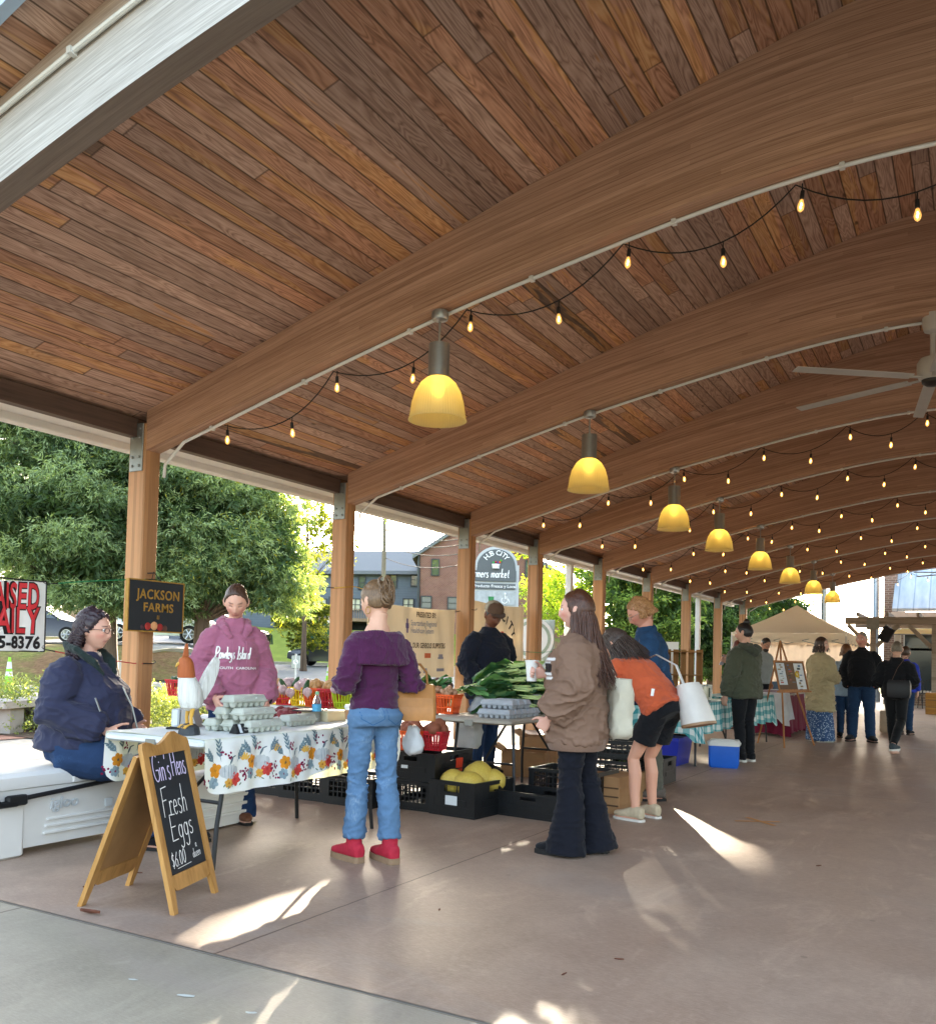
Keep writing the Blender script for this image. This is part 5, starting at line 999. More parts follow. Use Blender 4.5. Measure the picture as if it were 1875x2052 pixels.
m_turn = vegmat('turnip_skin', 'd8cdbd', 'b27f97', 1.4); m_onion = vegmat('brown_onion_skin', 'a5713c', 'c29a63'); m_pot = vegmat('red_potato_skin', '8f4147', '7a3038', 3, .7); m_swt = vegmat('sweet_potato_skin', '94573d', '7f4832', 3, .75); m_beet = vegmat('dark_beet_skin', '4a3434', '6d4c44'); m_mush = vegmat('tan_root_skin', 'c09a78', '8e6347'); m_zuc = vegmat('dark_courgette_skin', '1d3a20', '2f5a2c', 3, .4); m_melon = vegmat('canary_melon_rind', 'd3bd5a', 'c9ad4a', 1.2, .5); m_pepr = vegmat('red_pepper_skin', 'a8242a', 'c2352f', 3, .3); m_pepg = vegmat('green_pepper_skin', '5a8a2c', '86a83a', 3, .3)
_vm = {}
def veg(kind, m, p, s, rnd, lab, cat, grp, sq=(1, 1, 1)):
    if kind not in _vm:
        mb = MB()
        if kind == 'courgette': mb.loft([[(COS(2*PI*j/12)*r_, SIN(2*PI*j/12)*r_, z) for j in range(12)] for r_, z in ((.2, -2.6), (.75, -2.4), (1, -1.5), (1, 1), (.8, 2.2), (.35, 2.5), (.25, 2.9))])
        elif kind == 'turnip': mb.lathe([(.05, -1.5), (.12, -1.2), (.6, -.8), (.98, -.2), (1, .2), (.7, .7), (.25, .86), (.12, 1.0)], n=14)
        else:
            rr_ = random.Random(len(_vm)); mb.ball((0, 0, 0), 1, 14, 10); mb.xf(lambda q: q*(1+.14*noise.noise(q*1.3+V((len(_vm)*3, 0, 0)))))
        me = mb.mesh(kind); me.materials.append(m); me.shade_smooth(); _vm[kind] = me
    o = bpy.data.objects.new(kind, _vm[kind]); COL.objects.link(o); o.location = p; o.scale = (s*sq[0], s*sq[1], s*sq[2]); o.rotation_euler = (rnd.uniform(-.5, .5), rnd.uniform(-.5, .5), rnd.uniform(0, 6)); return tag(o, lab, cat, grp)
rnd = random.Random(4)
def fill(kind, m, c, n, s, lab, cat, grp, r_=.05, top=.15, sq=(1, 1, 1)):
    for i in range(n):
        a = i*2.4; k = r_*math.sqrt((i+.5)/n); zz = top+.045*(1-(k/r_)**2)+rnd.uniform(-.008, .01)
        veg(kind, m, V(c)+V((COS(a)*k, SIN(a)*k, zz)), s*rnd.uniform(.85, 1.15), rnd, lab, cat, grp, sq)
BZ = .742
for colr, px, py, kind, m, n, s, lab in (('red', 575, 1412, 'turnip', m_turn, 9, .034, 'red basket of pale turnips between the pink hoodie seller and the yellow basket'), ('yellow', 606, 1414, 'turnip', m_turn, 9, .034, 'yellow basket of pale turnips beside the red turnip basket'),
        ('orange', 634, 1416, 'onion', m_onion, 10, .03, 'orange basket of onions behind the water bottle'), ('red', 664, 1418, 'onion', m_onion, 12, .03, 'red basket of brown onions beside the lime basket'), ('lime', 692, 1420, 'pepper', m_pepg, 9, .032, 'lime basket of green peppers at the elbow of the purple sweater shopper'), ('yellow', 556, 1411, 'onion', m_onion, 5, .03, 'yellow basket half hidden behind the pink sleeve'),
        ('red', 357, 1394, 'courgette', m_zuc, 6, .022, 'red basket of dark courgettes behind the carved rooster'), ('red', 418, 1398, 'courgette', m_zuc, 5, .022, 'red basket of courgettes between rooster tail and pink hoodie')):
    p_ = gp(px, py, BZ); basket(colr, p_, R(15), lab, 1.15)
    if kind == 'courgette':
        for i in range(n): veg('courgette', m, p_+V((rnd.uniform(-.05, .05), rnd.uniform(-.05, .05), .15)), s*1.1, rnd, 'dark green courgette standing in a red basket', 'courgette', 'courgettes in the red baskets')
    else: fill(kind, m, p_, n+3, s*1.12, f'{kind} heaped in the slatted baskets behind the egg stall', kind, f'{kind}s in the baskets', .068, .175)
for i in range(16): p_ = gp(rnd.uniform(560, 742), rnd.uniform(1374, 1388), .93); veg('turnip', m_turn, p_, .036, rnd, 'turnip heaped in the slatted baskets behind the egg stall', 'turnip', 'turnips in the baskets') if i < 9 else veg('courgette', m_zuc, p_+V((-.1, .12, .03)), .02, rnd, 'dark green courgette lying behind the turnips', 'courgette', 'courgettes behind the turnips')
for i in range(5): p_ = gp(rnd.uniform(715, 742), rnd.uniform(1362, 1372), .95); veg('pepper_red', m_pepr, p_, .03, rnd, 'red pepper behind the lime basket beside the second post', 'pepper', 'red peppers')
tr = thing('produce_tray', 'yellow tray under the red potatoes on the low table', 'tray', tuple(gp(572, 1432, .664)), R(10)); MB().bbox((0, 0, .008), (.34, .2, .014), .02).build('tray', m_bask['yellow'], tr)
for i in range(26): p_ = gp(rnd.uniform(549, 628), rnd.uniform(1418, 1432), .70); veg('potato', m_pot, p_, rnd.uniform(.032, .042), rnd, 'red potato in the pile behind the top egg carton', 'potato', 'red potatoes on the low table', (1.3, 1, .9))
for i in range(10): p_ = gp(rnd.uniform(628, 680), rnd.uniform(1418, 1430), .71); veg('sweet_potato', m_swt, p_, rnd.uniform(.045, .06), rnd, 'sweet potato in the pile between bottle and coffee cup', 'sweet potato', 'sweet potatoes on the low table', (1.6, 1, 1))
# ------------------------------------------------------------------ the greens table
folding_table('grey folding table piled with collard greens and egg cartons', (-3.58, 7.3, 0), 0, 1.86, .76, .74, m_tabg)
m_green1 = attr_mat('collard_leaf', .5, .35, 120, .25, trans=.15)
def greens_mesh(seed, stem=.26, nleaf=9, big=1.0):
    """a bunch: stems gathered at local x = +stem, broad wavy leaves fanning to -x"""
    r_ = random.Random(seed); vs, fs, cs = [], [], []
    for i in range(nleaf):
        a = r_.uniform(-.35, .35); tz = r_.uniform(-.02, .07); ln = r_.uniform(.24, .34)*big; b0_ = V((stem, r_.uniform(-.02, .02), r_.uniform(.0, .035))); d = V((-COS(a), SIN(a), r_.uniform(-.05, .16))).normalized(); sd = V((-d.y, d.x, 0)).normalized(); upv = d.cross(sd)*-1
        sl = r_.uniform(.18, .26); pts = [b0_+d*sl*q/4 for q in range(5)]; o = len(vs); mb = MB().tube(pts, [.0065, .006, .005, .0045, .004], 5); vs += mb.v; fs += [tuple(k+o for k in f) for f in mb.f]; c0 = np.array(hx('b9cc88')[:3])*r_.uniform(.8, 1.15); cs += [c0]*len(mb.v)
        o = len(vs); base = pts[3]; dk = np.array(hx(r_.choice(('47744a', '578a52', '68995a', '3f6a46')))[:3]); roll_ = r_.uniform(-.7, .7); s2 = (sd*COS(roll_)+upv*SIN(roll_)); u2 = s2.cross(d)
        for q in range(8):
            t = q/7; w_ = .085*big*SIN(PI*min(t*.93+.07, 1))**.7*(1-.15*t); dn = -.09*t*t*big
            for k in range(-2, 3): wob = .016*SIN(k*2.1+q*1.9+i)*abs(k)/2; p = base+d*ln*t+s2*w_*k/2+u2*(wob+.02*abs(k)/2)+V((0, 0, dn)); vs.append(tuple(p)); cs.append(np.array(hx('93b070')[:3]) if k == 0 and q < 6 else dk*r_.uniform(.85, 1.15))
        for q in range(7):
            for k in range(4): a_ = o+q*5+k; fs.append((a_, a_+1, a_+6, a_+5))
    me = bpy.data.meshes.new('collard_bunch'); me.from_pydata(vs, [], fs); setcol(me, np.array(cs)); me.materials.append(m_green1); me.shade_smooth(); return me
gm = [greens_mesh(s) for s in range(5)]
def bunch(p, rz, tilt, k, lab='bunch of collard greens in the big pile on the grey table', grp='collard greens piled on the grey table', s=1.0):
    o = bpy.data.objects.new('collard_bunch', gm[k % 5]); COL.objects.link(o); o.location = p; o.rotation_euler = (rnd.uniform(-.25, .25), tilt, rz); o.scale = (s, s, s); return tag(o, lab, 'greens', grp)
k = 0
for lay, (n, zc, xs_, ys_) in enumerate(((10, .80, (-3.62, -3.40), (6.95, 8.1)), (10, .875, (-3.66, -3.44), (6.98, 8.05)), (9, .95, (-3.7, -3.48), (7.05, 7.98)), (8, 1.025, (-3.72, -3.52), (7.12, 7.9)), (6, 1.09, (-3.76, -3.58), (7.2, 7.8)), (4, 1.14, (-3.8, -3.64), (7.3, 7.7)))):
    for i in range(n): bunch((rnd.uniform(*xs_)-.02*lay, ys_[0]+(ys_[1]-ys_[0])*(i+.5)/n, zc-.02+rnd.uniform(-.015, .015)), rnd.uniform(-.35, .25)-.1, -.04-.03*lay, k); k += 1
for i in range(5): bunch((-3.87, 7.0+i*.22, .93+.03*(i % 2)), PI+rnd.uniform(-.5, .5), .15, k); k += 1
for i in range(4): p_ = gp(846+i*3, 1425, .74); bunch((p_.x-.05, p_.y+.1, .90-.05*i), R(150+i*25), .9, i, 'dark collard bunch hanging over the table edge behind the tan handbag', 'collards beside the handbag', 1.05)
g = G('thin_white_plastic'); v = g.coord('Object'); g.p(Base_Color=hx('dfe3e6'), Roughness=.35, Transmission_Weight=.25); g.bump(g.noise(v, 25, 4, .6, 1), .6, .01); tr_ = g.n('BsdfTranslucent', {0: hx('e8ecee')}); mx = g.n('MixShader', {0: .35, 1: g.b.outputs[0], 2: tr_.outputs[0]}); g.t.links.new(mx.outputs[0], g.o.inputs[0]); m_bag = g.m
def softbag(name, label, cat, p, size, seed, m, grp=None, lean=(0, 0), kind='sack'):
    mb = MB(); rg = []; PW = {'sack': ((0, .1, .3, .6, .8, .92, 1), (.62, .92, 1, .95, .7, .42, .5)), 'tote': ((0, .04, .12, .5, .9, 1), (.80, .96, 1, 1.0, .96, .93)), 'hang': ((0, .12, .35, .6, .85, 1), (.45, .85, 1, .75, .42, .22))}[kind]
    for i in range(13):
        t = i/12; w_ = float(np.interp(t, *PW)); c = V((lean[0]*t, lean[1]*t, size[2]*t)); q_ = .55 if kind == 'tote' else .85; sp_ = lambda a: math.copysign(abs(a)**q_, a); rg.append([c+V((sp_(COS(2*PI*j/22))*size[0]*w_*(1+.16*noise.noise(V((COS(j*.57)*2+seed, SIN(j*.57)*2, t*3)))), sp_(SIN(2*PI*j/22))*size[1]*w_*(1+.16*noise.noise(V((COS(j*.57)*2, seed, t*3)))), .02*noise.noise(V((j, t*4, seed))))) for j in range(22)])
    me = mb.loft(rg).mesh(name); wrinkle(me, .011, 11, seed=seed); o = link(name, me, m, None, 60); o.location = p; return tag(o, label, cat, grp)
p_ = gp(905, 1424, TZ); sb = softbag('carrier_bag', 'crumpled white carrier bag with black print leaning on the collard greens', 'plastic bag', (-3.84, 6.95, TZ+.005), (.075, .11, .2), 3, m_bag, None, (.10, .10))
pr = MB()
for x, y in ((0, 0), (.03, .01), (.0, .035), (.045, .035)): pr.box((-3.74+x*.3, 6.985+x, .92+y), (.004, .018, .012))
pr.build('print', m_blackp, sb, 0).matrix_parent_inverse = sb.matrix_world.inverted() if False else Matrix.Translation(-V(sb.location))
for i in range(5): carton(f'grey egg carton end-on, number {i+1} of five' if False else ['grey egg carton at the bag end of the bottom row on the grey table', 'grey egg carton second from the bag in the bottom row on the grey table', 'grey egg carton at the middle of the bottom row on the grey table', 'grey egg carton second from the tumbler in the bottom row', 'grey egg carton showing its long side beside the green tumbler'][i], (-3.40, 6.50+i*.118, TZ+.002), R(90)+(.0 if i < 4 else .0), True, 'egg cartons on the grey table')
for i in range(3): carton(['grey egg carton at the bag end of the upper row', 'grey egg carton in the middle of the upper row', 'grey egg carton at the tumbler end of the upper row'][i], (-3.41, 6.57+i*.125, TZ+.076), R(90), True, 'egg cartons on the grey table')
tu = thing('tumbler', 'dark green insulated steel tumbler beside the grey egg cartons', 'tumbler', (-3.33, 7.13, TZ+.002)); MB().lathe([(.031, 0), (.033, .004), (.042, .165)], n=28).build('body', M('green_powder_coat', '3b4a3a', .55, .06), tu); MB().lathe([(.0425, .165), (.0435, .168), (.0435, .178), (.04, .182), (.01, .183)], n=28).build('lid', m_galv, tu); MB().lathe([(.0305, -.0005), (.0335, .0), (.0335, .012)], n=28).build('base_ring', m_galv, tu)
for px, py, lab in ((897, 1430, 'orange basket of tan roots at the corner of the grey table'), (872, 1426, 'orange basket half hidden behind the first on the grey table')):
    p_ = gp(px, py, TZ+.002); basket('orange', p_, .1, lab, 1.1); fill('root', m_mush, p_, 11, .026, 'tan root in the orange baskets on the grey table', 'root', 'roots in the orange baskets', .062, .165)
fill('beet', m_beet, gp(880, 1402, .80), 9, .04, 'dark beet piled behind the orange baskets', 'beet', 'beets on the grey table', .1, .14)
# ------------------------------------------------------------------ crates and boxes
_cr = {}
def crate(lab, p, rz, L, W, H, style=0):
    key = (round(L, 2), round(W, 2), round(H, 2), style)
    if key in _cr: return dup(_cr[key], p, rz, lab)
    t = _cr[key] = thing('plastic_crate', lab, 'crate', p, rz, 'black plastic crates'); th = .012; b = MB()
    b.box((0, 0, .01), (L, W, .02))
    for s in (-1, 1):
        for ax2, ln, of in ((0, L, W), (1, W, L)):
            def wall(u0, u1, z0, z1, o=0, t_=th):
                c = ((u0+u1)/2, s*(of/2-th/2+o), (z0+z1)/2) if ax2 == 0 else (s*(of/2-th/2+o), (u0+u1)/2, (z0+z1)/2); d = (u1-u0, t_, z1-z0) if ax2 == 0 else (t_, u1-u0, z1-z0); b.box(c, d)
            h = ln/2-(0 if ax2 == 0 else th); wall(-h, h, .0205, H*.30); wall(-h, -h+.05, H*.30, H-.03); wall(h-.05, h, H*.30, H-.03)
            if style == 0:                                   # handle slot between panels
                wall(-h+.05, -.07, H*.55, H-.03); wall(.07, h-.05, H*.55, H-.03); wall(-.07, .07, H*.55, H*.70); wall(-h+.05, h-.05, H*.30, H*.55, -.002)
                wall(-h*.62, h*.62, H*.34, H*.50, .006, .006)
                for q in range(4): u = -h+.07+q*.03; wall(u, u+.008, H*.55, H-.03, .004, .006); wall(-u-.008, -u, H*.55, H-.03, .004, .006)
            else:                                            # open grid
                for q in range(1, 9): u = -h+.05+(2*h-.1)*q/9; wall(u-.006, u+.006, H*.30, H-.03, -.002, .008)
                for q in (.45, .62, .8): wall(-h+.05, h-.05, H*q, H*q+.01, -.0035, .008)
            wall(-h, h, H-.03, H, .004 if ax2 == 0 else .0, .02)
    b.build('body', m_crate, t, 0); return t
K2 = crate('black slotted crate at the bottom of the stack behind the purple shopper', (-3.95, 6.36, 0), 0, .46, .62, .235, 1)
K1 = crate('black crate with orange tag carrying the sweet potato baskets', (-3.93, 6.36, .237), .02, .46, .62, .225, 0)
tg = MB().add([(.232, .02, .06), (.232, .13, .055), (.236, .135, .165), (.236, .02, .17)], [(0, 1, 2, 3)]).build('paper_tag', emis('x', 'ff0000', 0) if False else M('orange_tag', 'e2401c', .7), K1, 0)
lbm = MB().box((-.05, -.313, .11), (.06, .004, .025)).build('label', m_tabw, K1, 0)
crate('black crate full of yellow melons at the end of the grey table', (-3.48, 6.27, 0), -.1, .43, .54, .275, 0)
for dx_, dy_, dz, s in ((-.1, -.12, .27, .105), (.02, .06, .30, .125), (.05, -.14, .265, .105), (.13, .12, .265, .10)): veg('melon', m_melon, V((-3.48+dx_, 6.27+dy_, dz-.02)), s, rnd, 'pale yellow melon in the black crate before the grey table', 'melon', 'yellow melons in the crate', (1.2, 1, .95))
mt = MB().box((0, -.2745, .13), (.11, .003, .07)).build('label', m_tabw, None, 0); mt.parent = [o for o in COL.objects if o.get('label', '').startswith('black crate full')][0]
crate('low black crate with two panels beside the flared black trousers', (-2.98, 6.48, 0), -.08, .6, .40, .20, 0)
crate('deep empty black crate behind the low crate and the beige sweater shopper', (-2.92, 7.0, 0), -.06, .62, .42, .33, 1)
for i in range(2): crate(['black slatted tray on top of the stacked trays behind the beige sweater shopper', 'black slatted tray at the bottom of the stacked trays'][i], (-2.85, 7.75, .37-.18*i), .1, .55, .4, .16, 1)
for i in range(3): crate(['black crate under the low potato table behind the bent table leg', 'black crate under the low potato table, middle of the row', 'black crate under the low potato table beside the egg stall seller'][i], (-4.42-.5*i, 6.1+.02*i, 0), .02, .48, .4, .24, 1)
for i in range(2): K = crate(['black crate of curly kale at the walkway side beyond the orange jacket', 'black crate of curly kale nearer the orange jacket'][i], (-2.92, 9.0-.48*i, 0), 0, .42, .44, .26, 0)
for i in range(14): bunch((-2.92+rnd.uniform(-.15, .1), 8.4+rnd.uniform(-.05, .75), .25), rnd.uniform(0, 6), -.5, i, 'bright green kale bunch in the far black crates', 'kale in the crates', .55)
for p_, d_, lab in (((-2.52, 7.12), (.36, .42, .30), 'brown slatted produce carton behind the orange jacket shopper'), ((-2.62, 7.62), (.36, .40, .26), 'brown produce carton farther behind the first beside black trays')):
    t = thing('produce_carton', lab, 'carton', (p_[0]-.12, p_[1], 0), -.1, 'brown produce cartons'); MB().bbox((0, 0, d_[2]/2), d_, .006).build('body', m_card, t)
    for z in (.07, .14, .21): MB().box((0, -d_[1]/2-.001, z), (d_[0]*.96, .006, .012)).build('slot', M('slot_shadow', '4f3a28', .9), t, 0); MB().box((d_[0]/2+.001, 0, z), (.006, d_[1]*.96, .012)).build('slot', m_card, t, 0)
for px, py, d_, rz, lab in ((1052, 1560, (.46, .34, .26), .3, 'open brown cardboard box under the grey table'), (1085, 1545, (.42, .36, .36), .2, 'taller brown cardboard box with printed side under the grey table')):
    p_ = gp(px, py); t = thing('cardboard_box', lab, 'box', (p_.x-.1, p_.y+.2, 0), rz, 'brown cardboard boxes'); x, y, z = d_; bd = MB()
    bd.box((0, 0, .006), (x, y, .012))
    for s in (-1, 1): bd.box((s*(x/2-.004), 0, z/2+.006), (.008, y, z-.012)); bd.box((0, s*(y/2-.004), z/2+.006), (x-.017, .008, z-.012))
    bd.build('body', m_card, t, 0)
    for s in (-1, 1): MB().loft([[(s*(x/2), -y/2, z), (s*(x/2+.09), -y/2, z+.06), (s*(x/2+.092), -y/2, z+.065), (s*(x/2), -y/2, z+.006)], [(s*(x/2), y/2, z), (s*(x/2+.09), y/2, z+.06), (s*(x/2+.092), y/2, z+.065), (s*(x/2), y/2, z+.006)]]).build('flap', m_card, t, 0)
for px, py, colr, lab in ((838, 1503, 'orange', 'orange basket of sweet potatoes on the black crate stack'), (866, 1500, 'red', 'red basket of sweet potatoes on the black crate stack')):
    p_ = V((-4.02 if colr == 'orange' else -3.87, 6.22 if colr == 'orange' else 6.34, .463)); basket(colr, p_, .15, lab, 1.05); fill('sweet_potato', m_swt, p_, 5, .05, 'sweet potato in the baskets on the crate stack', 'sweet potato', 'sweet potatoes on the crate stack', .05, .16, (1.5, 1, 1))
# ================================================================== banners, signs, the far stalls
def banner_mat(name, c, trans):
    g = G(name); v = g.coord('Object', (1, 1, .35)); n = g.noise(v, 5, 4, .6); g.p(Base_Color=g.ramp(n, [(.3, sc3(hx(c), .93)), (.7, sc3(hx(c), 1.06))]), Roughness=.6, Specular_IOR_Level=.3); g.bump(n, .35, .02)
    tr = g.n('BsdfTranslucent', {0: hx(c)}); mx = g.n('MixShader', {0: trans, 1: g.b.outputs[0], 2: tr.outputs[0]}); g.t.links.new(mx.outputs[0], g.o.inputs[0]); return g.m
m_banw = banner_mat('white_vinyl', 'e4e6e6', .3); m_bant = banner_mat('tan_vinyl', 'e8dcc6', .32)
m_redl = M('red_lettering', 'd2343c', .6, .06); m_blk = M('black_lettering', '17171a', .6, .05); m_gryl = M('grey_blue_lettering', '8f93a8', .6, .05); m_brnl = M('brown_lettering', '5a4636', .6, .05); m_orl = M('orange_lettering', 'd9734a', .6, .05); m_bung = {k: M(k+'_bungee', c, .6, .1, 60, .2, 200) for k, c in (('green', '2c8c5a'), ('red', 'b3323a'), ('yellow', 'c9a02a'))}
def banner(name, label, X, y0, y1, z0, z1, m, bow=.02, sag=.012, n=30):
    def P(u, v, o=0): y = y0+(y1-y0)*u; return V((X+bow*SIN(PI*u)+.012*SIN(u*34+v*3)*(1-abs(2*v-1)*.4)+o, y, z0+(z1-z0)*v-sag*SIN(PI*u)*v*4*.5))
    g_ = [[P(i/n, j/14) for j in range(15)] for i in range(n+1)]; mb = MB(); mb.sheet(g_); o2 = [[p+V((-.003, 0, 0)) for p in r] for r in g_]; k = len(mb.v); mb.sheet([r[::-1] for r in o2])
    return tag(mb.build(name, m, None, 60), label, 'banner'), P
def lay(o, P, y0, y1, z0, z1, body, u, v, h, m, nm='lettering', bold=0, sx=1, col=None, align='CENTER', strokes=None):
    """lettering on a hung banner, following its folds (u, v: 0..1 position; h: letter height in m)"""
    tm = textmesh(body, h*1.38, 0, bold, align, 0, sx, 1.0+bold*9) if strokes is None else strokes
    tm.xf(lambda p: P(u+p.x/(y1-y0), v+p.y/(z1-z0), .006)); return tm.build(nm, m, o, 0)
# RAISED ... DAILY, hung from the first post
b1, P1 = banner('banner', 'white banner with red bubble letters RAISED and DAILY above a phone number', -6.70, 3.30, 4.75, 1.19, 1.765, m_banw)
A1 = (b1, P1, 3.30, 4.75, 1.19, 1.765)
for body, v, sx in (("RAISED", .765, .60), ("DAILY", .42, .72)):
    lay(*A1, body, .955, v, .215, m_blk, 'letter_outline', .0175, sx*.84, align='RIGHT').location.x = -.002
    lay(*A1, body, .95, v, .213, m_redl, 'lettering', .0065, sx*.84, align='RIGHT').location.x = .003
lay(*A1, "15-8376", .965, .115, .098, m_blk, 'phone_number', .006, .92, align='RIGHT')
ed = MB()
for a, b in ((P1(0, 0), P1(1, 0)), (P1(1, 0), P1(1, 1)), (P1(1, 1), P1(0, 1))): ed.tube([a, a.lerp(b, .5), b], .006, 5)
ed.build('hem', m_blk, b1)
def cord(label, pts, m, r_=.005):
    t = thing('bungee_cord', label, 'bungee cord', (0, 0, 0), 0, 'bungee cords on the posts'); MB().tube(pts, r_, 6).build('cord', m, t)
    for a, b in ((V(pts[0]), V(pts[1])), (V(pts[-1]), V(pts[-2]))): d = (b-a).normalized(); MB().tube([a+d*.10, a, a-d*.03+V((0, 0, .015)), a-d*.01+V((0, 0, .03))], [.006, .005, .004, .003], 6).build('hook', m_blackp, t)
cord('green bungee cord from the white banner to the first post', [P1(1, .97), (-6.68, 5.1, 1.80), (-6.60, 5.585, 1.86), (-6.55, 5.75, 1.87)], m_bung['green'])
cord('red bungee cord from the foot of the white banner to the first post', [P1(1, .03), (-6.7, 5.15, 1.15), (-6.6, 5.58, 1.10), (-6.56, 5.76, 1.10)], m_bung['red'])
b2, P2 = banner('banner', 'tan banner headed PRESENTED BY with supporter logos hung between posts', -6.78, 9.35, 11.58, .93, 1.93, m_bant, .05, .02); A2 = (b2, P2, 9.35, 11.58, .93, 1.93)
lay(*A2, "PRESENTED BY:", .60, .905, .078, m_brnl, 'heading', .003, .70); lay(*A2, "Spartanburg Regional", .43, .78, .080, m_gryl, 'sponsor_name', .001, .70, align='LEFT'); lay(*A2, "Healthcare System", .43, .675, .080, m_gryl, 'sponsor_name', .001, .70, align='LEFT'); lay(*A2, "OUR GENEROUS SUPPORTERS", .66, .46, .076, m_brnl, 'heading', .003, .62)
lay(*A2, "CSI Plastics" if False else "LS Pilates" if False else "Co Master" if False else "LSI Pilates" if False else "C 5 Pilato" if False else "", .6, .3, .03, m_orl) if False else None
for u, v, w_, h_, m_ in ((.63, .32, .09, .035, m_orl), (.80, .32, .07, .02, m_gryl), (.80, .285, .09, .015, m_gryl), (.60, .10, .045, .035, m_gryl), (.80, .11, .11, .022, m_gryl), (.45, .11, .10, .028, m_brnl), (.45, .32, .09, .03, m_gryl)):
    MB().sheet([[P2(u+(a-.5)*w_, v+(b_-.5)*h_*2, .005) for b_ in (0, .5, 1)] for a in (0, .25, .5, .75, 1)]).build('sponsor_logo', m_, b2, 0)
crs = MB()
for w_, h_ in ((.045, .2), (.09, .07)): crs.sheet([[P2(.385+(a-.5)*w_*.45, .735+(b_-.5)*h_, .005+.001*(w_ > .05)) for b_ in (0, .5, 1)] for a in (0, .5, 1)])
crs.build('cross_logo', M('violet_logo', '6d5f96', .6), b2, 0)
b3, P3 = banner('banner', 'tan banner with arched HUB CITY and handwritten farmers market behind the man in the cap', -6.78, 12.0, 13.92, 1.0, 2.12, m_bant, .05, .02); A3 = (b3, P3, 12.0, 13.92, 1.0, 2.12)
for i, ch_ in enumerate("HUB CITY"):
    if ch_ == ' ': continue
    a = R(150-i*120/7); tm = textmesh(ch_, .2, 0, .008); tm.xf(lambda p: V((.0+.52*COS(a)+p.x*SIN(a)+p.y*COS(a), .52*SIN(a)-p.x*COS(a)+p.y*SIN(a), 0))); lay(*A3, '', .5, .36, 0, m_blk, 'letter', strokes=tm)
hm, wd = hand("farmers market", .26, (0, 0, 0), (1, 0, 0), (0, 1, 0), .010, .62, .1); lay(*A3, '', .04, .13, 0, m_blk, 'script_name', strokes=hm)
for x, y, r_, c in ((-.06, .06, .07, 'b63a2e'), (.04, .09, .075, 'c9442c'), (.12, .05, .06, 'd9702c'), (-.12, .09, .05, '4a8a3c')):
    MB().sheet([[P3(.5+(x+r_*a*COS(q*PI/6))/1.92, .47+(y+r_*a*SIN(q*PI/6))/1.12, .005) for q in range(13)] for a in (.05, 1)]).build('produce_emblem', M('print_'+c, c, .6), b3, 0)
MB().sheet([[P3(.5+(-.16+.32*u_*(1-.15*(1-v_))+.024*(1-v_))/1.92, .30+v_*.15, .004) for v_ in (0, .5, 1)] for u_ in (0, .25, .5, .75, 1)]).build('basket_emblem', m_brnl, b3, 0)
cord('dark bungee cord holding the supporters banner to the third post', [P2(1, .97), (-6.7, 11.66, 1.93), (-6.58, 11.73, 1.94), (-6.56, 11.8, 1.94)], m_bung['yellow']); cord('yellow cord tied round the second post', [(-6.82, 8.59, 2.03), (-6.7, 8.59, 2.02), (-6.565, 8.6, 2.03), (-6.56, 8.8, 2.05), (-6.4, 9.2, 1.96)], m_bung['yellow']); cord('green cord round the fourth post at waist height', [(-6.82, 14.04, 1.35), (-6.57, 14.03, 1.34), (-6.5, 14.4, 1.36), (-6.0, 15.2, 1.5)], m_bung['green'])
# JACKSON FARMS
m_navy = M('dark_navy_board', '1c242c', .5, .12, 9, .06); m_gold = M('gold_paint', 'a8823c', .45, .15, 20, .05, metal=.4)
js = thing('farm_sign', 'dark navy wooden sign with gold letters JACKSON FARMS hung on the first post', 'sign', (0, 0, 0)); X0, Y0, Y1, Z0, Z1 = -6.42, 5.335, 5.945, 1.395, 1.835
brd = MB().bbox((X0, (Y0+Y1)/2, (Z0+Z1)/2), (.032, Y1-Y0, Z1-Z0), .003).build('board', m_navy, js, 0); fr_ = MB()
for y in (Y0-.006, Y1+.006): fr_.box((X0, y, (Z0+Z1)/2), (.038, .012, Z1-Z0+.02))
for z in (Z0-.006, Z1+.006): fr_.box((X0, (Y0+Y1)/2, z), (.037, Y1-Y0-.001, .011))
fr_.build('gold_edge', m_gold, js, 0)
for body, z, s_, sx in (("JACKSON", 1.715, .115, .88), ("FARMS", 1.60, .105, 1.0), ("II", 1.515, .05, 1.1)):
    place(textmesh(body, s_*1.04, .002, .002 if s_ > .06 else .0, sx=sx, sp=1.08), (X0+.0185, (Y0+Y1)/2+.02, z), (0, 1, 0), (0, 0, 1)).build('lettering', m_gold, brd, 0)
    if s_ > .06:
        pass
for y, z, r_, c in ((-.09, 1.435, .035, 'a8322e'), (-.02, 1.44, .04, 'd9a070'), (.045, 1.43, .035, '9c2a2c'), (-.15, 1.425, .025, '4a3038'), (.10, 1.42, .03, '5a3a34')): MB().ball((X0+.017, (Y0+Y1)/2+y, z), (.006, r_, r_*.95), 12, 8).build('painted_fruit', M('fruit_'+c, c, .5, .15, 30), brd)
MB().tube([(X0-.02, 5.60, 1.84), (X0-.06, 5.66, 1.93), (X0-.02, 5.72, 1.84)], .004, 6).build('hanging_wire', m_blk, js); MB().tube([(-6.56, 5.66, 1.92), (X0-.05, 5.66, 1.92)], .006, 6).build('hook', m_blk, js)
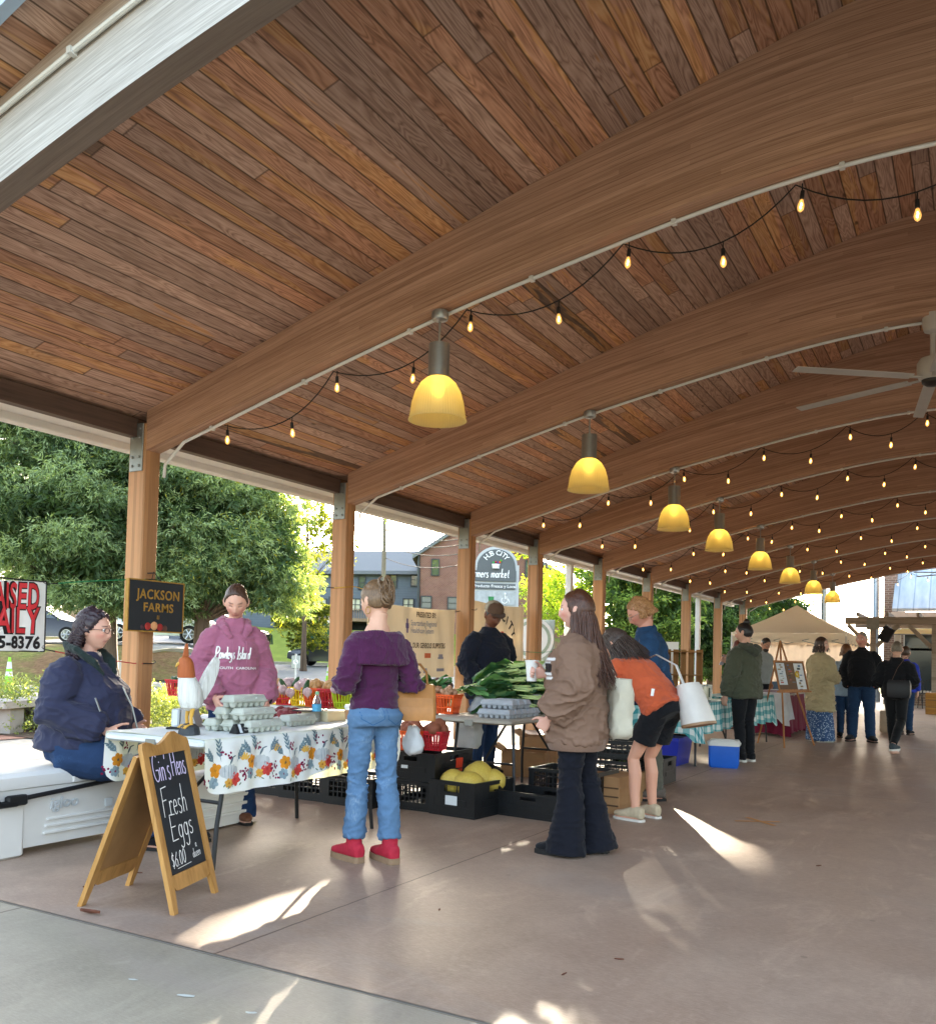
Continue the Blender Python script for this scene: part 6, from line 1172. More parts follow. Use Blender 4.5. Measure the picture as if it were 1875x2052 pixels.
# ------------------------------------------------------------------ gingham tables
def gingham():
    g = G('teal_gingham'); tc = g.n('TexCoord'); sx = g.n('SeparateXYZ', {0: tc.outputs['UV']}); f1 = g.math('GREATER_THAN', g.math('FRACT', g.math('MULTIPLY', sx.outputs[0], 8.2)), .5); f2 = g.math('GREATER_THAN', g.math('FRACT', g.math('MULTIPLY', sx.outputs[1], 8.2)), .5); s_ = g.math('MULTIPLY', g.math('ADD', f1, f2), .5)
    col = g.ramp(s_, [(0, hx('dfe8e6')), (.5, hx('85bcc0')), (1, hx('2f8f98'))]); g.p(Base_Color=col, Roughness=.85, Sheen_Weight=.1); g.bump(g.noise(g.coord('Object'), 200, 2), .2, .002)
    tr = g.n('BsdfTranslucent', {0: col}); mx = g.n('MixShader', {0: .2, 1: g.b.outputs[0], 2: tr.outputs[0]}); g.t.links.new(mx.outputs[0], g.o.inputs[0]); return g.m
m_ging = gingham()
def draped(name, label, cat, x0, x1, y0, y1, z, drops, m, fold=.02, seed=0, grp=None):
    """cloth over a table: top sheet plus skirts; drops = (x0 side, x1 side, y0 end, y1 end)"""
    per = []; n = 26
    for i in range(n): per.append((x1, y0+(y1-y0)*i/n, 1, 0, drops[1]))
    for i in range(n//2): per.append((x1+(x0-x1)*i/(n//2), y1, 0, 1, drops[3]))
    for i in range(n): per.append((x0, y1+(y0-y1)*i/n, -1, 0, drops[0]))
    for i in range(n//2): per.append((x0+(x1-x0)*i/(n//2), y0, 0, -1, drops[2]))
    vs, uvs, fs = [], [], []; N = len(per); K = 9; s0 = 0
    for i, (x, y, ax2, ay2, dr_) in enumerate(per):
        pv = per[i-1]; nx2 = per[(i+1) % N]; dx_, dy_ = (ax2+pv[2]+nx2[2]), (ay2+pv[3]+nx2[3]); q = math.hypot(dx_, dy_); dx_, dy_ = dx_/q, dy_/q; dd = (dr_+pv[4]+nx2[4])/3 + (.10 if (pv[2], pv[3]) != (nx2[2], nx2[3]) else 0)
        for k in range(K+1):
            t = k/K; f = fold*SIN(i*1.9+seed)*t+fold*.6*SIN(i*.83+seed*2)*t; vs.append((x+dx_*(.012+.05*t*dd+f+(.06*t if (pv[2], pv[3]) != (nx2[2], nx2[3]) else 0)), y+dy_*(.012+.05*t*dd+f), z-dd*t+.012*SIN(i*.9)*t)); uvs.append((y+x*.0+(dy_*dd*t), x*1.0+dx_*dd*t if abs(dx_) > .5 else x))
    for i in range(N):
        for k in range(K): a, b = i*(K+1)+k, ((i+1) % N)*(K+1)+k; fs.append((a, b, b+1, a+1))
    o = len(vs); tx, ty = 8, 20
    for i in range(tx+1):
        for j in range(ty+1): x, y = x0-.0+(x1-x0)*i/tx, y0+(y1-y0)*j/ty; vs.append((x, y, z+.001)); uvs.append((y, x))
    for i in range(tx):
        for j in range(ty): a = o+i*(ty+1)+j; fs.append((a, a+ty+1, a+ty+2, a+1))
    me = bpy.data.meshes.new(name); me.from_pydata(vs, [], fs); L = me.uv_layers.new(name='UVMap')
    for lp in me.loops: L.data[lp.index].uv = uvs[lp.vertex_index]
    return tag(link(name, me, m, None, 60), label, cat, grp)
folding_table('grey folding table under the nearer gingham cloth', (-3.22, 11.4, 0), 0, 1.86, .74, .74, m_tabg); folding_table('grey folding table under the farther gingham cloth', (-3.22, 14.0, 0), 0, 1.9, .74, .74, m_tabg)
draped('tablecloth', 'teal and white gingham tablecloth on the table before the olive jacket woman', 'tablecloth', -3.6, -2.84, 10.45, 12.35, .75, (.3, .36, .34, .3), m_ging, .025, 1, 'gingham tablecloths'); draped('tablecloth', 'second teal gingham tablecloth hanging low behind the olive jacket woman', 'tablecloth', -3.6, -2.84, 13.05, 14.95, .75, (.3, .4, .34, .36), m_ging, .03, 2, 'gingham tablecloths')
m_wine = cloth('wine_cloth', '6d1a33'); m_whc = cloth('white_linen', 'd6d8dc', trans=.15); m_tanc = cloth('tan_fabric', '8a7358')
folding_table('folding table under the wine red cloth', (-3.2, 17.0, 0), 0, 1.8, .74, .74, m_tabg)
draped('tablecloth', 'wine red tablecloth reaching to the floor beside the display easel', 'tablecloth', -3.55, -2.85, 16.15, 17.85, .75, (.6, .7, .7, .7), m_wine, .03, 3); draped('tablecloth', 'short white overcloth hanging from the near end of the wine red table', 'tablecloth', -3.5, -2.80, 15.75, 16.1, .752, (.3, .45, .42, .1), m_whc, .02, 4); draped('tablecloth', 'white overcloth on the far end of the wine red table', 'tablecloth', -3.5, -2.80, 17.9, 18.5, .752, (.3, .62, .3, .3), m_whc, .02, 5)
m_blue = M('blue_plastic', '1f2f9c', .4, .08, 6, .05); m_blueb = M('bright_blue_plastic', '1f5fc4', .4, .06, 6, .05)
for i in range(4):
    t = thing('plastic_tub', ['blue plastic tub at the bottom of the stack on the gingham table', 'blue plastic tub second in the stack', 'blue plastic tub third in the stack', 'blue plastic tub on top of the stack on the gingham table'][i], 'tub', (-3.08, 10.68, .753+.022*i), .1+.06*i, 'stacked blue tubs')
    MB().loft([[(x*a, y*b, z) for x, y in ((-1, -1), (1, -1), (1, 1), (-1, 1))] for a, b, z in ((.17, .24, 0), (.22, .29, .075), (.225, .295, .08), (.21, .28, .08), (.165, .235, .012))]).build('tub', m_blue, t, 0)
tb_ = thing('storage_tub', 'dark blue storage tub on the floor under the gingham table', 'tub', (-3.25, 10.75, 0)); MB().loft([[(x*a, y*a*1.5, z) for x, y in ((-.2, -.2), (.2, -.2), (.2, .2), (-.2, .2))] for a, z in ((.85, 0), (1, .3), (1.06, .3), (1.06, .34))]).build('body', m_blue, tb_, 0)
ck = thing('cooler', 'small bright blue cooler with white lid on the floor beside the gingham cloth', 'cooler', tuple((gp(1425, 1538)+gp(1478, 1545))/2+V((-.05, .18, 0))), .2); MB().loft([[(x*a, y*a, z) for x, y in ((-.17, -.13), (-.15, -.15), (.15, -.15), (.17, -.13), (.17, .13), (.15, .15), (-.15, .15), (-.17, .13))] for a, z in ((.9, 0), (1, .04), (1.02, .25), (1.02, .26))]).build('body', m_blueb, ck, 30); MB().loft([[(x*a, y*a, z) for x, y in ((-.17, -.13), (-.15, -.15), (.15, -.15), (.17, -.13), (.17, .13), (.15, .15), (-.15, .15), (-.17, .13))] for a, z in ((1.05, .262), (1.05, .30), (.95, .325))]).build('lid', m_cool, ck, 30); MB().tube([(-.18, -.0, .27), (-.185, -.08, .30), (-.1, -.16, .335), (.1, -.16, .335), (.185, -.08, .3), (.18, 0, .27)], .01, 6).build('handle', m_cool, ck)
dcr = thing('display_crate', 'upright wooden slatted display crate on the gingham table', 'display crate', (-3.45, 12.0, .755), .25); m_dw = wood('display_wood', '9a6a34', '5c3a1a', 2, 9)
b_ = MB()
for x in (-.2, -.1, 0, .1, .2): b_.box((x, 0, .33), (.07, .015, .64))
b_.build('back', m_dw, dcr, 0); b_ = MB()
for z in (.03, .31, .62): b_.box((0, -.09, z), (.48, .16, .018))
b_.build('shelf', m_dw, dcr, 0); b_ = MB()
for s in (-1, 1): b_.box((s*.245, -.085, .33), (.016, .17, .65))
b_.build('side', m_dw, dcr, 0)
po = thing('poster', 'white poster with a brown tower print standing behind the wooden display crate', 'poster', (-3.95, 12.6, .76), .1); pb2 = MB().box((0, 0, .38), (.5, .012, .76)).build('sheet', m_paper, po, 0); MB().add([(-.03, -.008, .1), (.14, -.008, .1), (.14, -.008, .5), (.10, -.008, .66), (.05, -.008, .5), (-.03, -.008, .4)], [(0, 1, 2, 3, 4, 5)]).build('print', m_dw, pb2, 0); MB().tube([(0, .02, 0), (0, .3, -.01)], .01, 6).build('stand', m_dw, po)
for i, (x, y, c, h_) in enumerate(((-3.05, 11.15, '3a3f4a', .14), (-3.15, 11.3, '6a7a4a', .17), (-3.3, 11.1, 'b9a88a', .12), (-3.0, 11.45, 'd9d2b8', .2))):
    t = thing('jar', ['dark tin beside the blue tubs on the gingham table', 'green jar behind the dark tin on the gingham table', 'tan jar by the clear bags on the gingham table', 'cream card box by the display crate'][i], 'jar', (x, y, .755), .3*i); MB().lathe([(.03, 0), (.035, .01), (.035, h_*.8), (.028, h_*.88), (.028, h_)], n=16).build('body', M('jar_'+c, c, .4, .1), t); MB().lathe([(.03, h_-.02), (.03, h_+.006), (.002, h_+.007)], n=16).build('lid', m_galv, t)
for i, (x, y, s_) in enumerate(((-3.3, 10.75, .12), (-3.2, 11.0, .11), (-3.42, 11.0, .14))): softbag('produce_bag', ['clear plastic bag of pale goods behind the blue tubs', 'clear plastic bag of goods beside the dark tin', 'clear plastic bag of goods at the back of the gingham table'][i], 'plastic bag', (x, y, .76), (s_, s_*.8, s_*1.5), i, m_bag, 'clear bags on the gingham table')
for i in range(4):
    x, y = -3.02-.03*i, 11.55+.07*i; t = thing('card_print', ['card print leaning at the front of the gingham table stall', 'second card print leaning behind the front one', 'green card print leaning in the gingham stall row', 'last card print leaning by the display crate'][i], 'card', (x, y, .755), .2, 'card prints on the gingham table'); MB().box((0, .03, .1), (.14, .006, .2), rotmat(-.25, 0, 0)).build('card', M('card_%d' % i, ('d8d6c8', 'c2b79a', '6f9a6a', 'b0a48c')[i], .7, .2, 30), t, 0); MB().box((0, .022, .1), (.09, .002, .12), rotmat(-.25, 0, 0)).build('picture', M('card_pic_%d' % i, ('4a5a4a', '8a5a3a', '2f5a34', '3a4a5a')[i], .6, .4, 40), t, 0)
# display easel
es = thing('display_easel', 'tall wooden easel holding a brown framed board of photos and leaflets', 'easel', (0, 0, 0)); m_ew = wood('easel_wood', 'a8703f', '7a4c26', 2, 9)
f1, f2 = V((-2.48, 13.94, 0)), V((-2.18, 14.73, 0)); ap = V((-2.62, 14.28, 1.60)); bk_ = V((-2.98, 14.5, 0))
for f in (f1, f2, bk_): MB().tube([f, ap+(f-ap)*.0], .014, 6).build('leg', m_ew, es)
ex = (f2-f1).normalized(); en = V((ex.y, -ex.x, 0)); ec = V((-2.42, 14.22, .80))+en*.02; eu = (V((0, 0, 1))*.95-en*.22).normalized()
def ep(x, y, o=0): return ec+ex*x+eu*y+en*o
def eboard(nm, x0, x1, y0, y1, o, th, m, par): return MB().add([ep(x, y, o) for x, y in ((x0, y0), (x1, y0), (x1, y1), (x0, y1))]+[ep(x, y, o+th) for x, y in ((x0, y0), (x1, y0), (x1, y1), (x0, y1))], [(3, 2, 1, 0), (4, 5, 6, 7), (0, 1, 5, 4), (1, 2, 6, 5), (2, 3, 7, 6), (3, 0, 4, 7)]).build(nm, m, par, 0)
eb = eboard('board', -.40, .40, .06, .50, 0, .012, M('brown_board', '6b513d', .8, .1, 8, .1), es)
for x0, x1, y0, y1 in ((-.40, .40, .485, .51), (-.40, .40, .05, .07), (-.41, -.39, .05, .51), (.39, .41, .05, .51)): eboard('frame', x0, x1, y0, y1, .0125, .014, m_ew, eb)
MB().box(ep(0, .035, .02), (.04, .9, .025), rotmat(0, 0, math.atan2(ex.y, ex.x)-PI/2)).build('ledge', m_ew, es, 0)
def leaflet(x0, x1, y0, y1, c, seed):
    lf = eboard('leaflet', x0, x1, y0, y1, .0135, .003, M('leaflet_%d' % seed, c, .6, .1, 20), eb); r_ = random.Random(seed)
    for q in range(9):
        w_ = (x1-x0); xx = x0+r_.uniform(.1, .55)*w_; yy = y0+(y1-y0)*(.08+.1*q); eboard('printed_patch', xx, xx+w_*r_.uniform(.2, .4), yy, yy+(y1-y0)*r_.uniform(.03, .08), .017, .0006, M('print_%d_%d' % (seed, q), r_.choice(('6a7a8a', '3a4450', 'a05048', '8a7a5a', '4a6a8a', '2f3a34')), .6), lf)
leaflet(-.36, -.14, .14, .47, 'c9d0d6', 1); leaflet(-.12, .10, .15, .47, '6a4a2c', 2); leaflet(.12, .37, .02, .47, 'd6d8d8', 3)
fl_ = MB()
for q in range(11): a = q*2*PI/11; fl_.ball(ep(.16+.035*COS(a), .3+.035*SIN(a), .02), .016, 8, 6)
fl_.build('flower_print', M('yellow_petals', 'c9a52f', .6), eb)
# tent
m_can = cloth('beige_canopy', 'fbf3e2', trans=.78); m_wall = cloth('beige_tent_wall', 'e8d3ba', trans=.55)
tn = thing('canopy_tent', 'beige pop-up canopy tent with back wall standing beneath the far end of the roof', 'tent', (0, 0, 0)); TX0, TX1, TY0, TY1 = -6.1, -3.08, 26.0, 29.0; zt, zv, za = 2.12, 1.86, 2.98; c0 = V(((TX0+TX1)/2, (TY0+TY1)/2, za)); cr_ = [V((TX1, TY0, zt)), V((TX1, TY1, zt)), V((TX0, TY1, zt)), V((TX0, TY0, zt))]; cm = MB()
for i in range(4):
    a, b = cr_[i], cr_[(i+1) % 4]; gr_ = []
    for t in range(9):
        s = t/8; p, q = a.lerp(c0, s), b.lerp(c0, s); row = []
        for k in range(9): u = k/8; m_ = p.lerp(q, u); m_.z -= .09*SIN(PI*s)*(.35+.65*SIN(PI*u)); row.append(m_)
        gr_.append(row)
    cm.sheet(gr_); d_ = (b-a).normalized(); nn2 = V((d_.y, -d_.x, 0)); cm.sheet([[a.lerp(b, u/12)+nn2*(.012+.01*SIN(u*2.1)*v_)+V((0, 0, -v_*(zt-zv)-.012*SIN(u*3))) for u in range(13)] for v_ in (0, .5, 1)])
cm.build('canopy', m_can, tn, 50)
for p in cr_: MB().bbox((p.x*.999, p.y, 1.02), (.045, .045, 2.04), .006).build('pole', m_white, tn)
sc_m = MB()
for i in range(4):
    a, b = cr_[i], cr_[(i+1) % 4]
    for q in range(4): p, r2 = a.lerp(b, q/4), a.lerp(b, (q+1)/4); sc_m.tube([p+V((0, 0, -.12)), r2+V((0, 0, -.30))], .011, 5); sc_m.tube([p+V((0, 0, -.30)), r2+V((0, 0, -.12))], .011, 5)
sc_m.build('truss', m_galv, tn); MB().sheet([[(TX0+(TX1-TX0)*i/30, TY1-.05+.03*SIN(i*1.7), z) for z in (.05, .7, 1.4, 2.0)] for i in range(31)]).build('back_wall', m_wall, tn, 60)
MB().sheet([[(TX0+.05+.03*SIN(i*1.7), TY0+(TY1-TY0)*i/30, z) for z in (.05, .7, 1.4, 2.0)] for i in range(31)]).build('side_wall', m_wall, tn, 60)
folding_table('folding table under the tent behind the standing group', (-4.2, 26.9, 0), R(90), 1.8, .74, .74, m_tabg); draped('tablecloth', 'grey blue cloth on the table under the tent', 'tablecloth', -5.1, -3.3, 26.5, 27.2, .752, (.6, .6, .65, .6), cloth('grey_blue_cloth', '4d5a68'), .02, 6)
pbg = softbag('paper_bag', 'plain tan paper bag standing on the floor behind the black backpack shopper', 'paper bag', tuple(gp(1786, 1470)), (.2, .13, .42), 8, M('tan_paper', 'b9a68e', .85, .06), None, (0, 0), 'tote')
# wooden round sign / rack near the fifth post
rs_ = thing('round_sign', 'round white and green sign on a grey frame behind the fifth post', 'sign', tuple(gp(1112, 1400)+V((-4.2, 6.5, 0))), R(60)); q0 = rs_.location
rs_.location = V((-7.6, 16.0, 0)); rs_.rotation_euler = (0, 0, R(20)); MB().lathe([(.42, 0), (.42, .02)], (0, -.02, 1.62), 28, axis=(0, -1, 0)).build('disc', m_paper, rs_); MB().lathe([(.36, .021), (.36, .024), (.30, .024), (.30, .021)], (0, -.02, 1.62), 28, axis=(0, -1, 0), cap=False).build('ring_print', M('sage_print', '9aa894', .6), rs_); MB().bbox((.28, .05, 1.0), (.3, .04, 2.0), .01).build('frame', M('pale_grey_panel', 'aebcb8', .5), rs_)
# ------------------------------------------------------------------ marks on the floor
m_tape = M('masking_tape', 'c08a52', .8, .08); tp_ = thing('tape_cross', 'tan masking tape cross stuck to the floor', 'tape', (0, 0, 0))
for a, b in (((1472, 1648), (1562, 1650)), ((1496, 1641), (1552, 1658))):
    p, q = gp(*a), gp(*b); d_ = (q-p).normalized(); n2 = V((-d_.y, d_.x, 0))*.02; zz = .0105 if a[0] == 1472 else .012; MB().add([p-n2+V((0, 0, zz)), q-n2+V((0, 0, zz)), q+n2+V((0, 0, zz)), p+n2+V((0, 0, zz))], [(0, 1, 2, 3)]).build('strip', m_tape, tp_, 0)
m_dleaf = M('dry_leaf', '6b4130', .8, .3, 30, .2)
for px, py, s_, a, lab in ((180, 1836, .055, .2, 'curled brown dry leaf on the floor before the chalkboard'), (178, 1783, .03, 1.2, 'small dark twig leaf behind the chalkboard leg'), (278, 1755, .02, .5, 'tiny dry leaf between the chalkboard legs'), (880, 1830, .02, 2, 'tiny dry leaf fragment in the open floor'), (1240, 1930, .02, .4, 'tiny brown leaf scrap nearest the camera'), (1130, 1960, .018, 1.4, 'tiny leaf scrap beside the light patch'), (1640, 1740, .02, .9, 'dark leaf scrap on the open walkway')):
    p = gp(px, py); mb = MB().sheet([[V(((u-.5)*s_*2, (v_-.5)*s_*.55*SIN(PI*min(max(u, .06), .94)), .012+s_*.25*((v_-.5)**2*4+abs(u-.5)*.5))) for v_ in (0, .33, .67, 1)] for u in [i/8 for i in range(9)]]); o = mb.build('dry_leaf', m_dleaf, None, 60); o.location = p; o.rotation_euler = (0, 0, a); tag(o, lab, 'leaf', 'dry leaves on the floor')
for px, py, w_, lab in ((265, 1967, .03, 'pale paint fleck on the grey pavement'), (375, 2000, .05, 'pale gum mark on the grey pavement'), (505, 2034, .035, 'long pale scuff on the grey pavement')):
    p = gp(px, py); mb = MB(); r_ = random.Random(px)
    pts = [(COS(q*PI/5)*w_*r_.uniform(.4, 1), SIN(q*PI/5)*w_*.3*r_.uniform(.4, 1)) for q in range(10)]; mb.add([(x, y, .007) for x, y in pts], [tuple(range(10))]); o = mb.build('paint_fleck', M('pale_fleck', 'c9cfca', .8), None, 0); o.location = p; o.rotation_euler = (0, 0, .3); tag(o, lab, 'mark', 'pale marks on the pavement')
# ================================================================== people
m_skin = attr_mat('skin', .5, .35, 180, .08, sss=.08); m_eye = M('eye_white', 'e2ddd6', .2, .02, 3, 0); m_iris = M('iris_brown', '3a281d', .15, .1, 3, 0)
def hairmat(name, c1, c2, st=(60, 60, 5)):
    g = G(name); v = g.coord('Object', st); n = g.noise(v, 4, 4, .6, .3); g.p(Base_Color=g.ramp(n, [(.3, hx(c1)), (.7, hx(c2))]), Roughness=.42, Specular_IOR_Level=.5); g.bump(n, .6, .004); return g.m
m_fab = attr_mat('dyed_fabric', .9, .2, 380, .3)
def headgrid(s, grow=None, nu=64, nv=46):
    """sculpted head on a sphere grid, y forward; grow(az, z, p) -> scale for hair shells"""
    rings = []; ex = lambda *t: math.exp(-sum(((a-b)/c)**2 for a, b, c in t))
    for i in range(nv+1):
        ph = -PI/2+PI*i/nv; ring = []
        for j in range(nu):
            u = 2*PI*j/nu; az = u-.45*SIN(u)                      # denser towards the face
            d = V((SIN(az)*COS(ph), COS(az)*COS(ph), SIN(ph)))
            x, y, z = d.x*.0735, d.y*(.094 if d.y > 0 else .098), d.z*(.112 if d.z > 0 else .118)
            if z < 0:
                t = -z/.118; x *= 1-.30*t**1.5
                y *= (1-.50*t**1.1) if y < 0 else (1-.04*t)
            if grow is None and d.y > .15:
                w_ = min(1, (d.y-.15)/.35); ax_ = abs(x); y += .006*w_*(1-(d.x*1.3)**2 if abs(d.x) < .75 else .2)
                y += w_*(.017*ex((x, 0, .0095), (z, -.033, .012))+.012*ex((x, 0, .009), (z, -.012, .018))+.005*ex((ax_, .012, .006), (z, -.037, .007))
                     -.012*ex((ax_, .031, .013), (z, .004, .010))+.004*ex((ax_, .028, .018), (z, .027, .008))+.006*ex((x, 0, .02), (z, -.061, .009))-.004*ex((x, 0, .022), (z, -.0615, .0022))
                     +.009*ex((x, 0, .020), (z, -.100, .016))-.004*ex((x, 0, .02), (z, -.079, .008))+.004*ex((ax_, .043, .016), (z, -.028, .018)))
            p = V((x, y, z))
            if grow is not None: p = p*grow(abs(math.atan2(d.x, d.y)), z, p)
            ring.append(p*s)
        rings.append(ring)
    return MB().loft(rings)
def hmat(pos, yaw=0, pit=0, rol=0): return Matrix.Translation(V(pos)) @ Matrix.Rotation(R(yaw), 4, 'Z') @ Matrix.Rotation(-R(pit), 4, 'X') @ Matrix.Rotation(R(rol), 4, 'Y')
def sell(c, rx, ry, up, lat=(1, 0, 0), n=24, e=2.3):
    up = V(up).normalized(); lat = V(lat); lat = (lat-up*lat.dot(up)).normalized(); f = up.cross(lat); out = []
    for j in range(n):
        a = 2*PI*j/n; ca, sa = COS(a), SIN(a); out.append(V(c)+lat*rx*math.copysign(abs(ca)**(2/e), ca)+f*ry*math.copysign(abs(sa)**(2/e), sa))
    return out
def handmb(mb, w, d, nrm, side, curl=25, s=1.0, spread=.10):
    """five-fingered hand from the wrist w along d, palm facing nrm; side: +1 thumb towards nrm x d, -1 the other way"""
    w, d = V(w), V(d).normalized(); nrm = V(nrm); nrm = (nrm-d*nrm.dot(d)).normalized(); lt = nrm.cross(d)*side
    mb.loft([sell(w+d*t*s, a*s, b*s, d, lt, 14, 2.6) for t, a, b in ((-.03, .024, .019), (0, .025, .017), (.025, .036, .0165), (.06, .042, .0155), (.088, .040, .013), (.094, .034, .008))])
    for k, (off, L, r_) in enumerate(((.030, .072, .0088), (.010, .080, .0090), (-.010, .074, .0086), (-.029, .058, .0078))):
        p = w+d*.082*s+lt*off*s; dr = (d+lt*off*spread*22*.3).normalized(); pts = [p]; cur = dr; th = 0
        for q, fr in enumerate((.42, .32, .26)):
            th += R(curl*(.7 if q == 0 else 1.15)+k*2); cur = (dr*COS(th)+nrm*SIN(th)); p = p+cur*L*fr*s; pts.append(p)
        mb.tube(pts, [r_*s*1.04, r_*s, r_*s*.93, r_*s*.72], 8)
    p = w+d*.022*s+lt*.026*s+nrm*.004*s; pts = [p, p+(d*.55+lt*.62+nrm*.25)*.036*s, p+(d*.85+lt*.80+nrm*.5)*.055*s, p+(d*1.2+lt*.82+nrm*.75)*.068*s]; mb.tube(pts, [.013*s, .0112*s, .0098*s, .0075*s], 8)
class Fig:
    def __init__(s, label, loc, face, h, w=1.0, near=True):
        s.t = thing('person', label, 'person', (loc[0], loc[1], .007), math.atan2(face[1], face[0])-PI/2); s.h = h; s.k = h/1.7; s.w = w; s.near = near; k = s.k
        s.vx = .0058 if near else .009; s.cvx = .0085 if near else .013
        J = dict(pelvis=(0, 0, .905), waist=(0, .01, 1.04), chest=(0, .01, 1.24), neck=(0, -.012, 1.437), head=(0, .02, 1.580))
        for sd, nm in ((1, 'R'), (-1, 'L')): J.update({'sh'+nm: (sd*.150*w, -.008, 1.362), 'el'+nm: (sd*.205*w, -.03, 1.085), 'wr'+nm: (sd*.205*w, .05, .85), 'hip'+nm: (sd*.080, 0, .88), 'kn'+nm: (sd*.080, .015, .49), 'an'+nm: (sd*.082, -.025, .085), 'toe'+nm: (sd*.105, .17, .02)})
        s.J = {a: V(b)*k for a, b in J.items()}; s.hy = s.hp = s.hr = 0
    def set(s, **kw):
        for a, b in kw.items(): s.J[a] = V(b)
        return s
    def lean(s, deg, head=True, names=('waist', 'chest', 'neck', 'head', 'shR', 'shL', 'elR', 'elL', 'wrR', 'wrL')):
        m = Matrix.Rotation(-R(deg), 3, 'X'); o = s.J['pelvis']
        for n in names: s.J[n] = o+m @ (s.J[n]-o)
        return s
    def look(s, yaw=0, pit=0, rol=0): s.hy, s.hp, s.hr = yaw, pit, rol; return s
    def HM(s): return hmat(s.J['head'], s.hy, s.hp, s.hr)
    def body(s, skin='c9957c', lip='a85f55', brow='4a3528', hands=('relax', 'relax'), eyes='open', blush=.3, palms=None, cover=True):
        J, k, w = s.J, s.k, s.w; kh = k*1.07; mb = headgrid(kh); H = s.HM(); mb.xf(lambda p: H @ p)
        for sd in (-1, 1): mb.join(MB().ball((sd*.0755*kh, -.008*kh, -.006*kh), (.011*kh, .02*kh, .032*kh), 10, 8, rotmat(.15, sd*.15, sd*-.35)).xf(lambda p: H @ p))
        hb = H @ V((0, -.022*k, -.075*k)); mb.tube([hb, (hb+J['neck'])/2, J['neck']+V((0, 0, -.02)), J['chest']], [.050*k, .0505*k, .062*k, .08*k], 16)
        up = (J['neck']-J['pelvis']).normalized(); mb.loft([sell(J['pelvis']-up*.08*k, .10*w*k, .08*w*k, up), sell(J['pelvis'], .130*w*k, .10*w*k, up), sell(J['waist'], .112*w*k, .085*w*k, up), sell(J['chest'], .135*w*k, .10*w*k, up), sell((J['shR']+J['shL'])/2-up*.02*k, .140*w*k, .070*w*k, up), sell((J['shR']+J['shL'])/2+up*.025*k, .105*w*k, .060*w*k, up), sell(J['neck']-up*.005, .066*k, .056*k, up)])
        for i, nm in enumerate('RL'):
            sh, el, wr = J['sh'+nm], J['el'+nm], J['wr'+nm]; mb.tube([J['chest'].lerp(sh, .75), sh-up*.02*k, sh.lerp(el, .5), el, el.lerp(wr, .35), wr], [r_*k for r_ in (.045, .045, .041, .035, .036, .025)], 12)
            hd = (wr-el).normalized(); sd = 1 if nm == 'R' else -1; mode = hands[i]
            if mode != 'none':
                pn = (palms or {}).get(nm) or (-sd*1.0, .15, 0); handmb(mb, wr+hd*.012, (hd if mode != 'down' else V((0, .5, -.6))), pn, -1 if sd > 0 else 1, {'relax': 22, 'grip': 52, 'fist': 68, 'flat': 8, 'down': 15}[mode], k)
            hp, kn, an = J['hip'+nm], J['kn'+nm], J['an'+nm]; cf = kn.lerp(an, .3)+V((0, -.012*k, 0)); mb.tube([hp+V((0, 0, .05)), hp, hp.lerp(kn, .5), kn.lerp(hp, .1), kn, cf, kn.lerp(an, .65), an, an+V((0, 0, -.03))], [r_*k for r_ in (.08*w, .080*w, .064*w, .050, .047, .052, .042, .033, .034)], 14)
            tv = J['toe'+nm]-an; tv.z = 0; tv.normalize(); a0 = V((an.x, an.y, 0)); mb.loft([sell(a0+tv*t*k+V((0, 0, zz*k)), a*k, b*k, tv, (tv.y, -tv.x, 0), 12) for t, zz, a, b in ((-.05, .035, .022, .025), (-.02, .045, .032, .04), (.06, .034, .038, .03), (.13, .022, .04, .018), (.18, .016, .028, .012))])
        me = remesh(mb, s.vx, 2, .4); co = getco(me).astype(float); inv = np.array(H.inverted()); q = (co @ inv[:3, :3].T+inv[:3, 3])/kh; sk = np.array(hx(skin)[:3]); col = np.tile(sk, (len(co), 1))
        def blend(wt, c): nonlocal col; wt = np.clip(wt, 0, 1)[:, None]; col = col*(1-wt)+np.array(hx(c)[:3])*wt
        x, y, z = np.abs(q[:, 0]), q[:, 1], q[:, 2]; fr = (y > .045) & (z > -.13) & (z < .08)
        ga = lambda a, b, c: np.exp(-((a-b)/c)**2)
        blend(fr*blush*ga(x, .042, .02)*ga(z, -.03, .018)*.9, 'c46a5e'); blend(fr*ga(x, 0, .014)*ga(z, -.036, .014)*blush*.6, 'c8776a'); blend(fr*.85*ga(z, -.0615, .0065)*np.clip((.026-x)/.006, 0, 1), lip)
        blend(fr*.9*ga(z, .0265+.05*(.03-x)*0, .0035)*np.clip((.047-x)/.006, 0, 1)*np.clip((x-.012)/.005, 0, 1), brow); blend(fr*(.75 if eyes != 'open' else .5)*ga(z, .0035 if eyes != 'open' else .0095, .003)*np.clip((.045-x)/.004, 0, 1)*np.clip((x-.017)/.004, 0, 1), '2e211b')
        setcol(me, col); b = link('body', me, m_skin, s.t, 0); b.data.shade_smooth()
        if eyes == 'open':
            for sd in (-1, 1): e = MB().ball((sd*.0305*kh, .0815*kh, .0035*kh), .0098*kh, 12, 8).xf(lambda p: H @ p).build('eye', m_eye, s.t); MB().ball((sd*.0305*kh, .0878*kh, .003*kh), (.0052*kh, .0042*kh, .0058*kh), 10, 6).xf(lambda p: H @ p).build('iris', m_iris, e)
        s.bodyme = me; return s
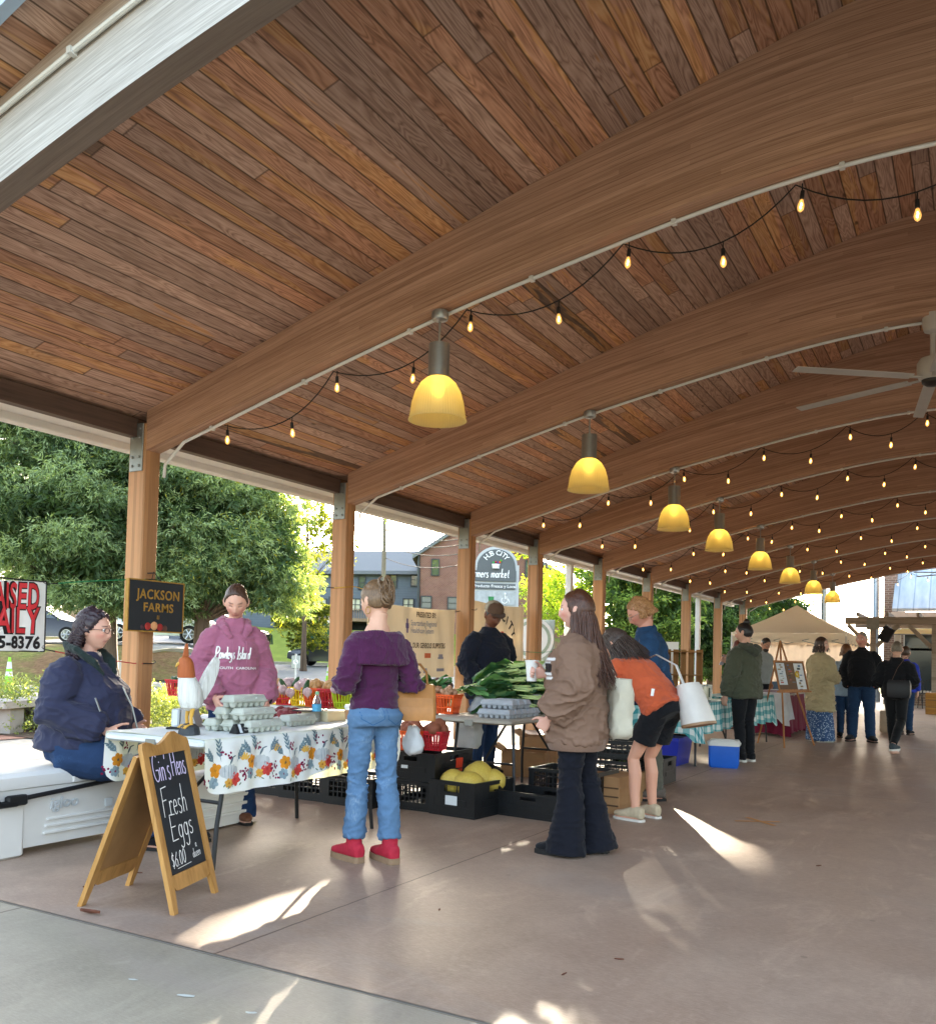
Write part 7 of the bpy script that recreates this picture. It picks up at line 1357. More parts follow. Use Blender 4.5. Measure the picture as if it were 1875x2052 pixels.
    def top(s, name, m, ease=.03, hem=.80, sl=(1.0, 1.0), srad=(.075, .062, .048), wide=(1, 1, 1), hemr=None, collar=.075, amp=.007, sc=8, colf=None, seed=1, cuff=True, depth=1.0, slump=.0, drop=None, belly=0, low=False):
        """upper garment: torso shell plus sleeves (sl = how far down each forearm they reach)"""
        J, k, w = s.J, s.k, s.w; up = (J['neck']-J['pelvis']).normalized(); e = ease; mb = MB(); ms = (J['shR']+J['shL'])/2; hd = V((0, 0, -1)) if drop is None else V(drop); hc = J['pelvis']+hd*(J['pelvis'].z-hem) if drop is None else J['pelvis']+hd
        hr = hemr or (.155*w*k*wide[2]+e, .118*w*k*depth+e)
        rings = [sell(J['neck']+up*.022, collar*k*.82, collar*k*.80, up), sell(J['neck']-up*.005, collar*k, collar*k*.95, up), sell(ms+up*.040*k, .098*w*k+e*.15, .072*w*k+e*.3, up), sell(ms+up*.005*k, .140*w*k*wide[0]+e*.2, .084*w*k*depth+e*.5, up), sell(ms-up*.05*k, .152*w*k*wide[0]+e*.4, .096*w*k*depth+e*.8, up), sell(J['chest'], .150*w*k*wide[0]+e*.8, .116*w*k*depth+e, up), sell(J['waist']+up*.02+V((0, belly*.6, 0)), .135*w*k*wide[1]+e, .105*w*k*depth+e+belly*.5, up), sell(J['pelvis']+up*.03+V((0, belly*.4, 0)), .152*w*k*wide[2]+e, .116*w*k*depth+e+belly*.4, up)]
        if low: rings = rings[3:]
        if (hc-J['pelvis']).length > .05: rings.append(sell(J['pelvis'].lerp(hc, .55), hr[0]*1.03, hr[1]*1.03, up*.5-hd*.5))
        rings.append(sell(hc, hr[0], hr[1], -hd)); mb.loft(rings)
        for nm, L in (('R', sl[0]), ('L', sl[1])):
            if L <= 0: continue
            sh, el, wr = J['sh'+nm], J['el'+nm], J['wr'+nm]; a, b, c = (r_*k+e*.25 for r_ in srad); en = el.lerp(wr, L) if L <= 1 else wr+(wr-el).normalized()*(L-1)*.1
            inn = (J['neck']-sh); inn = V((inn.x, inn.y, 0)).normalized(); pts = [sh+inn*.045*k-up*.03*k, sh+inn*.012*k-up*.022*k, sh.lerp(el, .22), sh.lerp(el, .55), el, el.lerp(en, .5), en.lerp(el, .10), en]
            mb.tube(pts, [a*.70, a*.80, a*.98, (a+b)/2*1.03, b*1.04, (b+c)/2*1.12+slump*.3, c*1.1+slump, c*.86], 14)
        me = remesh(mb, s.cvx, 3, .5)
        els = [np.array(J['el'+n]) for n in 'RL']
        def wh(co):
            f = np.ones(len(co))*.75
            for e_ in els: f += 1.2*np.exp(-(np.linalg.norm(co-e_, axis=1)/.11)**2)
            return f+.5*np.clip((J['waist'].z+.1-co[:, 2])/.2, 0, 1)
        wrinkle(me, amp, sc, (1, 1, 1.5), seed, True, wh)
        if colf is not None: setcol(me, colf(getco(me).astype(float)))
        o = link(name, me, m, s.t, 0); me.shade_smooth(); s.topo = o; return s
    def legs(s, name, m, rad=(.105, .088, .068, .062, .058), end=1.0, waist=.0, amp=.006, sc=9, seed=2, hipr=None, drop=0.0, colf=None, flare=None):
        """trousers: waist to the given share of the leg"""
        J, k, w = s.J, s.k, s.w; up = (J['waist']-J['pelvis']).normalized(); mb = MB(); hr = hipr or (.158*w*k, .122*w*k); kv = (J['knR']+J['knL'])/2-J['pelvis']
        mb.loft([sell(J['pelvis']+up*(.10+waist)*k, .128*w*k, .100*w*k, up), sell(J['pelvis']+up*.05*k, .142*w*k, .110*w*k, up), sell(J['pelvis']-up*.02*k+V((0, -.012, 0)), hr[0], hr[1], up), sell(J['pelvis']-up*.09*k, hr[0]*.93, hr[1]*.9, up)])
        for nm in 'RL':
            hp, kn, an = J['hip'+nm], J['kn'+nm], J['an'+nm]; an = V((an.x, an.y, an.z-drop)); a, b, c, d, e = (r_*k for r_ in rad)
            if end < .55: q = hp.lerp(kn, end/.5); mb.tube([hp+V((0, 0, .04)), hp, hp.lerp(q, .5), q], [a*w, a*w, (a*.5+b*.5)*w, b*w*1.05], 18)
            else:
                q = kn.lerp(an, (end-.5)/.5); cf = kn.lerp(q, .4)+V((0, -.01*k, 0)); mb.tube([hp+V((0, 0, .04)), hp, hp.lerp(kn, .5), kn, cf, kn.lerp(q, .8), q], [a*w, a*w, b*w, c, (c+d)/2*1.03, d*.6+e*.4, e], 18)
        me = remesh(mb, s.cvx, 3, .5); kz = [np.array(J['kn'+n]) for n in 'RL']; az = [np.array(J['an'+n]) for n in 'RL']; hz = np.array(J['pelvis'])
        def wh(co):
            f = np.ones(len(co))*.5
            for a in kz: f += .9*np.exp(-(np.linalg.norm(co-a, axis=1)/.12)**2)
            for a in az: f += .8*np.exp(-(np.linalg.norm(co-a, axis=1)/.14)**2)
            return f+.15*np.exp(-((co[:, 2]-hz[2]+.12)/.07)**2)-.35*np.clip((co[:, 2]-hz[2]+.12)/.1, 0, 1)
        wrinkle(me, amp, sc, (1, 1, 1.7), seed, True, wh)
        if colf is not None: setcol(me, colf(getco(me).astype(float)))
        o = link(name, me, m, s.t, 0); me.shade_smooth(); s.lego = o; return s
    def shoes(s, m, msole, boot=.0, name='shoe', L=1.0, chunk=.0, open_=False):
        k = s.k*L
        for nm in 'RL':
            an, to = s.J['an'+nm], s.J['toe'+nm]; tv = to-an; tv.z = 0; tv.normalize(); lt = V((tv.y, -tv.x, 0)); zb = an.z-.085*s.k; a0 = V((an.x, an.y, max(zb, 0))); mb = MB()
            prof = ((-.072, .045, .020, .034), (-.06, .05, .034, .044), (-.02, .058, .040, .050), (.045, .050, .043, .042), (.10, .040, .046, .032), (.15, .034, .043, .025), (.185, .030, .030, .018), (.2, .028, .014, .010))
            mb.loft([sell(a0+tv*t*k+V((0, 0, (z+.012)*k)), x*k*1.05, hh*k, tv, lt, 18, 2.6) for t, z, x, hh in prof])
            if boot: mb.tube([a0+V((0, 0, .05*k)), a0+V((0, 0, .10*k)), a0+V((0, 0, (.10+boot)*k))], [.043*k, .045*k, .046*k], 16)
            me = remesh(mb, .006, 2, .5); wrinkle(me, .0022, 26, seed=3); sh_ = link(name, me, m, s.t, 0); me.shade_smooth()
            th = (.018+chunk)*k; poly = [(-.078, .022), (-.06, .036), (0, .044), (.07, .049), (.13, .050), (.175, .040), (.203, .018), (.203, -.018), (.175, -.036), (.13, -.048), (.07, -.047), (0, -.043), (-.06, -.036), (-.078, -.022)]
            MB().prism([(x*k, y*k) for x, y in poly], a0+V((0, 0, .0)), tv, -lt, th).build('sole', msole, sh_, 30)
        return s
    def cap(s, m, th=.10, front=.062, nape=-.085, name='hair', side=-.03, puff=0, seed=1, part=True, amp=.004):
        H, k = s.HM(), s.k*1.07
        def grow(az, z, p):
            zl = np.interp(az, [0, .5, 1.0, 1.35, 1.7, 2.1, PI], [front, front-.004, front-.03, side+.02, side-.01, nape, nape]); f = min(1, max(0, (z-zl)/.014)); f = f*f*(3-2*f)
            return .93+(.07+th+puff*max(0, min(1, (az-1)/1.2)))*f
        mb = headgrid(k, grow, 56, 40); me = mb.mesh(name); co = getco(me); wrinkle(me, amp*k, 26, (1.6, .5, .5), seed, True); co = getco(me).astype(float); Hn = np.array(H); setco(me, co @ Hn[:3, :3].T+Hn[:3, 3]); o = link(name, me, m, s.t, 0); me.shade_smooth(); s.hair = o; return s
    def strands(s, m, n, az, L, r_=.006, out=.02, wave=.0, freq=20, top=.10, name='hair', fwd=0.0, seed=5, curl=0, back=0.0, lenvar=.2, start=.25, cling=None):
        """locks following the skull from the crown, then hanging down"""
        rnd_ = random.Random(seed); H, k = s.HM(), s.k*1.07; mb = MB()
        for i in range(n):
            a = R(rnd_.uniform(*az))*(1 if rnd_.random() < .5 else -1); ph0 = R(rnd_.uniform(40, 88)); pts = []; rad = 1+top+rnd_.uniform(-.02, .03); Li = L*(1-lenvar*rnd_.random())
            for q in range(5):
                ph = ph0+(R(-5)-ph0)*q/4; d = V((SIN(a)*COS(ph), COS(a)*COS(ph), SIN(ph))); pts.append(H @ V((d.x*.0735*rad*k, d.y*.096*rad*k, d.z*.112*rad*k)))
            p = pts[-1].copy(); dv = H.to_3x3() @ V((SIN(a), COS(a), 0)); dv.z = 0; dv.normalize(); nst = 9; ph_ = rnd_.uniform(0, 6); bx = V((dv.y, -dv.x, 0))
            for q in range(1, nst+1):
                t = q/nst; pts.append(p+V((0, 0, -Li*t))+dv*out*t**.7+V((0, fwd*t-back*t*t, 0))+bx*wave*SIN(freq*t+ph_)+dv*wave*COS(freq*t*1.1+ph_))
            if curl:                                              # springy ringlets
                cp = []; m_ = len(pts)-1
                for q in range(4*m_+1):
                    i0 = min(q//4, m_-1); f = q/4-i0; b = pts[i0].lerp(pts[i0+1], f); t = q/(4*m_); cp.append(b+(bx*COS(q*1.25+ph_)+dv*SIN(q*1.25+ph_))*curl*min(1, t*3))
                pts = cp
            m_ = len(pts); mb.tube(pts, [r_*(1-.15*j/m_)*(1 if j < m_-2 else .45) for j in range(m_)], 5, flat=.7)
        o = mb.build(name, m, s.t, 80); return s
    def glasses(s, m):
        H, k = s.HM(), s.k*1.07; mb = MB()
        for sd in (-1, 1): mb.tube([(sd*(.031+.021*COS(a))*k, .107*k-.01*abs(COS(a))*k*(1 if COS(a) > 0 else .2), (.002+.0155*SIN(a))*k) for a in [q*PI/8 for q in range(17)]], .0016*k, 5); mb.tube([(sd*.053*k, .096*k, .005*k), (sd*.077*k, .04*k, .006*k), (sd*.081*k, -.01*k, .0*k)], .0016*k, 5)
        mb.tube([(-.011*k, .108*k, .004*k), (.011*k, .108*k, .004*k)], .0015*k, 5); mb.xf(lambda p: H @ p); mb.build('glasses', m, s.t); return s
    def onto(s, obj, tm, centre, direction, ax, ay, lift=.007):
        """lettering pressed onto a garment, cast along a direction"""
        me = obj.data; bv = BVHTree.FromPolygons([v.co for v in me.vertices], [p.vertices for p in me.polygons]); c, d, ax, ay = V(centre), V(direction).normalized(), V(ax).normalized(), V(ay).normalized()
        def f(p):
            o = c+ax*p.x+ay*p.y-d*.5; hit = bv.ray_cast(o, d); return (hit[0]-d*lift) if hit[0] is not None else o+d*.5
        return tm.xf(f)
def fc(c): return np.array(hx(c)[:3])
m_glf = M('glasses_frame', '3a2620', .35, .1, 9, 0); m_solew = M('white_rubber_sole', 'cfccc4', .7, .05); m_soleb = M('black_rubber_sole', '1c1b1a', .8, .1); m_solet = M('tan_lug_sole', '8a7158', .8, .1, 30, .3)
def denim(name, c, fade):
    g = G(name); v = g.coord('Object'); n = g.noise(v, 5, 5, .65, .5); n2 = g.noise(g.coord('Object', (1, 1, .15)), 320, 2, .6); f = g.math('ADD', g.math('MULTIPLY', n, .72), g.math('MULTIPLY', n2, .28)); g.p(Base_Color=g.ramp(f, [(.3, sc3(hx(c), .8)), (.55, hx(c)), (.75, hx(fade))]), Roughness=.88, Specular_IOR_Level=.2); g.bump(n2, .3, .002); return g.m
m_jd = denim('dark_denim', '24395a', '3f5c82'); m_jl = denim('washed_denim', '58789a', '93a9bd'); m_jb = denim('navy_denim', '233a58', '35527a')
m_blkc = cloth('black_cloth', '15161a', sheen=.08); m_navyc = cloth('navy_nylon', '2d3048', .7, .12, 300, .15, sheen=.1); m_capn = cloth('midnight_navy', '151824', sheen=.1)

# ---- the seated seller in navy
f = Fig('seated woman with dark curly hair, glasses and navy jacket on the white cooler', (-4.96, 3.80), (.91, .42), 1.70, 1.2)
f.set(pelvis=(0, .0, .60), waist=(0, .02, .76), chest=(0, .03, .98), neck=(0, .02, 1.18), head=(0, .06, 1.335), shR=(.205, .0, 1.10), shL=(-.205, .0, 1.10), elR=(.29, -.02, .84), elL=(-.29, -.02, .84), wrR=(.20, .25, .72), wrL=(-.20, .25, .72), hipR=(.11, .03, .59), hipL=(-.11, .03, .59), knR=(.15, .46, .50), knL=(-.13, .48, .50), anR=(.15, .56, .085), anL=(-.12, .62, .085), toeR=(.17, .78, .02), toeL=(-.13, .84, .02)).look(-4, 2)
f.body('d2a18c', 'b06a60', '2b1f22', ('fist', 'fist'), blush=.45)
f.top('undershirt', cloth('teal_shirt', '3f9a90'), .012, .74, (0, 0), collar=.07, amp=.002)
f.top('jacket', m_navyc, .085, .60, (1, 1), (.096, .090, .062), (1.0, 1.1, 1.12), (.285, .25), .095, .012, 5.5, seed=4, belly=.05, slump=.012, depth=1.12)
mb = MB()
for sd in (-1, 1): mb.loft([[V(p) for p in r] for r in [[(sd*.03, .135, 1.14), (sd*.035, .15, 1.14), (sd*.12, .12, 1.20), (sd*.115, .10, 1.20)], [(sd*.05, .20, 1.02), (sd*.055, .215, 1.02), (sd*.17, .15, 1.10), (sd*.165, .13, 1.11)], [(sd*.105, .02, 1.22), (sd*.11, .02, 1.22), (sd*.16, .02, 1.17), (sd*.155, .02, 1.17)]]])
mb = MB().tube([(.05, .17, 1.02), (.10, .12, 1.13), (.12, .02, 1.20), (.06, -.08, 1.22), (-.06, -.08, 1.22), (-.12, .02, 1.20), (-.10, .12, 1.13), (-.05, .17, 1.02)], [.03, .05, .05, .05, .05, .05, .05, .03], 10, flat=.45, ref=(0, 0, 1)); me = remesh(mb, .008, 2); wrinkle(me, .004, 12); link('collar', me, cloth('dark_green_collar', '23302e'), f.t, 0)
MB().tube([(.0, .262, .98), (.0, .33, .86), (.0, .37, .72), (0, .36, .64)], .006, 6).build('zip', m_galv, f.t); MB().tube([(.26, .22, .92), (.27, .26, .84)], .009, 6, flat=.5).build('pocket_edge', m_galv, f.t)
f.legs('jeans', m_jd, (.15, .125, .085, .08, .07), seed=5, hipr=(.24, .19)).shoes(m_blkc, m_soleb)
hm_ = hairmat('dark_plum_hair', '1c1418', '3a262e', (30, 30, 30)); f.cap(hm_, .20, .068, -.10, puff=.12, amp=.012).strands(hm_, 190, (98, 178), .20, .006, .035, .006, 9, .20, 'hair_curls', curl=.011, seed=2, lenvar=.5).glasses(m_glf)
# ---- the seller in the pink hoodie
f = Fig('young woman in a dusty pink hoodie looking down behind the egg cartons', (-4.66, 4.82), (.84, -.55), 1.70, .88)
f.set(elR=(.235, -.03, 1.10), elL=(-.225, -.04, 1.09), wrR=(.17, .20, .905), wrL=(-.21, .13, .87)).look(-16, 27)
f.body('d6a48e', 'b5695f', '4a3426', ('relax', 'down'), 'down', .55)
m_pink = cloth('dusty_pink_fleece', '9f6078', sheen=.2); f.top('hoodie', m_pink, .042, .80, (1, 1), (.082, .076, .054), (1.02, 1.1, 1.05), (.175, .15), .082, .011, 7, seed=6, slump=.014)
mb = MB().tube([(.045, .105, 1.31), (.085, .065, 1.385), (.088, -.04, 1.43), (.05, -.11, 1.43), (-.05, -.11, 1.43), (-.088, -.04, 1.43), (-.085, .065, 1.385), (-.045, .105, 1.31)], [.018, .032, .040, .052, .052, .040, .032, .018], 10); me = remesh(mb, .008, 3); wrinkle(me, .007, 9); link('hood', me, m_pink, f.t, 0)
for sd in (-1, 1): MB().tube([(sd*.045, .175, 1.30), (sd*.05, .195, 1.22), (sd*.048, .20, 1.14)], .0035, 6).build('drawstring', m_pink, f.t)
tm = MB(); a_, _ = hand("Pawleys Island", .085, (-.155, 0, 0), (1, 0, 0), (0, 1, 0), .0046, .49, .18, 0, .02, 0); tm.join(a_); f.onto(f.topo, tm, (0, 0, 1.17), (0, -1, 0), (-1, 0, 0), (.06, 0, 1)); tm.build('printed_script', m_letw, f.topo, 0)
tm = textmesh("SOUTH  CAROLINA", .024, 0, .0004, sx=1.3); f.onto(f.topo, tm, (0, 0, 1.105), (0, -1, 0), (-1, 0, 0), (0, 0, 1)); tm.build('printed_text', m_letw, f.topo, 0)
MB().tube([(-.21+.034*COS(q*PI/8), .13+.02, .885+.034*SIN(q*PI/8)) for q in range(17)], .009, 6).build('wrist_watch', m_blkc, f.t)
f.legs('jeans', denim('indigo_flare_denim', '1c3358', '2c4a78'), (.108, .092, .078, .105, .125), drop=.04, seed=7).shoes(M('brown_leather', '6b4530', .5, .2, 12), m_soleb)
hm_ = hairmat('brown_hair', '2f2019', '55392a'); f.cap(hm_, .10, .066, -.07, puff=.03, amp=.004).strands(hm_, 26, (165, 180), .26, .006, .02, .004, 8, .08, 'ponytail', seed=3, back=.05)
# ---- the shopper in the purple sweater
f = Fig('woman seen from behind in a purple off-shoulder sweater, jeans and red boots', (-3.13, 4.42), (-.90, .44), 1.66, .86)
f.set(elR=(.225, -.07, 1.05), elL=(-.225, -.05, 1.05), wrR=(.14, .18, 1.04), wrL=(-.12, .20, 1.05), toeR=(.09, .12, .02), toeL=(-.11, .24, .02), anL=(-.085, .05, .083), knL=(-.075, .05, .48), knR=(.08, -.03, .48), anR=(.085, -.08, .083)).look(14, 14)
f.body('d8a990', 'b5695f', '6b5038', ('fist', 'fist'), blush=.4)
m_purp = cloth('purple_knit', '471c40', .95, .22, 150, .8, 14, .25, rib=0); f.top('sweater', m_purp, .020, .88, (1, 1), (.066, .060, .046), (1.0, .96, .96), (.138, .116), .105, .009, 10, seed=8, low=True)
up_ = V((0, 0, 1)); mb = MB().loft([sell((0, -.005, z), a, b, up_, e=2.4) for z, a, b in ((1.165, .200, .140), (1.17, .208, .150), (1.24, .203, .142), (1.31, .184, .124), (1.350, .156, .102), (1.366, .136, .090), (1.358, .122, .080))]); me = remesh(mb, .008, 2); wrinkle(me, .006, 9, seed=9); link('collar_fold', me, cloth('purple_rib_knit', '471c40', .95, .2, 150, .8, 14, .25, rib=26), f.t, 0)
f.legs('jeans', m_jl, (.098, .080, .061, .064, .067), end=.93, seed=10, amp=.009, sc=10, hipr=(.168, .142))
for sd in (-1, 1):
    g_ = []; 
    tm = MB(); q_ = [(-.062, .07), (.062, .07), (.062, -.05), (0, -.085), (-.062, -.05)]
    for i in range(5): a, b = q_[i], q_[(i+1) % 5]; tm.tube([(a[0]+(b[0]-a[0])*t/6, a[1]+(b[1]-a[1])*t/6, 0) for t in range(7)], .0022, 5)
    f.onto(f.lego, tm, (sd*.075, 0, .90), (0, 1, 0), (1, 0, 0), (0, 0, 1), .002); tm.build('pocket_stitching', denim('seam_denim', '33608f', '6f98c0'), f.lego, 0)
f.shoes(M('red_nubuck', 'a81f35', .8, .14, 14, .3, 120), m_solet, .075, 'boot', 1.06, .016)
hm_ = hairmat('dark_blonde_hair', '4a3727', '8a6c4c'); f.cap(hm_, .11, .06, -.06, puff=.06, amp=.005); H = f.HM(); mb = MB(); r_ = random.Random(3)
for i in range(34):
    a = r_.uniform(0, 6.28); c = V((r_.uniform(-.02, .02), -.10+r_.uniform(-.01, .01), .035+r_.uniform(-.045, .05))); mb.tube([H @ (c+V((COS(a+q*.7)*.030, -.012+SIN(q)*.01, SIN(a+q*.7)*.045))) for q in range(6)], [.004, .008, .009, .009, .008, .003], 6)
mb.build('hair_twist', hm_, f.t, 80); MB().tube([H @ V((-.079+.0, -.005+.021*COS(q*PI/8), -.060+.021*SIN(q*PI/8))) for q in range(17)], .0026, 6).build('hoop_earring', m_gold, f.t)
loc_ = f.t.matrix_basis.copy()
def w_of(fig, p): return Matrix.Translation(fig.t.location) @ Matrix.Rotation(fig.t.rotation_euler[2], 4, 'Z') @ V(p)
hb_p = w_of(f, (.275, .0, .84)); hb = thing('handbag', 'structured tan leather handbag hanging from the arm of the purple sweater shopper', 'handbag', hb_p, R(30)); hb.scale = (.78, 1.5, .86); m_tan = M('tan_leather', 'a8743f', .5, .14, 9, .2, 70)
MB().loft([[(x*a, y*b, z) for x, y in ((-.17, -.06), (-.155, -.07), (.155, -.07), (.17, -.06), (.17, .06), (.155, .07), (-.155, .07), (-.17, .06))] for a, b, z in ((1, 1, -.01), (1.02, 1.05, .05), (.98, .85, .17), (.94, .35, .235), (.93, .2, .24))]).build('body', m_tan, hb, 30); MB().loft([[(x, y-.004, z) for x in (-.15, .15)]+[(x, y+.004, z) for x in (.15, -.15)] for y, z in ((-.066, .06), (-.064, .15), (-.03, .242), (.0, .248))]).build('flap', m_tan, hb, 0)
MB().tube([(-.10, 0, .235), (-.09, 0, .33), (-.04, 0, .385), (.04, 0, .385), (.09, 0, .33), (.10, 0, .235)], .009, 8).build('handle', m_tan, hb)
bp_ = w_of(f, (.275, .0, .62)); softbag('carrier_bag', 'thin pale blue carrier bag hanging below the tan handbag', 'plastic bag', bp_, (.075, .045, .17), 5, m_bag, None, (0, 0), 'hang')
# ---- the man in the cap behind the greens
f = Fig('man in a tan and brown cap and dark navy jacket standing behind the collard greens', (-4.50, 8.35), (.93, -.37), 1.80, 1.12); f.set(elR=(.29, .0, 1.16), elL=(-.29, .0, 1.16), wrR=(.22, .20, .95), wrL=(-.22, .20, .95)).lean(6).look(-12, 24)
f.body('6f4430', '6a3a34', '1c1512', ('relax', 'relax'), 'down', .05).top('shirt', cloth('grey_shirt', '6d6258'), .012, .9, (0, 0), collar=.072, amp=.002).top('jacket', m_capn, .05, .80, (1, 1), (.088, .078, .058), (1.05, 1.12, 1.08), (.21, .18), .082, .012, 6, seed=11, belly=.02)
f.legs('jeans', m_jd, seed=12).shoes(m_blkc, m_soleb).cap(hairmat('short_black_hair', '15110f', '2a221e'), .03, .06, -.06, amp=.001); H = f.HM(); k = f.k*1.07
def crown(az, z, p): return 1.0
cpm = MB().loft([[H @ V((COS(2*PI*j/24)*.084*k*a, (SIN(2*PI*j/24)*.106+.0)*k*a, zz*k)) for j in range(24)] for a, zz in ((1.0, .040), (1.02, .055), (.98, .085), (.80, .115), (.45, .133), (.05, .138))]); me = cpm.mesh('cap'); cc = getco(me).astype(float); inv = np.array(H.inverted()); yy = (cc @ inv[:3, :3].T+inv[:3, 3])[:, 1]; setcol(me, np.where((yy > .015)[:, None], fc('5a4436'), fc('a39a88'))); cp_ = link('cap', me, m_fab, f.t, 50)
MB().loft([[H @ V((x*k, y*k, (zz-.9*x*x/.08*.1)*k)) for x, y in ((-.07, .085+o), (0, .155+o*1.0), (.07, .085+o))]+[H @ V((x*k, y*k, (zz+.004-.9*x*x/.08*.1)*k)) for x, y in ((.07, .085+o), (0, .155+o), (-.07, .085+o))] for o, zz in ((-.035, .050), (0, .046), (.02, .036))]).build('brim', cloth('brown_brim', '4a382e'), cp_, 40)
hg = softbag('carrier_bag', 'pale translucent bag roll hanging under the front of the grey table', 'plastic bag', (-3.90, 6.95, .44), (.11, .08, .27), 9, m_bag, None, (0, 0), 'tote')
# ---- the young woman in the beige sweater
f = Fig('young woman with long brown hair in a beige sweater holding a cup', (-2.22, 5.36), (-.99, -.12), 1.66)
f.set(elL=(-.245, -.06, 1.07), wrL=(-.20, .12, .86), elR=(.235, .03, 1.08), wrR=(.11, .24, 1.12), anR=(.10, -.12, .083), knR=(.095, -.04, .48), anL=(-.10, .03, .083), toeL=(-.10, .25, .02), toeR=(.13, .08, .02)).look(6, 2)
f.body('d9a896', 'b7665e', '4a3427', ('grip', 'fist'), blush=.6, palms={'R': (-.9, .3, 0)})
def swc(co):
    c = np.tile(fc('7d6455'), (len(co), 1)); m1 = (co[:, 1] > -.02+.5*(1.24-co[:, 2])*0) & (np.abs(co[:, 0]) < .19); z = co[:, 2]+.25*np.abs(co[:, 0])*0
    for z0, z1, cc in ((1.215, 1.232, 'd9d9da'), (1.198, 1.207, 'd9d9da'), (1.135, 1.198, '231f20'), (1.126, 1.135, 'd9d9da'), (1.098, 1.116, 'd9d9da')): k_ = m1 & (z > z0) & (z < z1); c[k_] = fc(cc)
    return c
f.top('sweater', m_fab, .075, .70, (1.0, .93), (.100, .098, .070), (1.05, 1.12, 1.05), (.205, .185), .085, .012, 6.5, swc, seed=13, slump=.022)
MB().loft([sell((0, .0, z), a, b, up_, n=60) for z, a, b in ((.655, .188, .168), (.66, .192, .172), (.70, .206, .186), (.725, .208, .188))]).build('ribbed_hem', cloth('beige_rib', '7d6455', rib=60), f.t, 40)
f.legs('trousers', cloth('black_navy_crepe', '12141d', sheen=.05), (.106, .090, .072, .105, .135), drop=.07, seed=14, amp=.010, sc=7).shoes(m_blkc, m_soleb, 0, 'shoe', 1.0, .012)
hm_ = hairmat('long_brown_hair', '2a1812', '5d3520', (70, 70, 4)); f.cap(hm_, .10, .067, -.09, puff=.10, amp=.003, side=-.07).strands(hm_, 190, (82, 180), .50, .0062, .055, .010, 5, .085, 'long_hair', seed=6, back=.10, lenvar=.22)
cu_p = w_of(f, (.075, .335, 1.075)); cu = thing('paper_cup', 'white paper cup held by the young woman in the beige sweater', 'cup', cu_p); MB().lathe([(.032, 0), (.033, .005), (.044, .13)], n=28).build('cup', m_paper, cu); MB().lathe([(.045, .128), (.0465, .131), (.0465, .138), (.03, .140), (.01, .1395)], n=28).build('lid', m_paper, cu)
tp = w_of(f, (.16, -.22, .73)); tb2 = softbag('tote_bag', 'off-white canvas tote bag hanging behind the beige sweater shopper', 'tote bag', tp, (.17, .07, .38), 4, cloth('natural_canvas', 'cbc6b4', trans=.12), None, (.0, .0), 'tote'); tb2.rotation_euler = (0, 0, f.t.rotation_euler[2]+.5)
st_ = MB().tube([w_of(f, p)-V(tp) for p in ((.12, -.24, 1.06), (.15, -.14, 1.26), (.155, -.03, 1.405), (.165, .0, 1.40), (.19, -.12, 1.22), (.20, -.22, 1.06))], .010, 6, flat=.3); o = st_.build('strap', cloth('canvas_strap', 'bdbdae'), tb2, 0); o.rotation_euler = (0, 0, -tb2.rotation_euler[2])
# ---- the shopper in the orange jacket, bending over the crates
f = Fig('woman in an orange jacket and black shorts bending forward over the crates', (-2.30, 6.84), (-.95, .28), 1.66)
f.set(pelvis=(0, -.22, .86), waist=(0, -.13, .98), chest=(0, .03, 1.12), neck=(0, .16, 1.25), head=(0, .25, 1.36), shR=(.165, .11, 1.20), shL=(-.165, .11, 1.20), elR=(.21, .26, .98), elL=(-.21, .22, .96), wrR=(.14, .42, .80), wrL=(-.13, .40, .76), hipR=(.085, -.20, .84), hipL=(-.085, -.20, .84), knR=(.09, -.03, .47), knL=(-.10, -.01, .47), anR=(.11, -.05, .083), anL=(-.13, -.06, .083), toeR=(.13, .14, .02), toeL=(-.13, .15, .02)).look(12, 48)
f.body('cf9b83', 'b06a60', '3a2c26', ('relax', 'relax'))
f.top('jacket', cloth('burnt_orange_twill', 'c05a38', .9, .12, 300, .3), .032, .8, (1, 1), (.080, .068, .050), (1.03, 1.06, 1.06), (.196, .165), .08, .009, 8, seed=15, drop=(0, -.012, -.014))
f.onto(f.topo, (tm := MB().add([(-.012, -.03, 0), (.012, -.03, 0), (.012, .03, 0), (-.012, .03, 0)], [(0, 1, 2, 3)])), (-.10, -.2, .98), (1, .3, -.2), (0, 1, 0), (0, 0, 1), .006); tm.build('fabric_tag', m_letw, f.topo, 0)
f.legs('shorts', m_blkc, (.100, .104, .07, .06, .05), end=.30, seed=16, hipr=(.160, .135), amp=.008, waist=-.05).shoes(M('beige_canvas_shoe', 'b7a88e', .9, .1, 30, .3, 100), m_solew)
hm_ = hairmat('dark_greying_hair', '241c1a', '5a4c46', (60, 60, 6)); f.cap(hm_, .12, .066, -.09, puff=.10, amp=.006).strands(hm_, 200, (60, 180), .20, .0062, .05, .010, 7, .12, 'loose_hair', seed=7, fwd=-.16, lenvar=.35)
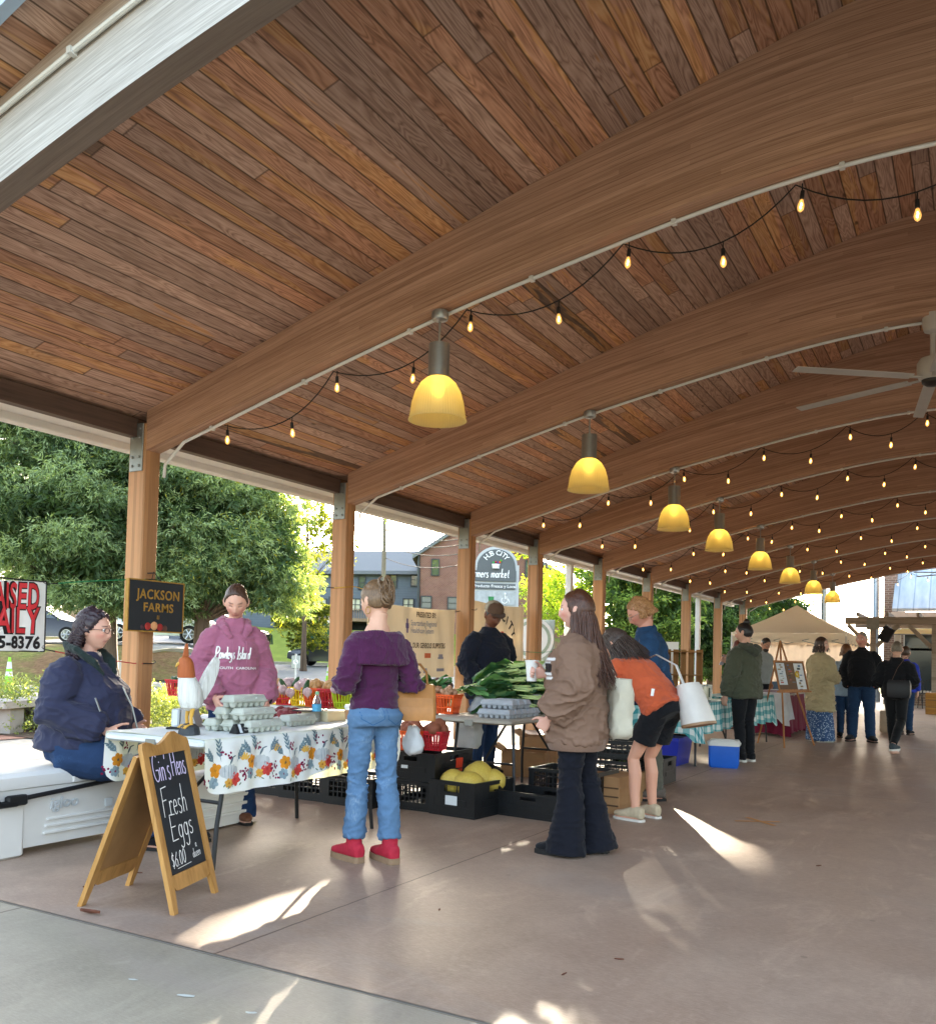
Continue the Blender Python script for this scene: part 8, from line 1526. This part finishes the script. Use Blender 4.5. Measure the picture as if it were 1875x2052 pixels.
sbp = w_of(f, (.10, -.36, .78)); sb_ = thing('shoulder_bag', 'white bucket shoulder bag hanging at the hip of the orange jacket shopper', 'shoulder bag', sbp, f.t.rotation_euler[2]); m_whl = M('white_leather', 'd6d3ce', .45, .06, 8, .12, 70); bkt = MB().loft([sell((0, -.10*t, -.02+.30*(1-t)), a, b, (0, -.25, -1), n=24) for t, a, b in ((0, .095, .075), (.1, .10, .085), (.5, .125, .10), (.95, .15, .115), (1.0, .145, .11))]); bkt.build('body', m_whl, sb_, 30); MB().loft([sell((0, -.10*t, -.02+.30*(1-t)), a, b, (0, -.25, -1), n=24) for t, a, b in ((.98, .152, .117), (1.04, .15, .115))]).build('base', M('tan_base', '9a7a5c', .5), sb_, 30)
MB().tube([(.0, .04, .28), (.02, .12, .42), (.06, .33, .50), (.08, .45, .46), (.05, .40, .36)], .014, 6, flat=.35).build('strap', m_whl, sb_)
# ---- the man in denim behind her
f = Fig('man with curly sandy hair and glasses in a blue denim jacket looking down', (-2.52, 7.86), (-.93, -.36), 1.80, 1.12); f.set(wrR=(.15, .30, 1.02), elR=(.28, .04, 1.13), wrL=(-.12, .30, 1.0), elL=(-.28, .02, 1.12)).lean(9).look(8, 30)
f.body('cc917c', 'a86358', '7a5b40', ('grip', 'relax'), 'down', .7).top('checked_shirt', cloth('red_check_shirt', '7d4a48', var=.4, scale=40), .015, .85, (0, 0), collar=.078, amp=.003).top('denim_jacket', denim('blue_denim_jacket', '24405f', '3d638c'), .045, .84, (1, 1), (.088, .076, .056), (1.05, 1.1, 1.08), (.205, .175), .09, .011, 7, seed=17, belly=.02)
f.legs('trousers', cloth('olive_grey_canvas', '54544a'), seed=18).shoes(M('grey_brown_boot', '5a5048', .7, .2), m_soleb, .06, 'boot', 1.05)
hm_ = hairmat('sandy_hair', '7d5232', 'b98a58', (30, 30, 30)); f.cap(hm_, .14, .062, -.06, puff=.10, amp=.014).strands(hm_, 70, (78, 178), .045, .006, .03, .004, 9, .14, 'hair_curls', curl=.010, seed=8, lenvar=.6).glasses(m_galv)
pp = w_of(f, (.06, .42, 1.10)); pk = thing('paper_bundle', 'white paper bundle held by the man in the denim jacket', 'paper bundle', pp); me = MB().ball((0, 0, 0), (.07, .05, .09), 14, 10).mesh('b'); wrinkle(me, .02, 16); link('paper', me, m_paper, pk, 40)
# ---- behind the gingham table
f = Fig('dark haired person in an olive coat bending over the gingham table', (-4.15, 11.55), (.95, -.22), 1.68, 1, False); f.lean(42).set(elR=(.22, .42, 1.06), elL=(-.22, .42, 1.06), wrR=(.15, .62, .92), wrL=(-.15, .62, .92)); f.J['head'] = f.J['neck']+V((0, .12, .09)); f.look(0, 42)
f.body('d6ab96', 'a86058', '201815').top('coat', cloth('olive_coat', '2b2e22'), .04, .8, (1, 1), seed=19).legs('trousers', m_blkc).shoes(m_blkc, m_soleb); hm_ = hairmat('black_cropped_hair', '120f0f', '2c2422', (40, 40, 20)); f.cap(hm_, .12, .055, -.05, puff=.06, amp=.008)
f = Fig('woman with a high bun in an olive green jacket and black trousers holding a phone', (-2.56, 11.64), (-.86, .51), 1.74, 1.02); f.set(wrL=(-.24, .08, .83), elL=(-.25, -.02, 1.10), elR=(.22, .08, 1.12), wrR=(.08, .32, 1.24)).look(24, 6)
f.body('cf9f88', 'b06a60', '1d1715', ('grip', 'relax'), blush=.3).top('jacket', cloth('olive_green_shell', '46493a', .75, .12, 260, .2), .055, .80, (1, 1), (.088, .080, .056), (1.06, 1.12, 1.1), (.215, .185), .09, .012, 6, seed=20)
mb = MB().tube([(.11, .05, 1.40), (.12, -.06, 1.44), (.06, -.15, 1.41), (0, -.17, 1.37), (-.06, -.15, 1.41), (-.12, -.06, 1.44), (-.11, .05, 1.40)], [.03, .045, .055, .06, .055, .045, .03], 10); me = remesh(mb, .009, 3); wrinkle(me, .006, 9); link('hood', me, cloth('olive_hood', '42453a'), f.t, 0)
f.legs('trousers', m_blkc, (.108, .092, .07, .06, .05), seed=21).shoes(m_blkc, m_solew, 0, 'shoe', 1.0, .008); hm_ = hairmat('black_hair', '0f0d0d', '2a2220', (50, 50, 10)); f.cap(hm_, .09, .066, -.06, amp=.004); H = f.HM(); mb = MB().ball((0, -.045, .135), (.043, .04, .036), 14, 10).xf(lambda p: H @ p); me = mb.mesh('bun'); wrinkle(me, .008, 22); link('bun', me, hm_, f.t, 0).data.shade_smooth()
php = w_of(f, (.05, .42, 1.27)); pn_ = thing('mobile_phone', 'pale phone held up by the woman in the olive green jacket', 'phone', php, f.t.rotation_euler[2]); MB().bbox((0, 0, 0), (.075, .012, .15), .01, rotmat(.5, 0, 0)).build('case', M('pale_phone_case', 'c9c3cc', .4), pn_)
# ---- the far group
f = Fig('woman with long red hair standing behind the display easel', (-3.95, 17.3), (.9, -.42), 1.66, 1, False); f.look(-12, 12).body('cfa08c', 'a86058', '5a3324').top('blouse', cloth('white_blouse', 'b9b4b0'), .03, .85, (1, 1), seed=22).legs('trousers', cloth('red_trousers', '8a2634'), seed=22).shoes(m_blkc, m_soleb); hm_ = hairmat('auburn_red_hair', '4a2016', '7d3a26', (60, 60, 5)); f.cap(hm_, .1, .064, -.08, puff=.04).strands(hm_, 70, (60, 180), .26, .008, .03, .006, 6, .1, 'long_hair', seed=9)
f = Fig('bearded man with glasses in a grey shirt looking down behind the display easel', (-3.72, 18.3), (.85, -.53), 1.76, 1.05, False); f.lean(8).look(-8, 30).body('b9886e', '8a5248', '1f1815', blush=.2).top('shirt', cloth('pale_grey_shirt', '8d9494'), .03, .85, (.6, .6), seed=23).legs('trousers', m_blkc).shoes(m_blkc, m_soleb).cap(hairmat('dark_cropped_hair', '1a1412', '33281f', (40, 40, 20)), .05, .06, -.05, amp=.004).glasses(m_glf); H = f.HM(); k = f.k*1.07
mb = MB().ball((0, .062*k, -.088*k), (.05*k, .042*k, .042*k), 14, 10).xf(lambda p: H @ p); me = mb.mesh('beard'); wrinkle(me, .006, 30); link('beard', me, hairmat('beard_hair', '1a1412', '352a22', (40, 40, 20)), f.t, 0)
f = Fig('woman in a long cream cardigan and blue patterned dress looking back', (-2.22, 15.55), (.72, .69), 1.68, 1.05); f.set(elL=(-.24, .02, 1.08), wrL=(-.05, .22, 1.04), elR=(.24, .02, 1.08), wrR=(.05, .24, 1.0)).look(-62, 0, 4).body('d6ab98', 'b06a60', '3a2820', ('relax', 'relax'))
g = G('blue_print_dress'); v = g.coord('Object'); vo = g.n('TexVoronoi', {'Vector': v, 'Scale': 42.0}); n = g.noise(v, 60, 2); g.p(Base_Color=g.mix(g.mr(g.math('ADD', vo.outputs[0], g.math('MULTIPLY', n, .3)), .4, .55, 0, 1), hx('a9b9cc'), hx('2d4a72')), Roughness=.9)
mb = MB().loft([sell((0, 0, z), a, b, up_) for z, a, b in ((1.1, .15, .11), (.95, .175, .14), (.5, .20, .17), (.05, .235, .20), (.025, .23, .195))]); me = remesh(mb, .012, 2); wrinkle(me, .012, 7, (1, 1, .25), 24); o = link('dress', me, g.m, f.t, 0); me.shade_smooth()
f.top('cardigan', cloth('cream_knit', 'b0a07c', .95, .12, 120, .6, trans=.12), .055, .50, (.95, .95), (.100, .090, .065), (1.1, 1.15, 1.1), (.235, .195), .09, .014, 6, seed=25, slump=.015).shoes(m_solew, m_solew)
hm_ = hairmat('dark_brown_bob', '2a1b14', '4f3424', (60, 60, 6)); f.cap(hm_, .13, .06, -.09, puff=.06, amp=.006).strands(hm_, 80, (50, 180), .12, .008, .03, .008, 6, .13, 'bob_hair', seed=10)
f = Fig('woman with an auburn bob in a pale blue shirt seen from behind', (-1.98, 16.75), (-.1, 1), 1.60, 1, False); f.look(0, 5).body('cfa08c').top('shirt', cloth('pale_blue_shirt', '9fb3c2', trans=.1), .035, .72, (.7, .7), seed=26).legs('jeans', m_jb).shoes(m_blkc, m_soleb); hm_ = hairmat('auburn_bob', '4a2a18', '8a5a34', (60, 60, 6)); f.cap(hm_, .14, .06, -.1, puff=.05).strands(hm_, 60, (60, 180), .08, .008, .02, .004, 6, .14, 'bob_hair', seed=11)
f = Fig('grey haired man in a black sweater and blue jeans with hands in his pockets', (-1.66, 16.1), (.02, -1), 1.80, 1.08); f.set(elR=(.265, -.06, 1.13), elL=(-.265, -.06, 1.13), wrR=(.185, .085, .90), wrL=(-.185, .085, .90), anR=(.14, -.02, .085), anL=(-.14, -.02, .085), knR=(.12, .02, .52), knL=(-.12, .02, .52), toeR=(.19, .16, .02), toeL=(-.22, .15, .02)).look(-14, 2)
f.body('c98f7c', 'a05a50', '6a5a4c', ('none', 'none'), blush=.6).top('sweater', m_blkc, .042, .90, (1, 1), (.086, .076, .058), (1.06, 1.1, 1.06), (.195, .165), .075, .009, 7, seed=27, belly=.02).legs('jeans', m_jb, (.112, .096, .078, .074, .07), seed=28, drop=.02).shoes(m_blkc, m_soleb, 0, 'shoe', 1.08).cap(hairmat('grey_hair', '6d655c', 'a39a8c', (40, 40, 20)), .07, .06, -.05, amp=.006)
f = Fig('person with cropped grey hair walking away in black with a dark bag across the back', (-1.02, 14.35), (.15, 1), 1.60); f.set(anR=(.02, -.26, .13), knR=(.07, .0, .47), toeR=(.05, -.10, .02), anL=(-.06, .12, .083), knL=(-.08, .08, .48), toeL=(-.06, .30, .02), elR=(.225, -.02, 1.05), elL=(-.235, -.02, 1.05), wrR=(.16, .18, .98), wrL=(-.17, .16, .96)).look(10, 14)
f.body('c99c86').top('hoodie', m_blkc, .045, .80, (1, 1), (.088, .078, .056), (1.04, 1.08, 1.04), (.18, .155), .09, .010, 7, seed=29).legs('leggings', cloth('black_leggings', '101114', .8), (.10, .085, .067, .066, .050), end=.97, seed=30, amp=.003).shoes(M('dark_sneaker', '2f3a40', .8, .2, 30), m_solew, 0, 'sneaker', 1.0, .008).cap(hairmat('ash_hair', '4f463c', '8a7d6c', (40, 40, 20)), .09, .06, -.055, amp=.008)
bgp = w_of(f, (.09, -.24, .80)); bg_ = thing('crossbody_bag', 'black leather bag with brown strap worn by the person walking away', 'bag', bgp, f.t.rotation_euler[2]); MB().loft([[(x*a, y*b, z) for x, y in ((-.15, -.05), (.15, -.05), (.15, .05), (-.15, .05))] for a, b, z in ((.9, .8, 0), (1, 1, .05), (1, .9, .2), (.9, .5, .25))]).build('body', M('black_leather', '17171a', .45, .15), bg_, 20); MB().tube([(-.1, .02, .24), (-.03, .03, .42), (.06, .06, .56), (.1, .15, .60)], .010, 6, flat=.4).build('strap', M('brown_strap', '5a3f2c', .6), bg_)
f = Fig('person in a bright blue top partly hidden behind the man in the black sweater', (-1.16, 18.4), (.2, 1), 1.62, 1, False); f.body('c99c86').top('top', cloth('bright_blue_top', '2338a8'), .04, .78, (1, 1), seed=31).legs('jeans', m_jb).shoes(m_blkc, m_soleb).cap(hairmat('brown_short_hair', '33251c', '5a4332'), .1, .06, -.06)
